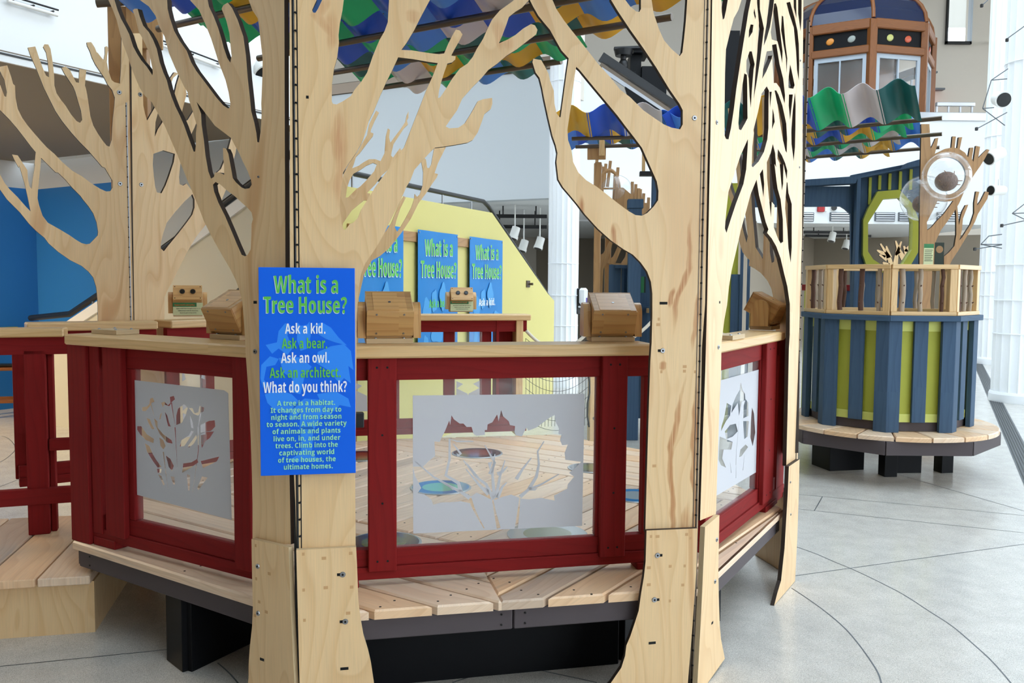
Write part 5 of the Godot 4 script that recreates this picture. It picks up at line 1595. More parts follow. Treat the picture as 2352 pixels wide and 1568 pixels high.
func tree_e():
	var t := plane(-1.29, 6.35, 12.4)
	var o := thing("plywood_tree", "shaded plywood cut-out tree with twisting branches in front of the grey gallery", "tree", t.origin, "plywood trees of the nearest tree house")
	var c := [550.0, 0.0, 3.36]
	var main := trace(t, [690, 3800, 700, 2300, 720, 1700, 770, 1500, 800, 1350, 830, 1290, 880, 1200, 905, 1180, 950, 1100, 985, 1040, 1000, 960, 1030, 900, 1055, 852, 1077, 870, 1045, 930, 1015, 1000, 1012, 1020, 1035, 1030, 1030, 1050, 990, 1100, 930, 1180, 900, 1210, 885, 1260, 870, 1298, 920, 1278, 960, 1250, 1000, 1228, 1050, 1228, 1088, 1243, 1120, 1180, 1125, 1120, 1130, 1050, 1145, 990, 1162, 1002, 1155, 1060, 1165, 1100, 1190, 1065, 1240, 1000, 1280, 940, 1290, 890, 1305, 858, 1304, 910, 1292, 930, 1300, 960, 1270, 990, 1230, 1050, 1190, 1110, 1175, 1170, 1170, 1200, 1185, 1215, 1210, 1180, 1240, 1140, 1247, 1160, 1268, 1140, 1262, 1200, 1220, 1260, 1165, 1292, 1100, 1350, 1050, 1420, 985, 1488, 1010, 1492, 1000, 1546, 960, 1546, 870, 1620, 800, 1720, 785, 1800, 775, 2300, 770, 3800], c[0], c[1], c[2])
	var hole := trace(t, [880, 1340, 930, 1312, 980, 1278, 1030, 1256, 1060, 1268, 1040, 1320, 980, 1390, 930, 1440, 900, 1460, 840, 1520, 820, 1525, 830, 1450, 850, 1390], c[0], c[1], c[2])
	plate(o, "panel", t, [main], [hole], PLY, M.plywood, M.burnt_edge, Vector2(0.2, 0.2))
	var second := trace(t, [1640, 1000, 1592, 1135, 1560, 1200, 1530, 1260, 1503, 1338, 1530, 1345, 1520, 1372, 1485, 1420, 1440, 1490, 1380, 1570, 1320, 1690, 1250, 1795, 1150, 1920, 1080, 1978, 1020, 2010, 960, 2120, 920, 2300, 900, 3800, 780, 3800, 790, 2300, 830, 2150, 900, 2030, 1000, 1940, 1080, 1850, 1130, 1780, 1170, 1720, 1210, 1620, 1240, 1550, 1266, 1513, 1282, 1528, 1240, 1610, 1210, 1700, 1197, 1755, 1215, 1788, 1245, 1745, 1285, 1675, 1325, 1600, 1345, 1540, 1350, 1497, 1368, 1520, 1390, 1500, 1412, 1430, 1416, 1330, 1400, 1245, 1420, 1222, 1437, 1232, 1446, 1296, 1462, 1300, 1478, 1268, 1490, 1200, 1502, 1138, 1560, 990], c[0], c[1], c[2])
	plate(o, "panel", shifted(t, 0.02), [second], [], PLY, M.plywood, M.burnt_edge, Vector2(0.7, 0.5))

# ---------------------------------------------------------------- wooden viewers on the handrails
func side_plate_mesh() -> ArrayMesh:
	if cache.has("viewer side"):
		return cache["viewer side"]
	var p := PackedVector2Array([Vector2(-0.043, 0.0), Vector2(0.043, 0.0), Vector2(0.043, 0.085)])
	for i in range(1, 12):
		var a := PI * i / 12
		p.append(Vector2(cos(a) * 0.043, 0.085 + sin(a) * 0.043))
	p.append(Vector2(-0.043, 0.085))
	cache["viewer side"] = plate_mesh([p], [], 0.027, Vector2(0.1, 0.2))
	return cache["viewer side"]

# t: base centre on the handrail; x along the rail, z outwards
func viewer(t: Transform3D, label: String, tilt := 27.0, caption := "", words := [], face := "viewer_wood"):
	var o := thing("wooden_viewer", label, "viewer", t.origin, "wooden viewers on the handrails")
	bar(o, "base_plate", t, Vector3(-0.083, 0, -0.052), Vector3(0.083, 0.018, 0.052), M.ply_edge_light, 0.001, 0)
	bar(o, "block", t, Vector3(-0.083, 0.018, -0.03), Vector3(0.083, 0.038, 0.03), M.viewer_wood_light, 0.002, 0)
	for s in [-1.0, 1.0]:
		var st := t * Transform3D(Basis(Vector3(0, 0, -1), Vector3.UP, Vector3(1, 0, 0)), Vector3(s * 0.098 + 0.0135, 0.019, 0))
		put(o, "side_plate", side_plate_mesh(), M.viewer_wood, st)
		var bt := t * Vector3(s * 0.05, 0.018, 0.042)
		put(o, "bolt", dome_mesh(0.0055), M.steel, Transform3D(Basis(), bt))
	var bd := t * Transform3D(Basis(Vector3.RIGHT, deg_to_rad(tilt)), Vector3(0, 0.106, 0.004))
	var body := bar(o, "body", bd, Vector3(-0.0825, -0.05, -0.072), Vector3(0.0825, 0.05, 0.072), M.viewer_wood, 0.003, 0)
	bar(body, "lid", bd, Vector3(-0.058, 0.0495, -0.066), Vector3(0.058, 0.0512, 0.066), M.viewer_wood_light, 0.0, 0)
	rod(body, "screw", bd * Vector3(0, 0.051, 0.01), bd * Vector3(0, 0.0525, 0.01), 0.005, M.steel)
	var fr := bar(body, "front_plate", bd, Vector3(-0.0825, -0.05, 0.0722), Vector3(0.0825, 0.047, 0.0745), M.viewer_wood, 0.0005, 0)
	for x in [-0.048, 0.048]:
		for y in [-0.04, 0.036]:
			rod(fr, "screw", bd * Vector3(x, y, 0.074), bd * Vector3(x, y, 0.0757), 0.0038, M.steel, -1, 10)
	var bk := bar(body, "eyepiece_plate", bd, Vector3(-0.0825, -0.05, -0.0752), Vector3(0.0825, 0.05, -0.0722), M[face], 0.0005, 0)
	for x in [-0.03, 0.03]:
		var ep := rod(bk, "eyepiece", bd * Vector3(x, 0.005, -0.0752), bd * Vector3(x, 0.005, -0.081), 0.0155, M.black_metal)
		rod(ep, "lens", bd * Vector3(x, 0.005, -0.081), bd * Vector3(x, 0.005, -0.0815), 0.0105, M.lens_black)
	for x in [-0.072, 0.072]:
		for y in [-0.04, 0.04]:
			rod(bk, "screw", bd * Vector3(x, y, -0.0752), bd * Vector3(x, y, -0.0768), 0.003, M.hole_black, -1, 8)
	# picture label on the inner side
	var lt := t * Transform3D(Basis(Vector3.UP, PI), Vector3(0, 0.046, -0.056))
	var lb := bar(o, "label_plate", lt, Vector3(-0.085, -0.038, -0.003), Vector3(0.085, 0.038, 0.0), M.label_pale, 0.0005)
	bar(lb, "label_header", lt, Vector3(-0.085, 0.013, 0.0001), Vector3(0.05, 0.037, 0.0006), M.label_green, 0.0)
	if caption != "":
		text(lb, "label_title", lt * Transform3D(Basis(), Vector3(-0.018, 0.024, 0.0007)), caption, 0.009, M.label_orange, 0.115, 0.0005)
		for i in words.size():
			text(lb, "label_text", lt * Transform3D(Basis(), Vector3(0.002, 0.002 - 0.013 * i, 0.0003)), words[i], 0.005, M.label_ink, 0.135 - 0.02 * i, 0.0004)

func dome_mesh(r: float) -> ArrayMesh:
	var key := "dome %s" % r
	if not cache.has(key):
		var prof := []
		for i in 6:
			var a := PI / 2 * i / 5
			prof.append([cos(a) * r, sin(a) * r * 0.8])
		cache[key] = lathe_mesh(prof, 14)
	return cache[key]

func rail_spot(px: float, py: float, deg: float) -> Transform3D:
	var p := at_height(px, py, CAP)
	var t := plane(p.x, -p.z, deg)
	t.origin.y = CAP + 0.0005
	return t

func build_viewers():
	viewer(rail_spot(893, 787, 12.4), "wooden viewer on the front handrail beside the blue sign")
	viewer(rail_spot(1402, 783, 5), "wooden viewer on the front handrail against the streaked plywood trunk")
	viewer(rail_spot(541, 778, -31.5), "wooden viewer half hidden behind the trunk that carries the sign")
	viewer(rail_spot(1757, 756, 59), "wooden viewer on the right handrail with its eyepieces turned to the deck", 27, "")
	viewer(rail_spot(432, 726, 200), "wooden viewer with a label about a caterpillar", 32, "Gypsy moth caterpillar", ["Gypsy moths were brought to the U.S. in", "a failed attempt to make silk. Unfortunately,", "they are very good at eating oak trees."])
	viewer(rail_spot(1058, 716, 192.4), "wooden viewer with a snail label in front of the blue banners", 24, "Woodland snail", ["Woodland snails like this one are", "hidden in the forest. They help", "recycle dead wood and leaves."])
	for s in [[265, 766, -31.5, "empty plywood mounting plate with four bolts on the left handrail"], [1668, 778, 59, "empty plywood mounting plate on the handrail beside the streaked tree"]]:
		var t := rail_spot(s[0], s[1], s[2])
		var o := thing("mounting_plate", s[3], "plate", t.origin)
		bar(o, "plate", t, Vector3(-0.083, 0, -0.052), Vector3(0.083, 0.018, 0.052), M.ply_edge_light, 0.001, 0)
		for x in [-0.055, 0.055]:
			for z in [-0.035, 0.035]:
				put(o, "bolt", dome_mesh(0.006), M.steel, t * Transform3D(Basis(), Vector3(x, 0.018, z)))

# ---------------------------------------------------------------- the blue sign
func print_line(parent: Node, t: Transform3D, words: String, x0: float, x1: float, y: float, cap_px: float, m, m_px: float, turn := 0.0, z := 0.0, bold := true):
	var a := on_plane(t, x0, y)
	var b := on_plane(t, x1, y)
	var c := (a + b) / 2
	text(parent, "lettering", t * Transform3D(Basis(Vector3.BACK, turn), Vector3(c.x, c.y, z)), words, cap_px * m_px, m, absf(b.x - a.x), 0.0008, bold)

# jaunty headline: every letter a little turned, pale copy below, green on top
func headline(parent: Node, t: Transform3D, words: String, x0: float, x1: float, y: float, cap: float, z: float, shadow := 0.0016):
	var a := on_plane(t, x0, y)
	var b := on_plane(t, x1, y)
	var c := (a + b) / 2
	var w := absf(b.x - a.x)
	text(parent, "lettering", t * Transform3D(Basis(), Vector3(c.x - shadow, c.y - shadow, z)), words, cap * 1.02, M.print_pale, w * 1.005, 0.0006)
	text(parent, "lettering", t * Transform3D(Basis(), Vector3(c.x, c.y, z + 0.0006)), words, cap, M.print_green, w, 0.0006)

func build_poster():
	var base := plane(A_POS.x, A_POS.y, 12.4)
	var corner := on_plane(shifted(base, 0.03), 816, 850)
	var cw := shifted(base, 0.03) * v3(corner)
	var t := plane(cw.x, -cw.z, 10.5)
	var o := thing("sign_board", "bright blue sign asking what a tree house is, mounted on the plywood tree", "sign", t * Vector3(-0.15, 0.85, 0.01))
	var x0 := on_plane(t, 596, 850).x
	var x1 := on_plane(t, 816, 850).x
	var y1 := on_plane(t, 706, 614.5).y
	var y0 := on_plane(t, 706, 1089.5).y
	var b := bar(o, "board", t, Vector3(x0, y0, -0.006), Vector3(x1, y1, 0.0), M.sign_blue, 0.001)
	var k := absf(x1 - x0) / 220.0
	# pale silhouettes of a tree full of animals
	var z := 0.0004
	for a in [
		[690, 980, 720, 980, 716, 1040, 735, 1060, 657, 1060, 692, 1040], # trunk
		[676, 930, 700, 915, 735, 918, 752, 940, 770, 960, 740, 950, 722, 985, 688, 985, 690, 945, 672, 965, 662, 958],
		[683, 740, 690, 748, 705, 746, 711, 738, 714, 770, 706, 800, 690, 806, 682, 780], # owl
		[722, 745, 740, 740, 760, 752, 778, 775, 797, 793, 770, 786, 748, 778, 732, 768], # bird
		[640, 760, 655, 742, 668, 748, 660, 770, 672, 800, 660, 815, 640, 800, 625, 812, 610, 792, 636, 786], # squirrel
		[598, 868, 600, 838, 620, 818, 640, 824, 632, 838, 612, 842, 606, 872, 620, 888, 604, 890],
		[730, 808, 760, 795, 790, 790, 806, 806, 812, 850, 800, 840, 806, 880, 790, 868, 780, 880, 760, 858, 748, 846, 724, 832], # porcupine
		[640, 822, 690, 820, 716, 842, 700, 862, 690, 905, 668, 900, 672, 870, 652, 856],
		[608, 905, 640, 895, 670, 905, 690, 925, 660, 950, 630, 940, 614, 925],
		[728, 905, 770, 898, 800, 915, 806, 935, 780, 930, 768, 945, 740, 930]]:
		plate(b, "silhouette", shifted(t, z), [trace(t, a)], [], 0.0004, M.sign_blue_light, M.sign_blue_light)
	headline(b, t, "What is a", 631, 778, 654, 39 * k, 0.001)
	headline(b, t, "Tree House?", 606, 797, 701, 37 * k, 0.001)
	for l in [["Ask a kid.", 655, 748, 755, "print_white", 23], ["Ask a bear.", 648, 752, 789, "print_green", 23], ["Ask an owl.", 646, 757, 822, "print_white", 23], ["Ask an architect.", 620, 783, 856, "print_green", 23], ["What do you think?", 605, 797, 889, "print_white", 25]]:
		print_line(b, t, l[0], l[1], l[2], l[3], l[5], M[l[4]], k, 0.0, 0.0012)
	for l in [["A tree is a habitat.", 637, 770, 925], ["It changes from day to", 622, 784, 941], ["night and from season", 623, 784, 957], ["to season. A wide variety", 612, 796, 973], ["of animals and plants", 626, 782, 989.5], ["live on, in, and under", 628, 781, 1006], ["trees. Climb into the", 633, 776, 1022], ["captivating world", 642, 768, 1038.5], ["of tree houses, the", 639, 771, 1055], ["ultimate homes.", 652, 764, 1071]]:
		print_line(b, t, l[0], l[1], l[2], l[3], 11.5, M.print_mint, k, 0.0, 0.0012)

# ---------------------------------------------------------------- banners on the yellow wall
func build_banners():
	var w := plane(-0.684, 8.0, 70)
	var t := shifted(w, 0.035)
	var bt := thing("wall_batten", "brown wooden batten fixed along the yellow wall behind the banners", "batten", w * Vector3(0, 1.86, 0))
	var ya := on_plane(shifted(w, 0.02), 1000, 546).y
	bar(bt, "batten", w, Vector3(-1.6, ya - 0.055, 0.0), Vector3(1.2, ya + 0.03, 0.02), M.tan_wood, 0.002, 0)
	var spots := [[818, 925, "blue banner hanging nearest to the shaded plywood branches", "", "print_green", 0], [959, 1050, "blue banner with the words about a bear", "Ask a bear.", "print_green", 697], [1078, 1153, "blue banner with the words about a kid", "Ask a kid.", "print_white", 694]]
	for s in spots:
		var a := on_plane(t, s[0], 600).x
		var b := on_plane(t, s[1], 600).x
		var o := thing("hanging_banner", s[2], "banner", t * Vector3((a + b) / 2, 0.75, 0), "blue banners on the yellow wall")
		var top := 1.90
		var sheet := put(o, "cloth", banner_mesh(b - a, 0.78, top), M.banner_blue, t * Transform3D(Basis(), Vector3((a + b) / 2, 0, 0)))
		var wd := b - a
		var c := (a + b) / 2
		var f := shifted(t, 0.012)
		text(sheet, "lettering", f * Transform3D(Basis(Vector3.BACK, 0.02), Vector3(c - 0.006, top - 0.150, 0)), "What is a", 0.145, M.print_pale, wd * 0.70, 0.0008)
		text(sheet, "lettering", f * Transform3D(Basis(Vector3.BACK, 0.02), Vector3(c, top - 0.145, 0.001)), "What is a", 0.14, M.print_green, wd * 0.70, 0.0008)
		text(sheet, "lettering", f * Transform3D(Basis(), Vector3(c - 0.006, top - 0.345, 0)), "Tree House?", 0.145, M.print_pale, wd * 0.90, 0.0008)
		text(sheet, "lettering", f * Transform3D(Basis(), Vector3(c, top - 0.34, 0.001)), "Tree House?", 0.14, M.print_green, wd * 0.90, 0.0008)
		if s[3] != "":
			var y := on_plane(t, (s[0] + s[1]) / 2, s[5]).y
			text(sheet, "lettering", f * Transform3D(Basis(), Vector3(c, y, 0)), s[3], 0.07, M[s[4]], wd * 0.5, 0.0008)
		for q in [[-0.12, -0.62, 0.07, 0.2], [0.1, -0.58, 0.09, 0.24], [-0.3, -0.7, 0.1, 0.22], [0.3, -0.85, 0.12, 0.2], [-0.05, -0.9, 0.16, 0.2], [-0.33, -1.0, 0.06, 0.16]]:
			var blob := PackedVector2Array()
			for i in 24:
				var an := TAU * i / 24
				var rr := 1.0 + 0.13 * sin(an * 4 + q[0] * 20)
				blob.append(Vector2(c + q[0] * wd + cos(an) * q[2] * rr * wd, top + q[1] + sin(an) * q[3] * 0.5 * rr))
			plate(sheet, "silhouette", shifted(t, 0.0105), [blob], [], 0.0004, M.banner_blue_light, M.banner_blue_light)
		for x in [a + 0.02, b - 0.02]:
			rod(o, "grommet", t * Vector3(x, top - 0.02, 0.004), t * Vector3(x, top - 0.02, 0.012), 0.008, M.steel)

func banner_mesh(w: float, y0: float, y1: float) -> ArrayMesh:
	var st := begin()
	var n := 16
	for i in n:
		var u0 := float(i) / n
		var u1 := float(i + 1) / n
		var f := func(u: float) -> Array: return [Vector3((u - 0.5) * w, 0, 0.004 + 0.0055 * sin(u * 9.0)), Vector3(-0.0055 * 9.0 * cos(u * 9.0) / w, 0, 1).normalized()]
		var a: Array = f.call(u0)
		var b: Array = f.call(u1)
		smooth_quad(st, [a[0] + Vector3.UP * y0, a[1]], [b[0] + Vector3.UP * y0, b[1]], [b[0] + Vector3.UP * y1, b[1]], [a[0] + Vector3.UP * y1, a[1]])
		var bk := Vector3(0, 0, -0.002)
		smooth_quad(st, [a[0] + Vector3.UP * y0 + bk, -a[1]], [b[0] + Vector3.UP * y0 + bk, -b[1]], [b[0] + Vector3.UP * y1 + bk, -b[1]], [a[0] + Vector3.UP * y1 + bk, -a[1]])
	return st.commit()

# ---------------------------------------------------------------- canopies of wavy coloured panels on pipes
func wave_mesh(wl: float, amp: float, h: float) -> ArrayMesh:
	var key := "wave %s %s %s" % [wl, amp, h]
	if cache.has(key):
		return cache[key]
	var st := begin()
	var n := 12
	var rows := []
	for i in n + 1:
		var x := wl * (float(i) / n - 0.5) * 1.06
		var z := amp * cos(TAU * x / wl)
		var d := -amp * TAU / wl * sin(TAU * x / wl)
		rows.append([Vector3(x, 0, z), Vector3(-d, 0, 1).normalized()])
	for i in n:
		for s in [1.0, -1.0]:
			var o := 0.0015
			var a: Array = rows[i]
			var b: Array = rows[i + 1]
			smooth_quad(st, [a[0] + a[1] * o * s, a[1] * s], [b[0] + b[1] * o * s, b[1] * s], [b[0] + b[1] * o * s + Vector3.UP * h, b[1] * s], [a[0] + a[1] * o * s + Vector3.UP * h, a[1] * s])
		for y in [0.0, h]:
			var a: Array = rows[i]
			var b: Array = rows[i + 1]
			var u: Vector3 = Vector3.UP * y
			quad(st, a[0] + a[1] * 0.0015 + u, b[0] + b[1] * 0.0015 + u, b[0] - b[1] * 0.0015 + u, a[0] - a[1] * 0.0015 + u, Vector3.UP if y > 0 else Vector3.DOWN)
	cache[key] = st.commit()
	return cache[key]

func canopy(label: String, ox: float, oz: float, deg: float, rows: int, v0: float, pitch: float, left: Callable, right: Callable, wl: float, amp: float, h: float, y: float, pipes: Array, seed_: int, lean_deg := 62.0):
	# x along the pipes, rows step towards the viewer (local z)
	var t := plane(ox, oz, deg)
	var o := thing("wave_canopy", label, "canopy", t * Vector3(0, y, 0), "canopies of wavy coloured panels")
	var r := RandomNumberGenerator.new()
	r.seed = seed_
	var pal := ["wave_green", "wave_blue", "wave_gold", "wave_teal", "wave_sky", "wave_white", "wave_green", "wave_blue", "wave_gold", "wave_teal"]
	var m := wave_mesh(wl, amp, h)
	var lean := Basis(Vector3.RIGHT, deg_to_rad(lean_deg))
	var last := -1
	for j in rows:
		var v := v0 + j * pitch
		var l: float = left.call(v)
		var e: float = right.call(v)
		var k := int(floor(l / wl))
		while (k + 0.5) * wl < e:
			var x := (k + (0.5 if j % 2 else 0.0)) * wl
			if x > l:
				var c := r.randi() % pal.size()
				if c == last:
					c = (c + 3) % pal.size()
				last = c
				var w := put(o, "wave_panel", m, M[pal[c]], t * Transform3D(lean, Vector3(x, y, v) - lean.y * h / 2))
				if j < 30:
					for yy in [0.3, 0.7]:
						var q := Vector3(x, y, v) + lean * Vector3(-wl * 0.47, h * (yy - 0.5), -amp * 0.95 + 0.0005)
						rod(w, "screw", t * q, t * (q + lean.z * 0.004), 0.0035, M.steel, -1, 8)
			k += 1
	for p in pipes:
		rod(o, "pipe", t * Vector3(p[0], p[3], p[2]), t * Vector3(p[1], p[3], p[2]), 0.017, M.bronze)

func build_canopies():
	canopy("large canopy of wavy coloured panels over the nearest deck", 0.16, 5.0, -32, 9, -0.1, 0.27, func(_v): return -1.25, func(v): return minf(maxf(0.02, 2.0 * v), 1.5), 0.27, 0.036, 0.36, 2.79,
		[[-1.3, 0.12, 0.0, 2.68], [-1.3, 0.95, 0.45, 2.68], [-1.3, 1.5, 0.9, 2.68], [-1.35, 1.5, 1.5, 2.7], [-1.35, 1.5, 2.1, 2.7]], 21)
	canopy("small canopy of wavy coloured panels over the distant blue tree house", 0.63, 8.15, -12, 3, -0.05, 0.34, func(_v): return -0.02, func(_v): return 0.85, 0.30, -0.045, 0.34, 2.82,
		[[-0.05, 1.0, 0.05, 2.70], [-0.02, 1.0, 0.5, 2.70]], 8)
	canopy("canopy of wavy coloured panels over the pod with the birch railing", 3.77, 8.03, -36, 6, -0.1, 0.36, func(_v): return -1.9, func(v): return -0.12 + 0.19 * v, 0.25, -0.05, 0.34, 2.82,
		[[-1.9, 0.1, 0.0, 2.70], [-1.9, 0.25, 0.75, 2.70], [-1.9, 0.38, 1.5, 2.70]], 33, 52.0)

# ---------------------------------------------------------------- the blue and lime pod on the right
const POD := Vector2(2.96, 6.85)

func pod_at(k: float, r: float) -> Vector2:
	var a := deg_to_rad(202.5 + 45.0 * k)
	return POD + Vector2(cos(a), sin(a)) * r

func build_pod():
	# deck of wedge boards
	var d := thing("pod_deck", "round wooden deck of the blue pod on black legs", "deck", ground(POD.x, POD.y))
	var t := Transform3D(Basis(Vector3.RIGHT, Vector3(0, 0, -1), Vector3.UP), ground(POD.x, POD.y, 0.385))
	for k in 20:
		var a := TAU * k / 20 + 0.004
		var b := TAU * (k + 1) / 20 - 0.012
		var p := PackedVector2Array()
		for i in 4:
			var an := lerpf(a, b, i / 3.0)
			p.append(Vector2(cos(an), sin(an)) * 0.80)
		p.append(Vector2(cos(b), sin(b)) * 0.3)
		p.append(Vector2(cos(a), sin(a)) * 0.3)
		board(d, "deck_board", t, p, 0.034, [M.deck_wood_warm, M.deck_wood][k % 2], false)
	for k in 8:
		var a := pod_at(k, 0.80)
		var b := pod_at(k + 1, 0.80)
		var f := beam(d, "fascia_board", ground(a.x, a.y, 0.30), ground(b.x, b.y, 0.30), 0.03, 0.1, M.fascia_brown, 0.002)
	for s in [[1945, 1080, 0.30, 0.26, 12], [2046, 1095, 0.10, 0.10, 5], [2085, 1086, 0.22, 0.2, 5], [2176, 1086, 0.10, 0.10, 10], [1930, 1066, 0.12, 0.12, 5]]:
		var g := at_height(s[0], s[1], 0)
		var q := plane(g.x, -g.z, s[4])
		bar(d, "leg", q, Vector3(-s[2] / 2, 0, -s[3]), Vector3(s[2] / 2, 0.26, 0), M.black_paint, 0.002)
	# slatted fence
	var o := thing("slat_fence", "blue and lime slatted parapet round the pod", "fence", ground(POD.x, POD.y, 0.385))
	for k in 8:
		var ia := pod_at(k, 0.56)
		var ib := pod_at(k + 1, 0.56)
		beam(o, "inner_board", ground(ia.x, ia.y, 0.432), ground(ib.x, ib.y, 0.432), 0.02, 0.09, M.fascia_brown, 0.002)
	for k in range(-2, 6):
		var va := pod_at(k, 0.63)
		var vb := pod_at(k + 1, 0.63)
		var deg := rad_to_deg(atan2(vb.y - va.y, vb.x - va.x))
		var q := plane(va.x, va.y, deg)
		var len := va.distance_to(vb)
		bar(o, "cap_board", q, Vector3(-0.01, 1.195, -0.07), Vector3(len + 0.01, 1.235, 0.03), M.blue_stain, 0.003, 0)
		for e in [[0.0, 0.095], [len - 0.095, len]]:
			bar(o, "post_board", q, Vector3(e[0], 0.385, -0.035), Vector3(e[1], 1.195, 0.0), M.blue_stain, 0.002)
		var n := 2
		var w := (len - 0.19)
		for i in n + 1:
			var x := 0.095 + w * (i + 0.5) / (n + 1)
			if i == 1:
				bar(o, "slat", q, Vector3(x - 0.05, 0.455, -0.04), Vector3(x + 0.05, 1.195, -0.015), M.blue_stain, 0.002)
			bar(o, "slat_back", q, Vector3(x - w / 6 - 0.01, 0.50, -0.07), Vector3(x + w / 6 + 0.01, 1.12, -0.05), M.lime_paint, 0.0)
		bar(o, "top_batten", q, Vector3(0.09, 1.12, -0.055), Vector3(len - 0.09, 1.195, -0.042), M.lime_light, 0.0, 0)
		bar(o, "bottom_batten", q, Vector3(0.09, 0.455, -0.055), Vector3(len - 0.09, 0.515, -0.042), M.lime_light, 0.0, 0)
	# birch stick railing
	var b := thing("birch_railing", "pale wooden railing filled with upright birch sticks on top of the blue parapet", "railing", ground(POD.x, POD.y, 1.236))
	var r := RandomNumberGenerator.new()
	r.seed = 4
	for k in range(-2, 6):
		var va := pod_at(k, 0.615)
		var vb := pod_at(k + 1, 0.615)
		var deg := rad_to_deg(atan2(vb.y - va.y, vb.x - va.x))
		var q := plane(va.x, va.y, deg)
		var len := va.distance_to(vb)
		bar(b, "bottom_rail", q, Vector3(0, 1.236, -0.05), Vector3(len, 1.264, 0.02), M.rail_wood, 0.002, 0)
		bar(b, "top_rail", q, Vector3(0, 1.572, -0.05), Vector3(len, 1.604, 0.02), M.rail_wood, 0.002, 0)
		for e in [[0.0, 0.045], [len - 0.05, len]]:
			bar(b, "post", q, Vector3(e[0], 1.264, -0.045), Vector3(e[1], 1.572, 0.012), M.rail_wood, 0.002)
		for i in 3:
			var x: float = lerpf(0.1, len - 0.1, i / 2.0) + r.randf_range(-0.02, 0.02)
			var pts := []
			for j in 6:
				pts.append(q * Vector3(x + r.randf_range(-0.006, 0.006), lerpf(1.264, 1.572, j / 5.0), -0.02 + r.randf_range(-0.004, 0.004)))
			var st := put(b, "birch_stick", tube_mesh(pts, r.randf_range(0.013, 0.021), 9), [M.birch_bark, M.birch_bark, M.dark_bark][r.randi() % 3], Transform3D())
			for j in 2:
				var kn: Vector3 = pts[1 + j * 2] + q.basis.z * 0.014
				rod(st, "knot", kn, kn + q.basis.z * 0.012 + Vector3.UP * 0.006, 0.006, M.dark_bark, 0.003, 7)
	# tree with two clear domes
	t = plane(3.25, 7.55, -6)
	var tr := thing("pod_tree", "brown wooden cut-out tree holding clear domes above the pod", "tree", t.origin)
	var c := [2060.0, 300.0, 4.613]
	var main := trace(t, [236, 2000, 240, 1420, 245, 700, 260, 0, 258, -70, 345, -70, 360, 190, 385, 140, 410, 80, 440, 75, 425, 160, 402, 245, 450, 222, 510, 192, 578, 180, 590, 60, 626, 62, 612, 180, 640, 186, 655, 70, 693, 68, 666, 196, 722, 232, 756, 282, 775, 180, 812, 178, 795, 300, 812, 330, 838, 160, 882, 170, 862, 290, 910, 240, 955, 196, 982, 204, 930, 300, 880, 380, 830, 450, 780, 530, 720, 630, 660, 770, 600, 870, 530, 970, 470, 1050, 430, 1130, 402, 1200, 395, 1420, 400, 2000], c[0], c[1], c[2])
	var ring := PackedVector2Array()
	var cc := on_plane(t, 2174, 404)
	var rad: float = on_plane(t, 2226, 404).x - cc.x
	for i in 36:
		ring.append(cc + Vector2(cos(TAU * i / 36), sin(TAU * i / 36)) * rad * 0.86)
	var gap := trace(t, [432, 742, 520, 752, 600, 742, 500, 880, 420, 960, 370, 1020, 322, 1055, 318, 970, 380, 850], c[0], c[1], c[2])
	plate(tr, "trunk_panel", t, [main], [ring, gap], 0.03, M.tan_wood, M.burnt_edge, Vector2(0.1, 0.3))
	var side := trace(t, [508, 1500, 510, 1330, 560, 1290, 620, 1220, 640, 1100, 640, 900, 626, 800, 650, 780, 668, 1000, 690, 900, 705, 850, 740, 785, 768, 780, 745, 840, 710, 930, 700, 1050, 672, 1160, 700, 1130, 790, 990, 830, 870, 830, 760, 850, 640, 885, 645, 866, 720, 862, 790, 900, 740, 950, 640, 985, 650, 970, 720, 920, 800, 870, 880, 840, 960, 780, 1070, 720, 1170, 660, 1270, 600, 1360, 570, 1420, 560, 1500], c[0], c[1], c[2])
	plate(tr, "branch_panel", shifted(t, -0.02), [side], [], 0.03, M.tan_wood, M.burnt_edge, Vector2(0.4, 0.1))
	for s in [[2174, 404, 0.03, "clear acrylic dome bubble set in the brown wooden branch ring"], [2122, 456, -0.1, "clear acrylic dome bubble half hidden behind the brown trunk"]]:
		var q := on_plane(shifted(t, s[2]), s[0], s[1])
		var sp := SphereMesh.new()
		sp.radius = rad * 1.06
		sp.height = rad * 2.12
		sp.radial_segments = 48
		sp.rings = 24
		var bub := thing("acrylic_dome", s[3], "dome", shifted(t, s[2]) * v3(q), "clear domes")
		put(bub, "shell", sp, M.acrylic, shifted(t, s[2]) * Transform3D(Basis(), v3(q)))
		put(bub, "collar", lathe_mesh([[rad * 1.03, -0.012], [rad * 1.09, -0.012], [rad * 1.09, 0.012], [rad * 1.03, 0.012]], 48), M.acrylic, shifted(t, s[2]) * Transform3D(Basis(Vector3.RIGHT, PI / 2), v3(q)))
		var nest := thing("twig_nest", "dark brown nest ball inside the dome " + ("in the branch ring" if s[2] > 0 else "behind the brown trunk"), "nest", shifted(t, s[2]) * v3(q))
		var nm := SphereMesh.new()
		nm.radius = rad * 0.5
		nm.height = rad * 0.9
		nm.radial_segments = 14
		nm.rings = 8
		put(nest, "ball", nm, M.dark_bark, shifted(t, s[2]) * Transform3D(Basis(), v3(q - Vector2(0, rad * 0.25))))
		for i in 9:
			var an := TAU * i / 9
			var c0 := shifted(t, s[2]) * v3(q + Vector2(cos(an) * rad * 0.3, sin(an) * rad * 0.25 - rad * 0.25), 0.04)
			rod(nest, "twig", c0, c0 + Vector3(cos(an * 2.3), sin(an * 1.7), 0.3) * rad * 0.3, 0.006, M.oak, 0.003, 6)
	# two small signs on the railing
	t = plane(2.97, 6.42, 2)
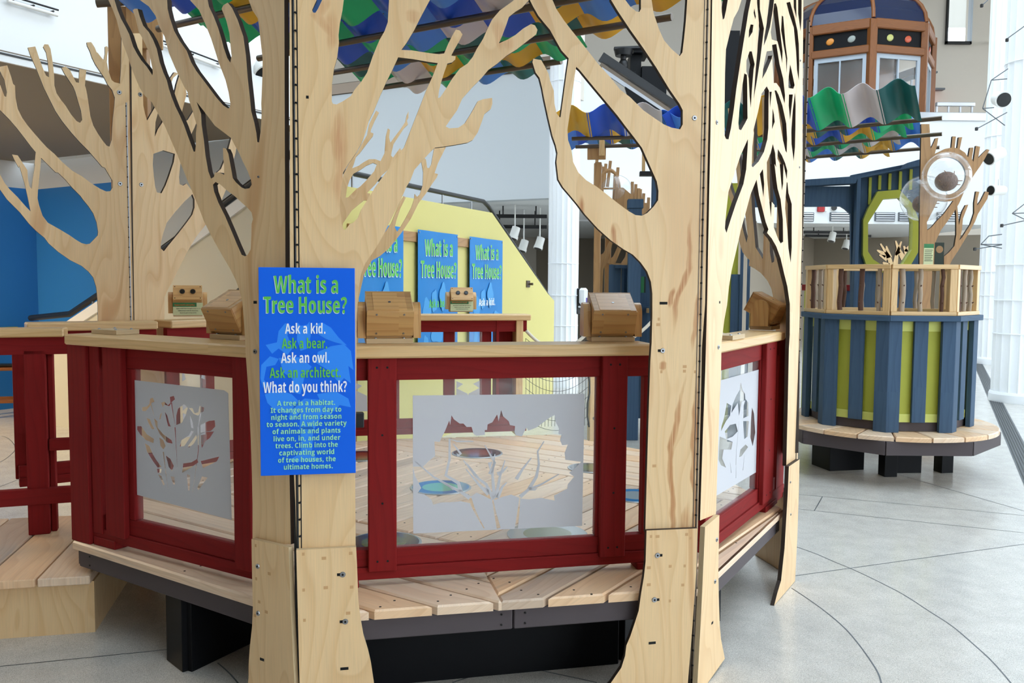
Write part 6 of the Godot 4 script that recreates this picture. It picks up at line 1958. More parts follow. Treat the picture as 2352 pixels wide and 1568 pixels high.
	for s in [[2121, 2145, 560, 606, "pale green printed sign standing behind the birch railing", "label_pale"], [2146, 2169, 557, 606, "dark photo card standing behind the birch railing", "label_ink"]]:
		var a := on_plane(t, s[0], s[3])
		var b2 := on_plane(t, s[1], s[2])
		var sg := thing("small_sign", s[4], "sign", t * Vector3(a.x, a.y, 0))
		var bd := bar(sg, "card", t, Vector3(a.x, a.y - 0.03, -0.004), Vector3(b2.x, b2.y, 0), M[s[5]], 0.0)
		if s[5] == "label_pale":
			bar(bd, "header", t, Vector3(a.x, b2.y - 0.03, 0.0002), Vector3(b2.x, b2.y, 0.0012), M.label_green, 0.0)
			for i in 7:
				var y := b2.y - 0.045 - 0.013 * i
				bar(bd, "text_line", t, Vector3(a.x + 0.006, y - 0.002, 0.0002), Vector3(b2.x - 0.006 - 0.004 * (i % 3), y + 0.002, 0.0012), M.label_ink, 0.0)
		else:
			rod(bd, "photo", t * Vector3((a.x + b2.x) / 2, b2.y - 0.05, 0.0002), t * Vector3((a.x + b2.x) / 2, b2.y - 0.05, 0.0015), 0.027, M.cardboard)
	# blue house front with octagonal lime window
	t = plane(3.3, 8.1, -8)
	var h := thing("blue_house_front", "dark blue house front with a lime octagonal window frame", "house", t.origin)
	var wall_p := trace(t, [1955, 402, 2125, 368, 2125, 900, 1955, 900])
	var oct_o := trace(t, [2012, 441, 2062, 437, 2092, 470, 2106, 507, 2104, 580, 2080, 622, 2020, 626, 1985, 606, 1978, 585, 1979, 506, 1990, 480])
	var oct_i := trace(t, [2025, 458, 2064, 455, 2086, 480, 2092, 512, 2090, 574, 2070, 606, 2022, 609, 2002, 596, 1990, 578, 1990, 513])
	plate(h, "wall_board", t, [wall_p], [oct_i], 0.05, M.blue_stain, M.blue_stain)
	plate(h, "window_ring", shifted(t, 0.06), [oct_o], [oct_i], 0.1, M.lime_paint, M.lime_light)
	for px in [1996, 2019, 2042, 2066, 2090]:
		var a := on_plane(t, px, 470 if px < 2000 else 436)
		var b3 := on_plane(t, px, 408 - (px - 1996) * 0.2)
		bar(h, "batten", t, Vector3(a.x - 0.012, a.y, 0), Vector3(a.x + 0.012, b3.y, 0.02), M.lime_paint, 0.0)
	var roof_p := trace(t, [1840, 416, 1958, 408, 2065, 390, 2075, 378, 2130, 362, 2130, 378, 1962, 414, 1958, 424, 1840, 430])
	plate(h, "roof_edge", shifted(t, 0.12), [roof_p], [], 0.14, M.blue_stain, M.blue_stain)
	var arch := trace(t, [1700, 430, 1955, 428, 1955, 900, 1953, 492, 1940, 480, 1930, 474, 1700, 476])
	plate(h, "arch_board", shifted(t, 0.02), [arch], [], 0.05, M.blue_stain, M.blue_stain)
	for px in [[1952, 1970]]:
		var a := on_plane(t, px[0], 700)
		var b4 := on_plane(t, px[1], 412)
		bar(h, "post", t, Vector3(a.x, 0, 0.02), Vector3(b4.x, b4.y, 0.12), M.blue_stain, 0.003)
	# pale twig panel seen through the octagonal window
	t = plane(3.45, 9.2, 0)
	var tw := thing("twig_cutout", "pale cut-out twigs behind the octagonal lime window", "decoration", t * Vector3(0.3, 0, 0))
	var tj := [1800.0, 380.0, 3.733]
	for a in [[940, 900, 900, 780, 830, 670], [905, 790, 880, 690], [880, 770, 800, 725], [890, 800, 820, 765], [950, 900, 970, 760, 1010, 650], [1030, 800, 985, 720, 960, 645], [985, 730, 960, 770], [1060, 760, 1030, 690], [1055, 740, 1070, 690], [900, 860, 850, 830]]:
		var v := vein(t, a, 0.06, tj[0], tj[1], tj[2])
		plate(tw, "twig", t, [v], [], 0.02, M.lime_light if false else M.rail_wood, M.burnt_edge)
	var stem := trace(t, [945, 880, 920, 880, 925, 2400, 965, 2400], tj[0], tj[1], tj[2])
	plate(tw, "stem", t, [floor_clip(stem)], [], 0.02, M.rail_wood, M.burnt_edge)
	# blue inner counter seen between the birch sticks
	t = plane(2.75, 8.6, 0)
	var ct := thing("blue_counter", "blue slatted counter with a red top seen between the birch sticks", "counter", t.origin)
	var ca := on_plane(t, 1850, 662)
	var cb := on_plane(t, 1968, 654)
	bar(ct, "top", t, Vector3(ca.x, cb.y - 0.06, -0.3), Vector3(cb.x, cb.y, 0.02), M.red_stain, 0.003, 0)
	for i in 5:
		var x := lerpf(ca.x, cb.x, i / 5.0)
		bar(ct, "slat", t, Vector3(x, 0, -0.03), Vector3(x + (cb.x - ca.x) / 5 - 0.012, cb.y - 0.06, 0), [M.blue_stain, M.lime_paint][1 if i == 0 else 0], 0.002)
	# curled cardboard lying under the pod
	var cg := at_height(2128, 1040, 0)
	var cd := thing("cardboard_sheet", "folded sheet of cardboard lying on the floor under the pod", "cardboard", cg)
	var cp := PackedVector2Array([Vector2(-0.12, 0), Vector2(0.2, 0), Vector2(0.16, 0.06), Vector2(0.13, 0.1), Vector2(-0.12, 0.12)])
	plate(cd, "sheet", Transform3D(Basis(Vector3.RIGHT, -0.5), cg), [cp], [], 0.006, M.cardboard, M.white_sticker)

# ---------------------------------------------------------------- the distant blue tree house in the middle
func build_far_house():
	var t := plane(0.95, 8.6, -4)
	var o := thing("far_plywood_tree", "slender tan cut-out tree in front of the dark room", "tree", t.origin)
	var c := [1360.0, 520.0, 5.6]
	var p := trace(t, [40, -500, 45, 30, 50, 500, 52, 820, 55, 2700, 130, 2700, 132, 820, 145, 560, 185, 470, 290, 492, 440, 495, 450, 490, 465, 330, 500, 100, 520, -400, 400, -500], c[0], c[1], c[2])
	p = floor_clip(p)
	var c1 := trace(t, [128, 105, 100, 180, 95, 290, 105, 345, 122, 358, 150, 335, 215, 200, 232, 170, 180, 120], c[0], c[1], c[2])
	var c2 := trace(t, [265, 205, 235, 320, 190, 445, 270, 385, 330, 250, 360, 100, 290, 60], c[0], c[1], c[2])
	var c3 := trace(t, [380, 280, 300, 470, 370, 475, 425, 390, 440, 320, 430, 200, 410, 180], c[0], c[1], c[2])
	var c4 := trace(t, [150, -480, 140, -100, 240, 80, 250, -100, 300, -480], c[0], c[1], c[2])
	plate(o, "panel", t, [p], [c1, c2, c3, c4], 0.03, M.tan_wood, M.burnt_edge)
	# blue cabinet
	t = plane(1.0, 8.3, -4)
	var cab := thing("blue_cabinet", "blue wooden cabinet front of the distant tree house with a green label", "cabinet", t.origin)
	var boxes := [[1397, 1426, 608, 720, 0.0, 0.03, "blue_stain"], [1427, 1433, 612, 720, 0.0, 0.03, "blue_stain"], [1428, 1456, 612, 690, -0.12, -0.1, "blue_stain"], [1448, 1460, 612, 690, -0.1, 0.0, "blue_stain"], [1456, 1470, 580, 760, 0.0, 0.04, "blue_stain"], [1412, 1462, 609, 616, 0.0, 0.08, "blue_stain"], [1425, 1470, 684, 690, 0.0, 0.06, "blue_stain"], [1470, 1500, 600, 700, -0.05, -0.02, "blue_stain"], [1440, 1500, 700, 960, -0.1, 0.0, "blue_stain"], [1397, 1440, 720, 960, -0.05, 0.0, "blue_stain"], [1468, 1500, 704, 713, 0.0, 0.1, "blue_stain"], [1482, 1496, 707, 717, 0.1, 0.16, "rail_wood"]]
	for b in boxes:
		var a := on_plane(t, b[0], b[3])
		var e := on_plane(t, b[1], b[2])
		bar(cab, "board", t, Vector3(a.x, maxf(0, a.y), b[4]), Vector3(e.x, e.y, b[5]), M[b[6]], 0.002)
	var ga := on_plane(t, 1472, 672)
	var gb := on_plane(t, 1480, 635)
	bar(cab, "green_label", t, Vector3(ga.x, ga.y, -0.02), Vector3(gb.x, gb.y, -0.014), M.label_green, 0.0)
	bar(cab, "label_photo", t, Vector3(gb.x, ga.y, -0.02), Vector3(gb.x + 0.015, gb.y, -0.014), M.label_ink, 0.0)
	var ra := on_plane(t, 1464, 705)
	var rb := on_plane(t, 1469, 664)
	bar(cab, "white_ruler", t, Vector3(ra.x, ra.y, 0.05), Vector3(rb.x, rb.y, 0.06), M.white_sticker, 0.0)
	# sticks, hoop and dome above
	t = plane(0.95, 8.7, -4)
	var st := thing("stick_crown", "bundle of brown upright sticks and hoops above the distant tree house", "decoration", t * Vector3(0.05, 1.9, 0))
	var k := [1320.0, 260.0, 5.225]
	for s in [[240, 1100, 250, 600, 10], [260, 900, 315, 620, 12], [335, 720, 350, 640, 10], [350, 700, 375, 605, 12], [395, 700, 430, 570, 13], [480, 1060, 520, 650, 16], [470, 900, 485, 740, 9], [690, 1040, 692, 820, 12], [720, 1030, 735, 850, 11], [760, 1030, 770, 900, 13], [785, 1030, 790, 910, 9], [815, 1030, 830, 960, 10], [880, 1130, 888, 1010, 10], [850, 1130, 853, 1075, 9], [262, 600, 270, 460, 17]]:
		var a := on_plane(t, k[0] + s[0] / k[2], k[1] + s[1] / k[2])
		var b := on_plane(t, k[0] + s[2] / k[2], k[1] + s[3] / k[2])
		beam(st, "stick", t * v3(a - Vector2(0, 0.15)), t * v3(b), s[4] * 2 / k[2] / FOCAL * 8.7, 0.03, M.tan_wood)
	var cc := on_plane(t, 1399, 437)
	bar(st, "stand", t, Vector3(cc.x - 0.03, 0, -0.09), Vector3(cc.x + 0.03, cc.y - 0.1, -0.04), M.tan_wood, 0.003)
	var hoop := TorusMesh.new()
	hoop.inner_radius = 0.125
	hoop.outer_radius = 0.155
	hoop.rings = 40
	put(st, "hoop", hoop, M.tan_wood, t * Transform3D(Basis(Vector3.RIGHT, PI / 2) * Basis.from_scale(Vector3(0.75, 1, 1.4)), v3(cc)))
	var bub := thing("acrylic_dome", "small clear acrylic dome among brown sticks of the distant tree house", "dome", t * v3(on_plane(t, 1415, 440)), "clear domes")
	var sp := SphereMesh.new()
	sp.radius = 0.17
	sp.height = 0.34
	put(bub, "shell", sp, M.acrylic, t * Transform3D(Basis(), v3(on_plane(t, 1415, 440), -0.05)))
	# blue post with box cap
	t = plane(1.1, 8.0, -4)
	var po := thing("blue_post", "blue square post with a box cap beside the brown sticks", "post", t.origin)
	var a1 := on_plane(t, 1445, 478)
	var b1 := on_plane(t, 1475, 457)
	bar(po, "cap", t, Vector3(a1.x - 0.012, a1.y, -0.14), Vector3(b1.x + 0.012, b1.y, 0.012), M.blue_stain, 0.003)
	bar(po, "shaft", t, Vector3(a1.x, 0, -0.13), Vector3(b1.x, a1.y, 0), M.blue_stain, 0.003)
	# canopy support
	t = plane(0.72, 8.1, -10)
	var cs := thing("canopy_post", "brown post with a clamp under the small distant canopy", "post", t.origin)
	var pa := on_plane(t, 1374, 372)
	bar(cs, "post", t, Vector3(pa.x - 0.03, 0, -0.06), Vector3(pa.x + 0.03, pa.y, 0), M.tan_wood, 0.003)
	bar(cs, "clamp_plate", t, Vector3(pa.x - 0.1, pa.y + 0.02, 0.0), Vector3(pa.x + 0.07, pa.y + 0.16, 0.02), M.tan_wood, 0.004)
	bar(cs, "clamp_block", t, Vector3(pa.x + 0.01, pa.y + 0.05, 0.02), Vector3(pa.x + 0.06, pa.y + 0.3, 0.05), M.rail_wood, 0.003)
	# black pillar at right of the same house
	t = plane(1.25, 7.9, -4)
	var bp := thing("dark_pillar", "dark blue pillar carrying a camera bracket beside the streaked trunk", "pillar", t.origin)
	var da := on_plane(t, 1497, 500)
	var db := on_plane(t, 1530, 400)
	bar(bp, "pillar", t, Vector3(da.x, 0, -0.1), Vector3(db.x, db.y, 0), M.blue_stain, 0.003)
	var ca2 := on_plane(t, 1469, 399)
	bar(bp, "bracket", t, Vector3(ca2.x, ca2.y - 0.02, -0.05), Vector3(db.x, ca2.y + 0.02, 0.03), M.black_metal, 0.003)
	bar(bp, "arm", t, Vector3(ca2.x + 0.02, ca2.y + 0.02, -0.03), Vector3(ca2.x + 0.05, ca2.y + 0.2, 0.0), M.rail_wood, 0.003)
	# lime and blue wall boards behind the right viewer
	t = plane(2.05, 7.6, -15)
	var wb := thing("blue_wall_boards", "blue and lime wall boards behind the viewer on the right handrail", "wall", t.origin)
	for b in [[1660, 1700, 420, 760, 0.0, "lime_paint"], [1676, 1700, 630, 780, 0.03, "blue_stain"], [1696, 1712, 440, 780, 0.05, "blue_stain"], [1712, 1726, 520, 780, 0.07, "blue_stain"]]:
		var a := on_plane(t, b[0], b[3])
		var e := on_plane(t, b[1], b[2])
		bar(wb, "board", t, Vector3(a.x, maxf(0.0, a.y - 0.9), b[4] - 0.03), Vector3(e.x, e.y, b[4]), M[b[5]], 0.002)
	# rope net closing the back of the deck
	build_net()

func build_net():
	var t := plane(0.114, 6.12, 12)
	var o := thing("rope_net", "black knotted net below a thick white rope at the back of the deck", "net", t * Vector3(0.3, DECK, 0))
	var x0 := sx(t, 1207, 800)
	var x1 := sx(t, 1352, 800)
	var x2 := sx(t, 1520, 800)
	var rope := []
	for i in 17:
		var u := i / 16.0
		rope.append(t * Vector3(lerpf(x0, x1, u), 1.115 - 0.13 * 4 * u * (1 - u), 0.02))
	put(o, "rope", tube_mesh(rope, 0.012, 8), M.rope, Transform3D())
	var rope2 := []
	for i in 11:
		var u := i / 10.0
		rope2.append(t * Vector3(lerpf(x1 + 0.12, x2, u), 1.0 + 0.28 * u * u, 0.02))
	put(o, "rope", tube_mesh(rope2, 0.012, 8), M.rope, Transform3D())
	for k in 20:
		var u := k / 19.0
		var x := lerpf(x0, x1, u)
		var top := 1.06 - 0.1 * 4 * u * (1 - u)
		put(o, "cord", tube_mesh([t * Vector3(x, top, 0.0), t * Vector3(x + 0.004, 0.7, 0.01), t * Vector3(x, 0.43, 0.0)], 0.0016, 4), M.net_black, Transform3D())
	for j in 9:
		var pts := []
		for i in 13:
			var u := i / 12.0
			pts.append(t * Vector3(lerpf(x0, x1, u), 1.06 - 0.07 * j - 0.1 * 4 * u * (1 - u), 0.003))
		put(o, "cord", tube_mesh(pts, 0.0016, 4), M.net_black, Transform3D())
	var edge := []
	for i in 9:
		edge.append(t * Vector3(x1 + 0.01 * sin(i * 1.7), lerpf(1.08, 0.42, i / 8.0), 0.01))
	put(o, "edge_rope", tube_mesh(edge, 0.007, 6), M.net_black, Transform3D())
	var ps := thing("net_post", "tan wooden post holding the right edge of the black net", "post", t * Vector3(x1 + 0.06, DECK, 0))
	bar(ps, "post", t, Vector3(x1 + 0.015, DECK - 0.1, -0.06), Vector3(x1 + 0.1, 1.15, 0.0), M.rail_wood, 0.003)
	put(ps, "eye_bolt", dome_mesh(0.012), M.steel, t * Transform3D(Basis(Vector3.RIGHT, PI / 2), Vector3(x1 + 0.05, 0.48, 0.0)))

# ---------------------------------------------------------------- upper floor
func build_upper_floor():
	# oak kiosk with a stained glass dome
	var cx := 8.31
	var cz := 21.7
	var o := thing("domed_kiosk", "octagonal oak kiosk with dark stained glass dome on the upper floor", "kiosk", Vector3(cx, 3.5, -cz))
	var R := 1.8
	var ph := 216.0
	for k in 8:
		var a0 := deg_to_rad(ph + 45 * k)
		var a1 := deg_to_rad(ph + 45 * (k + 1))
		var va := Vector2(cx + cos(a0) * R, cz + sin(a0) * R)
		var vb := Vector2(cx + cos(a1) * R, cz + sin(a1) * R)
		var q := plane(va.x, va.y, rad_to_deg(atan2(vb.y - va.y, vb.x - va.x)))
		var len := va.distance_to(vb)
		bar(o, "post", q, Vector3(-0.09, 3.5, -0.09), Vector3(0.09, 7.4, 0.05), M.oak, 0.01)
		bar(o, "base_panel", q, Vector3(0.09, 3.5, -0.06), Vector3(len - 0.09, 4.5, 0.0), M.oak, 0.01)
		bar(o, "cornice", q, Vector3(0.05, 7.2, -0.08), Vector3(len - 0.05, 7.42, 0.06), M.oak, 0.02, 0)
		bar(o, "cornice", q, Vector3(0.05, 6.66, -0.08), Vector3(len - 0.05, 6.84, 0.06), M.oak, 0.02, 0)
		bar(o, "rail", q, Vector3(0.09, 4.5, -0.06), Vector3(len - 0.09, 4.65, 0.04), M.oak, 0.01, 0)
		if k in [0, 7, 1, 2]:
			var tp := bar(o, "transom_panel", q, Vector3(0.09, 6.84, -0.05), Vector3(len - 0.09, 7.2, -0.02), M.black_paint, 0.0)
			var gm: Array = ["gem_amber", "gem_grey"] if k in [0, 7] else ["gem_olive", "gem_rust"]
			for g in 2:
				var gs := SphereMesh.new()
				gs.radius = 0.085
				gs.height = 0.17
				gs.radial_segments = 9
				gs.rings = 5
				put(tp, "gem", gs, M[gm[g]], q * Transform3D(Basis.from_scale(Vector3(1.1, 0.9, 0.25)).rotated(Vector3.BACK, 0.5), Vector3(len * (0.33 + 0.34 * g), 7.02, -0.015)))
		var w := bar(o, "window", q, Vector3(0.12, 4.65, -0.05), Vector3(len - 0.12, 6.66, -0.045), M.clear_pane, 0.0)
		for e in [[0.12, 0.2, 4.65, 6.66], [len - 0.2, len - 0.12, 4.65, 6.66], [0.2, len - 0.2, 6.56, 6.66], [0.2, len - 0.2, 4.65, 4.75], [len / 2 - 0.015, len / 2 + 0.015, 4.75, 6.56]]:
			bar(w, "muntin", q, Vector3(e[0], e[2], -0.05), Vector3(e[1], e[3], 0.0), M.window_frame_grey, 0.0)
		for y in [5.05, 5.6]:
			bar(o, "glass_shelf", q, Vector3(0.15, y, -0.45), Vector3(len - 0.15, y + 0.02, -0.08), M.window_frame_grey, 0.0)
			for i in 3:
				bar(o, "specimen", q, Vector3(0.2 + 0.28 * i, y + 0.02, -0.25), Vector3(0.34 + 0.28 * i, y + 0.08 + 0.05 * (i % 2), -0.15), M.white_sticker, 0.02)
		# dome segment
		var st := begin()
		for i in 6:
			var t0 := PI / 2 * i / 6
			var t1 := PI / 2 * (i + 1) / 6
			var f := func(an: float, th: float) -> Vector3: return Vector3(cx + cos(an) * R * cos(th), 7.42 + 1.05 * sin(th), -(cz + sin(an) * R * cos(th)))
			var p0: Vector3 = f.call(a0, t0)
			var p1: Vector3 = f.call(a1, t0)
			var p2: Vector3 = f.call(a1, t1)
			var p3: Vector3 = f.call(a0, t1)
			var n := (p1 - p0).cross(p3 - p0).normalized()
			if n.dot(p0 - Vector3(cx, 7.0, -cz)) < 0:
				n = -n
			quad(st, p0, p1, p2, p3, n)
		put(o, "glass_segment", st.commit(), M.stained_glass, Transform3D())
		var rib := []
		for i in 9:
			var th := PI / 2 * i / 8
			rib.append(Vector3(cx + cos(a0) * R * cos(th), 7.43 + 1.05 * sin(th), -(cz + sin(a0) * R * cos(th))))
		put(o, "rib", tube_mesh(rib, 0.045, 8), M.oak, Transform3D())
	put(o, "inner_wall", lathe_mesh([[0.9, 3.5], [0.9, 7.4]], 16), M.oak, Transform3D(Basis(), Vector3(cx, 0, -cz)))
	# exit sign
	var t := plane(11.6, 24.9, 0)
	var p := on_plane(t, 2121, 222)
	var ex := thing("exit_sign", "small red exit sign high on the beige wall", "sign", t * v3(p))
	bar(ex, "housing", t, Vector3(p.x - 0.17, p.y - 0.13, -0.05), Vector3(p.x + 0.17, p.y + 0.13, 0), M.lamp_white, 0.01)
	text(ex, "lettering", t * Transform3D(Basis(), v3(p, 0.004)), "EXIT", 0.19, M.exit_glow, 0.3, 0.006)
	var el := OmniLight3D.new()
	el.name = "exit_sign_light"
	el.light_color = Color(1, 0.12, 0.1)
	el.light_energy = 0.05
	el.omni_range = 30
	el.light_size = 0.1
	el.shadow_enabled = true
	ex.add_child(el)
	el.position = Vector3(0, 0, 0.12)
	# upper guard rail on the right
	t = plane(9.2, 20.5, 0)
	var gr := thing("guard_rail", "grey metal guard rail on the upper floor below the exit sign", "railing", t.origin + Vector3.UP * 4.8)
	for y in [238, 262]:
		var a := on_plane(t, 2150, y)
		var b := on_plane(t, 2238, y - 3)
		bar(gr, "rail", t, Vector3(a.x, a.y - 0.06, -0.05), Vector3(b.x, a.y + 0.03, 0.05), M.aluminium, 0.01, 0)
	for i in 4:
		var a := on_plane(t, 2152 + 27 * i, 255)
		bar(gr, "post", t, Vector3(a.x - 0.02, 4.9, -0.03), Vector3(a.x + 0.02, a.y + 0.2, 0.0), M.aluminium, 0.0)
	# shelf on the beige wall
	t = plane(10, 24.95, 0)
	for s in [[2116, 2146, 169, "thin dark ledge high on the beige wall"], [2118, 2163, 207, "thin dark ledge above the exit sign"]]:
		var a := on_plane(t, s[0], s[2])
		var b := on_plane(t, s[1], s[2])
		var sh := thing("wall_ledge", s[3], "shelf", t * v3(a))
		bar(sh, "ledge", t, Vector3(a.x, a.y - 0.025, 0), Vector3(b.x, a.y + 0.025, 0.2), M.zinc_strip, 0.0)
	# black stage cabinet and moving lamp at the top of the far stairs
	t = plane(2.6, 18.6, 0)
	var bc := thing("black_cabinet", "tall black cabinet with a shelf on the upper floor behind the trunk", "cabinet", t * Vector3(0, 3.5, 0))
	for b in [[1472, 1532, 152, 285, -0.8, 0.0], [1447, 1475, 120, 285, -0.6, -0.1], [1455, 1492, 108, 122, -0.7, 0.05], [1640, 1700, 70, 285, -0.8, 0.0], [1448, 1460, 165, 290, -0.2, 0.05]]:
		var a := on_plane(t, b[0], b[3])
		var e := on_plane(t, b[1], b[2])
		bar(bc, "carcass", t, Vector3(a.x, 2.955 if b[3] > 200 else a.y, b[4]), Vector3(e.x, e.y, b[5]), M.black_paint, 0.005)
	var ml := thing("stage_lamp", "black moving head stage lamp hanging beside the black cabinet", "lamp", at_depth(1434, 150, 18.55))
	var lp := at_depth(1432, 122, 18.55)
	rod(ml, "base", lp + Vector3(0, -0.06, 0), lp + Vector3(0, 0.06, 0), 0.17, M.black_metal, 0.2)
	beam(ml, "mount_bar", lp + Vector3(-0.2, 0.09, 0), lp + Vector3(0.4, 0.12, 0), 0.12, 0.05, M.black_metal)
	rod(ml, "yoke", lp + Vector3(0, -0.16, 0), lp + Vector3(0, -0.06, 0), 0.06, M.black_metal)
	var hs := SphereMesh.new()
	hs.radius = 0.1
	hs.height = 0.28
	put(ml, "head", hs, M.black_metal, Transform3D(Basis(), lp + Vector3(0, -0.25, 0)))
	# sloping far stair rail
	t = plane(2.4, 17.95, 1)
	var fs := thing("far_stair", "white stair side with a sloping steel handrail and dark edge", "stairs", t * Vector3(0, 3, 0))
	var l0 := on_plane(t, 1380, 158)
	var l1 := on_plane(t, 1556, 276)
	for s in [[0.0, 0.035, "steel"], [0.09, 0.05, "bronze"], [0.2, 0.09, "black_metal"]]:
		beam(fs, "handrail", t * v3(l0 + Vector2(0, s[0] * 1.2)), t * v3(l1 + Vector2(0, s[0] * 1.2)), 0.05, s[1] * 2.2, M[s[2]])
	var sd := trace(t, [1435, 200, 1556, 280, 1545, 300, 1462, 285])
	plate(fs, "side_panel", shifted(t, 0.06), [sd], [], 0.1, M.black_paint, M.black_paint)
	var sd2 := trace(t, [1325, 178, 1345, 180, 1400, 196, 1500, 285, 1500, 320, 1325, 320])
	plate(fs, "white_side", shifted(t, -0.02), [sd2], [], 0.1, M.white_paint, M.white_paint)
	# dark recess above the middle gallery and a yellow play car on it
	t = plane(0.5, 13.5, -28.5)
	var dr := bar(self, "wall_gallery_middle_upper", t, Vector3(-9, 4.88, -3.2), Vector3(-0.8, 6.4, -3.0), M.beige_wall, 0.0)
	structure(dr)
	var yp := on_plane(shifted(t, -0.8), 790, 208)
	var yc := thing("yellow_toy", "rounded yellow toy body behind the upper gallery rail", "toy", shifted(t, -0.8) * v3(yp))
	var yt := shifted(t, -0.8)
	bar(yc, "body", yt, Vector3(yp.x - 0.5, yp.y - 0.35, -0.4), Vector3(yp.x + 0.25, yp.y + 0.08, 0.0), M.wave_gold, 0.06, 0)
	rod(yc, "boiler", yt * Vector3(yp.x - 0.2, yp.y, -0.2), yt * Vector3(yp.x + 0.3, yp.y - 0.06, -0.2), 0.14, M.yellow_paint)

# ---------------------------------------------------------------- fittings and small things
func spot(label: String, at: Vector3, dir: Vector3, r: float, len: float, group := "white spotlights"):
	var o := thing("spotlight", label, "spotlight", at, group)
	dir = dir.normalized()
	rod(o, "barrel", at, at + dir * len, r * 0.92, M.lamp_white, r, 24)
	rod(o, "collar", at + dir * len * 0.8, at + dir * len * 1.02, r * 1.08, M.lamp_white, r * 1.08, 24)
	rod(o, "lens_face", at + dir * len * 1.02, at + dir * (len * 1.02 + 0.004), r * 0.9, M.lens_black, r * 0.9, 24)
	var bk := at + dir * len * 0.4
	rod(o, "bracket", bk, Vector3(bk.x, 2.745 if group == "track lights" else bk.y + r * 2.2, bk.z), r * 0.16, M.lamp_white)

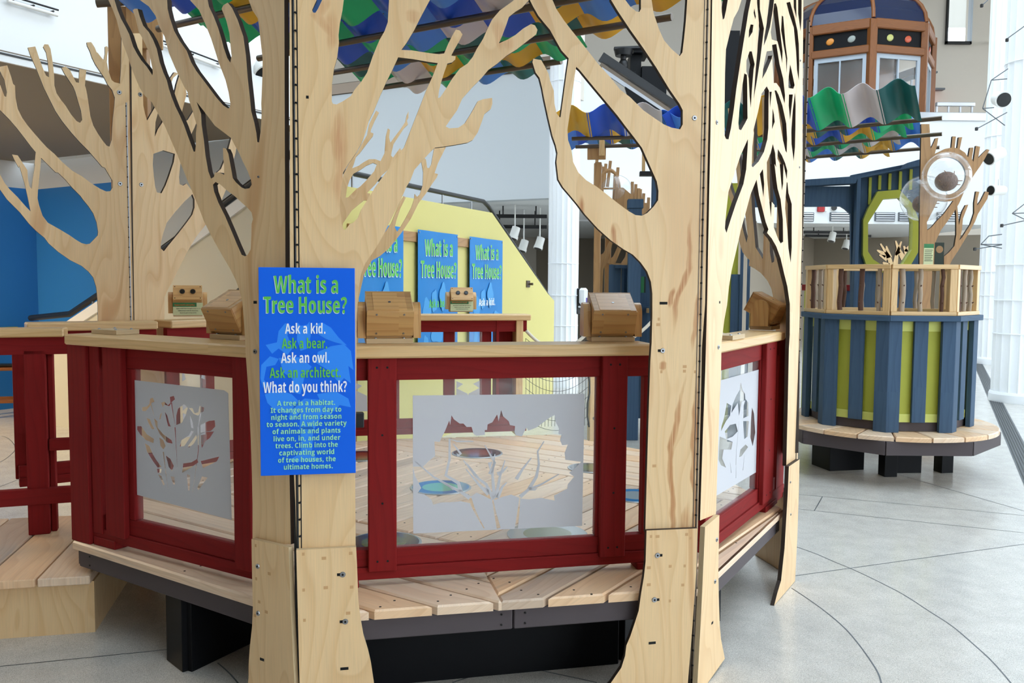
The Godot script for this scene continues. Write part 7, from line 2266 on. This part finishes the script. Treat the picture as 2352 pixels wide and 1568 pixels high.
func build_small_things():
	# hand sanitizer dispenser on the middle column
	var c := at_depth(1336, 690, 12.12)
	var o := thing("sanitizer_dispenser", "white hand sanitizer dispenser with black backing on the fluted column", "dispenser", c)
	var t := Transform3D(Basis(Vector3.UP, 0.5), c)
	bar(o, "backing", t, Vector3(-0.062, -0.19, -0.1), Vector3(0.05, 0.17, -0.02), M.black_metal, 0.01)
	bar(o, "cover", t, Vector3(-0.05, -0.06, -0.02), Vector3(0.06, 0.175, 0.09), M.dispenser_white, 0.03)
	bar(o, "drip_tray", t, Vector3(-0.05, -0.1, -0.02), Vector3(0.055, -0.075, 0.08), M.dispenser_white, 0.008)
	bar(o, "sticker", t, Vector3(0.012, -0.03, 0.09), Vector3(0.045, 0.04, 0.0915), M.purple_sticker, 0.0)
	# spotlights
	spot("white spotlight on the gallery face seen between branches and trunk", at_depth(574, 128, 7.2), Vector3(0.6, -0.75, 0.35), 0.085, 0.22)
	spot("white spotlight with a black lens on the right column", at_depth(2292, 226, 9.9), Vector3(-0.05, -0.3, 0.95), 0.085, 0.14)
	spot("white box spotlight between the two right columns", at_depth(2300, 350, 9.6), Vector3(-0.75, -0.35, 0.3), 0.07, 0.2)
	spot("white tube spotlight pointing at the wooden branch tip", at_depth(2305, 437, 9.6), Vector3(-1.0, -0.05, 0.35), 0.055, 0.18)
	for s in [[1186, 536, 14.6, "white track light closest to the yellow wall under the dark gallery"], [1206, 566, 15.6, "white track light in the middle of the dark gallery ceiling"], [1243, 560, 15.2, "white track light beside the fluted column in the dark room"], [1914, 548, 19.0, "white track light under the right gallery beside the dark blue post"], [1946, 566, 20.0, "white track light deep under the right gallery"]]:
		spot(s[3], at_depth(s[0], s[1] - 14, s[2]), Vector3(-0.3, -1, 0.2), 0.075, 0.2, "track lights")
	for s in [[1130, 1256, 496, 512, 14.8, "dark lighting track just inside the middle gallery above the yellow wall"], [1120, 1256, 520, 524, 15.8, "dark lighting track deeper inside the middle gallery"], [1846, 1960, 533, 536, 19.4, "dark lighting track under the right gallery beside the dark blue post"], [1850, 2000, 541, 544, 20.4, "dark lighting track deep under the right gallery behind the lime window"]]:
		var a := at_depth(s[0], s[2], s[4])
		var b := at_depth(s[1], s[3], s[4])
		b.y = a.y
		var tr := thing("light_track", s[5], "track", a, "lighting tracks")
		beam(tr, "track", a, b, 0.06, 0.06, M.black_metal)
		for u in [0.2, 0.8]:
			var p := a.lerp(b, u)
			rod(tr, "hanger", p, Vector3(p.x, 2.74, p.z), 0.012, M.black_metal)
	# wire truss between the right columns
	var wt := thing("cable_brackets", "thin metal cables and clamps strung between the white columns", "cables", at_depth(2280, 300, 11.5))
	for s in [[2255, 13, 2269, 0], [2313, 89, 2360, 55], [2277, 184, 2315, 158], [2277, 184, 2313, 181], [2277, 184, 2257, 249], [2257, 249, 2283, 247], [2257, 249, 2308, 288], [2243, 296, 2313, 258], [2325, 490, 2356, 466], [2325, 490, 2356, 489], [2325, 490, 2356, 505], [2301, 518, 2356, 506], [2253, 561, 2271, 542], [2271, 542, 2301, 538], [2253, 561, 2301, 561], [2239, 572, 2301, 562], [2253, 561, 2301, 570]]:
		rod(wt, "cable", at_depth(s[0], s[1], 10.4), at_depth(s[2], s[3], 10.4), 0.006, M.zinc_strip, -1, 6)
	for s in [[2255, 13], [2313, 92], [2243, 296], [2301, 518], [2239, 572]]:
		var p := at_depth(s[0], s[1], 10.4)
		put(wt, "clamp", box_mesh(Vector3(0.03, 0.04, 0.03), 0.005), M.black_metal, Transform3D(Basis(), p))
	# stool at the blue wall
	var sc := at_depth(18, 900, 9.1)
	sc.y = 0
	var st := thing("wooden_stool", "brown wooden stool against the blue wall", "stool", sc)
	var q := Transform3D(Basis(Vector3.UP, 0.3), sc)
	bar(st, "seat", q, Vector3(-0.2, 0.5, -0.16), Vector3(0.2, 0.53, 0.16), M.oak, 0.006, 0)
	for x in [-1.0, 1.0]:
		for z in [-1.0, 1.0]:
			beam(st, "leg", q * Vector3(x * 0.2, 0, z * 0.16), q * Vector3(x * 0.14, 0.5, z * 0.11), 0.04, 0.04, M.oak)
	for z in [-1.0, 1.0]:
		beam(st, "stretcher", q * Vector3(-0.18, 0.18, z * 0.145), q * Vector3(0.18, 0.18, z * 0.145), 0.025, 0.035, M.oak)
	var dv := thing("black_device", "small black device lying on the wooden stool", "device", q * Vector3(0, 0.53, 0))
	bar(dv, "body", q, Vector3(-0.12, 0.53, -0.08), Vector3(0.15, 0.56, 0.08), M.black_metal, 0.01)
	bar(dv, "arm", q, Vector3(0.1, 0.56, -0.02), Vector3(0.13, 0.63, 0.02), M.black_metal, 0.006)
	# small green notice on the blue wall
	var ws := plane(-5.42, 9.96, 57.5)
	var wp := on_plane(shifted(ws, 0.01), 20, 757)
	var ng := thing("wall_notice", "small olive notice on the blue wall above the handrail", "sign", ws * v3(wp))
	bar(ng, "plate", ws, Vector3(wp.x - 0.1, wp.y - 0.03, 0), Vector3(wp.x + 0.1, wp.y + 0.03, 0.01), M.lime_paint, 0.0)
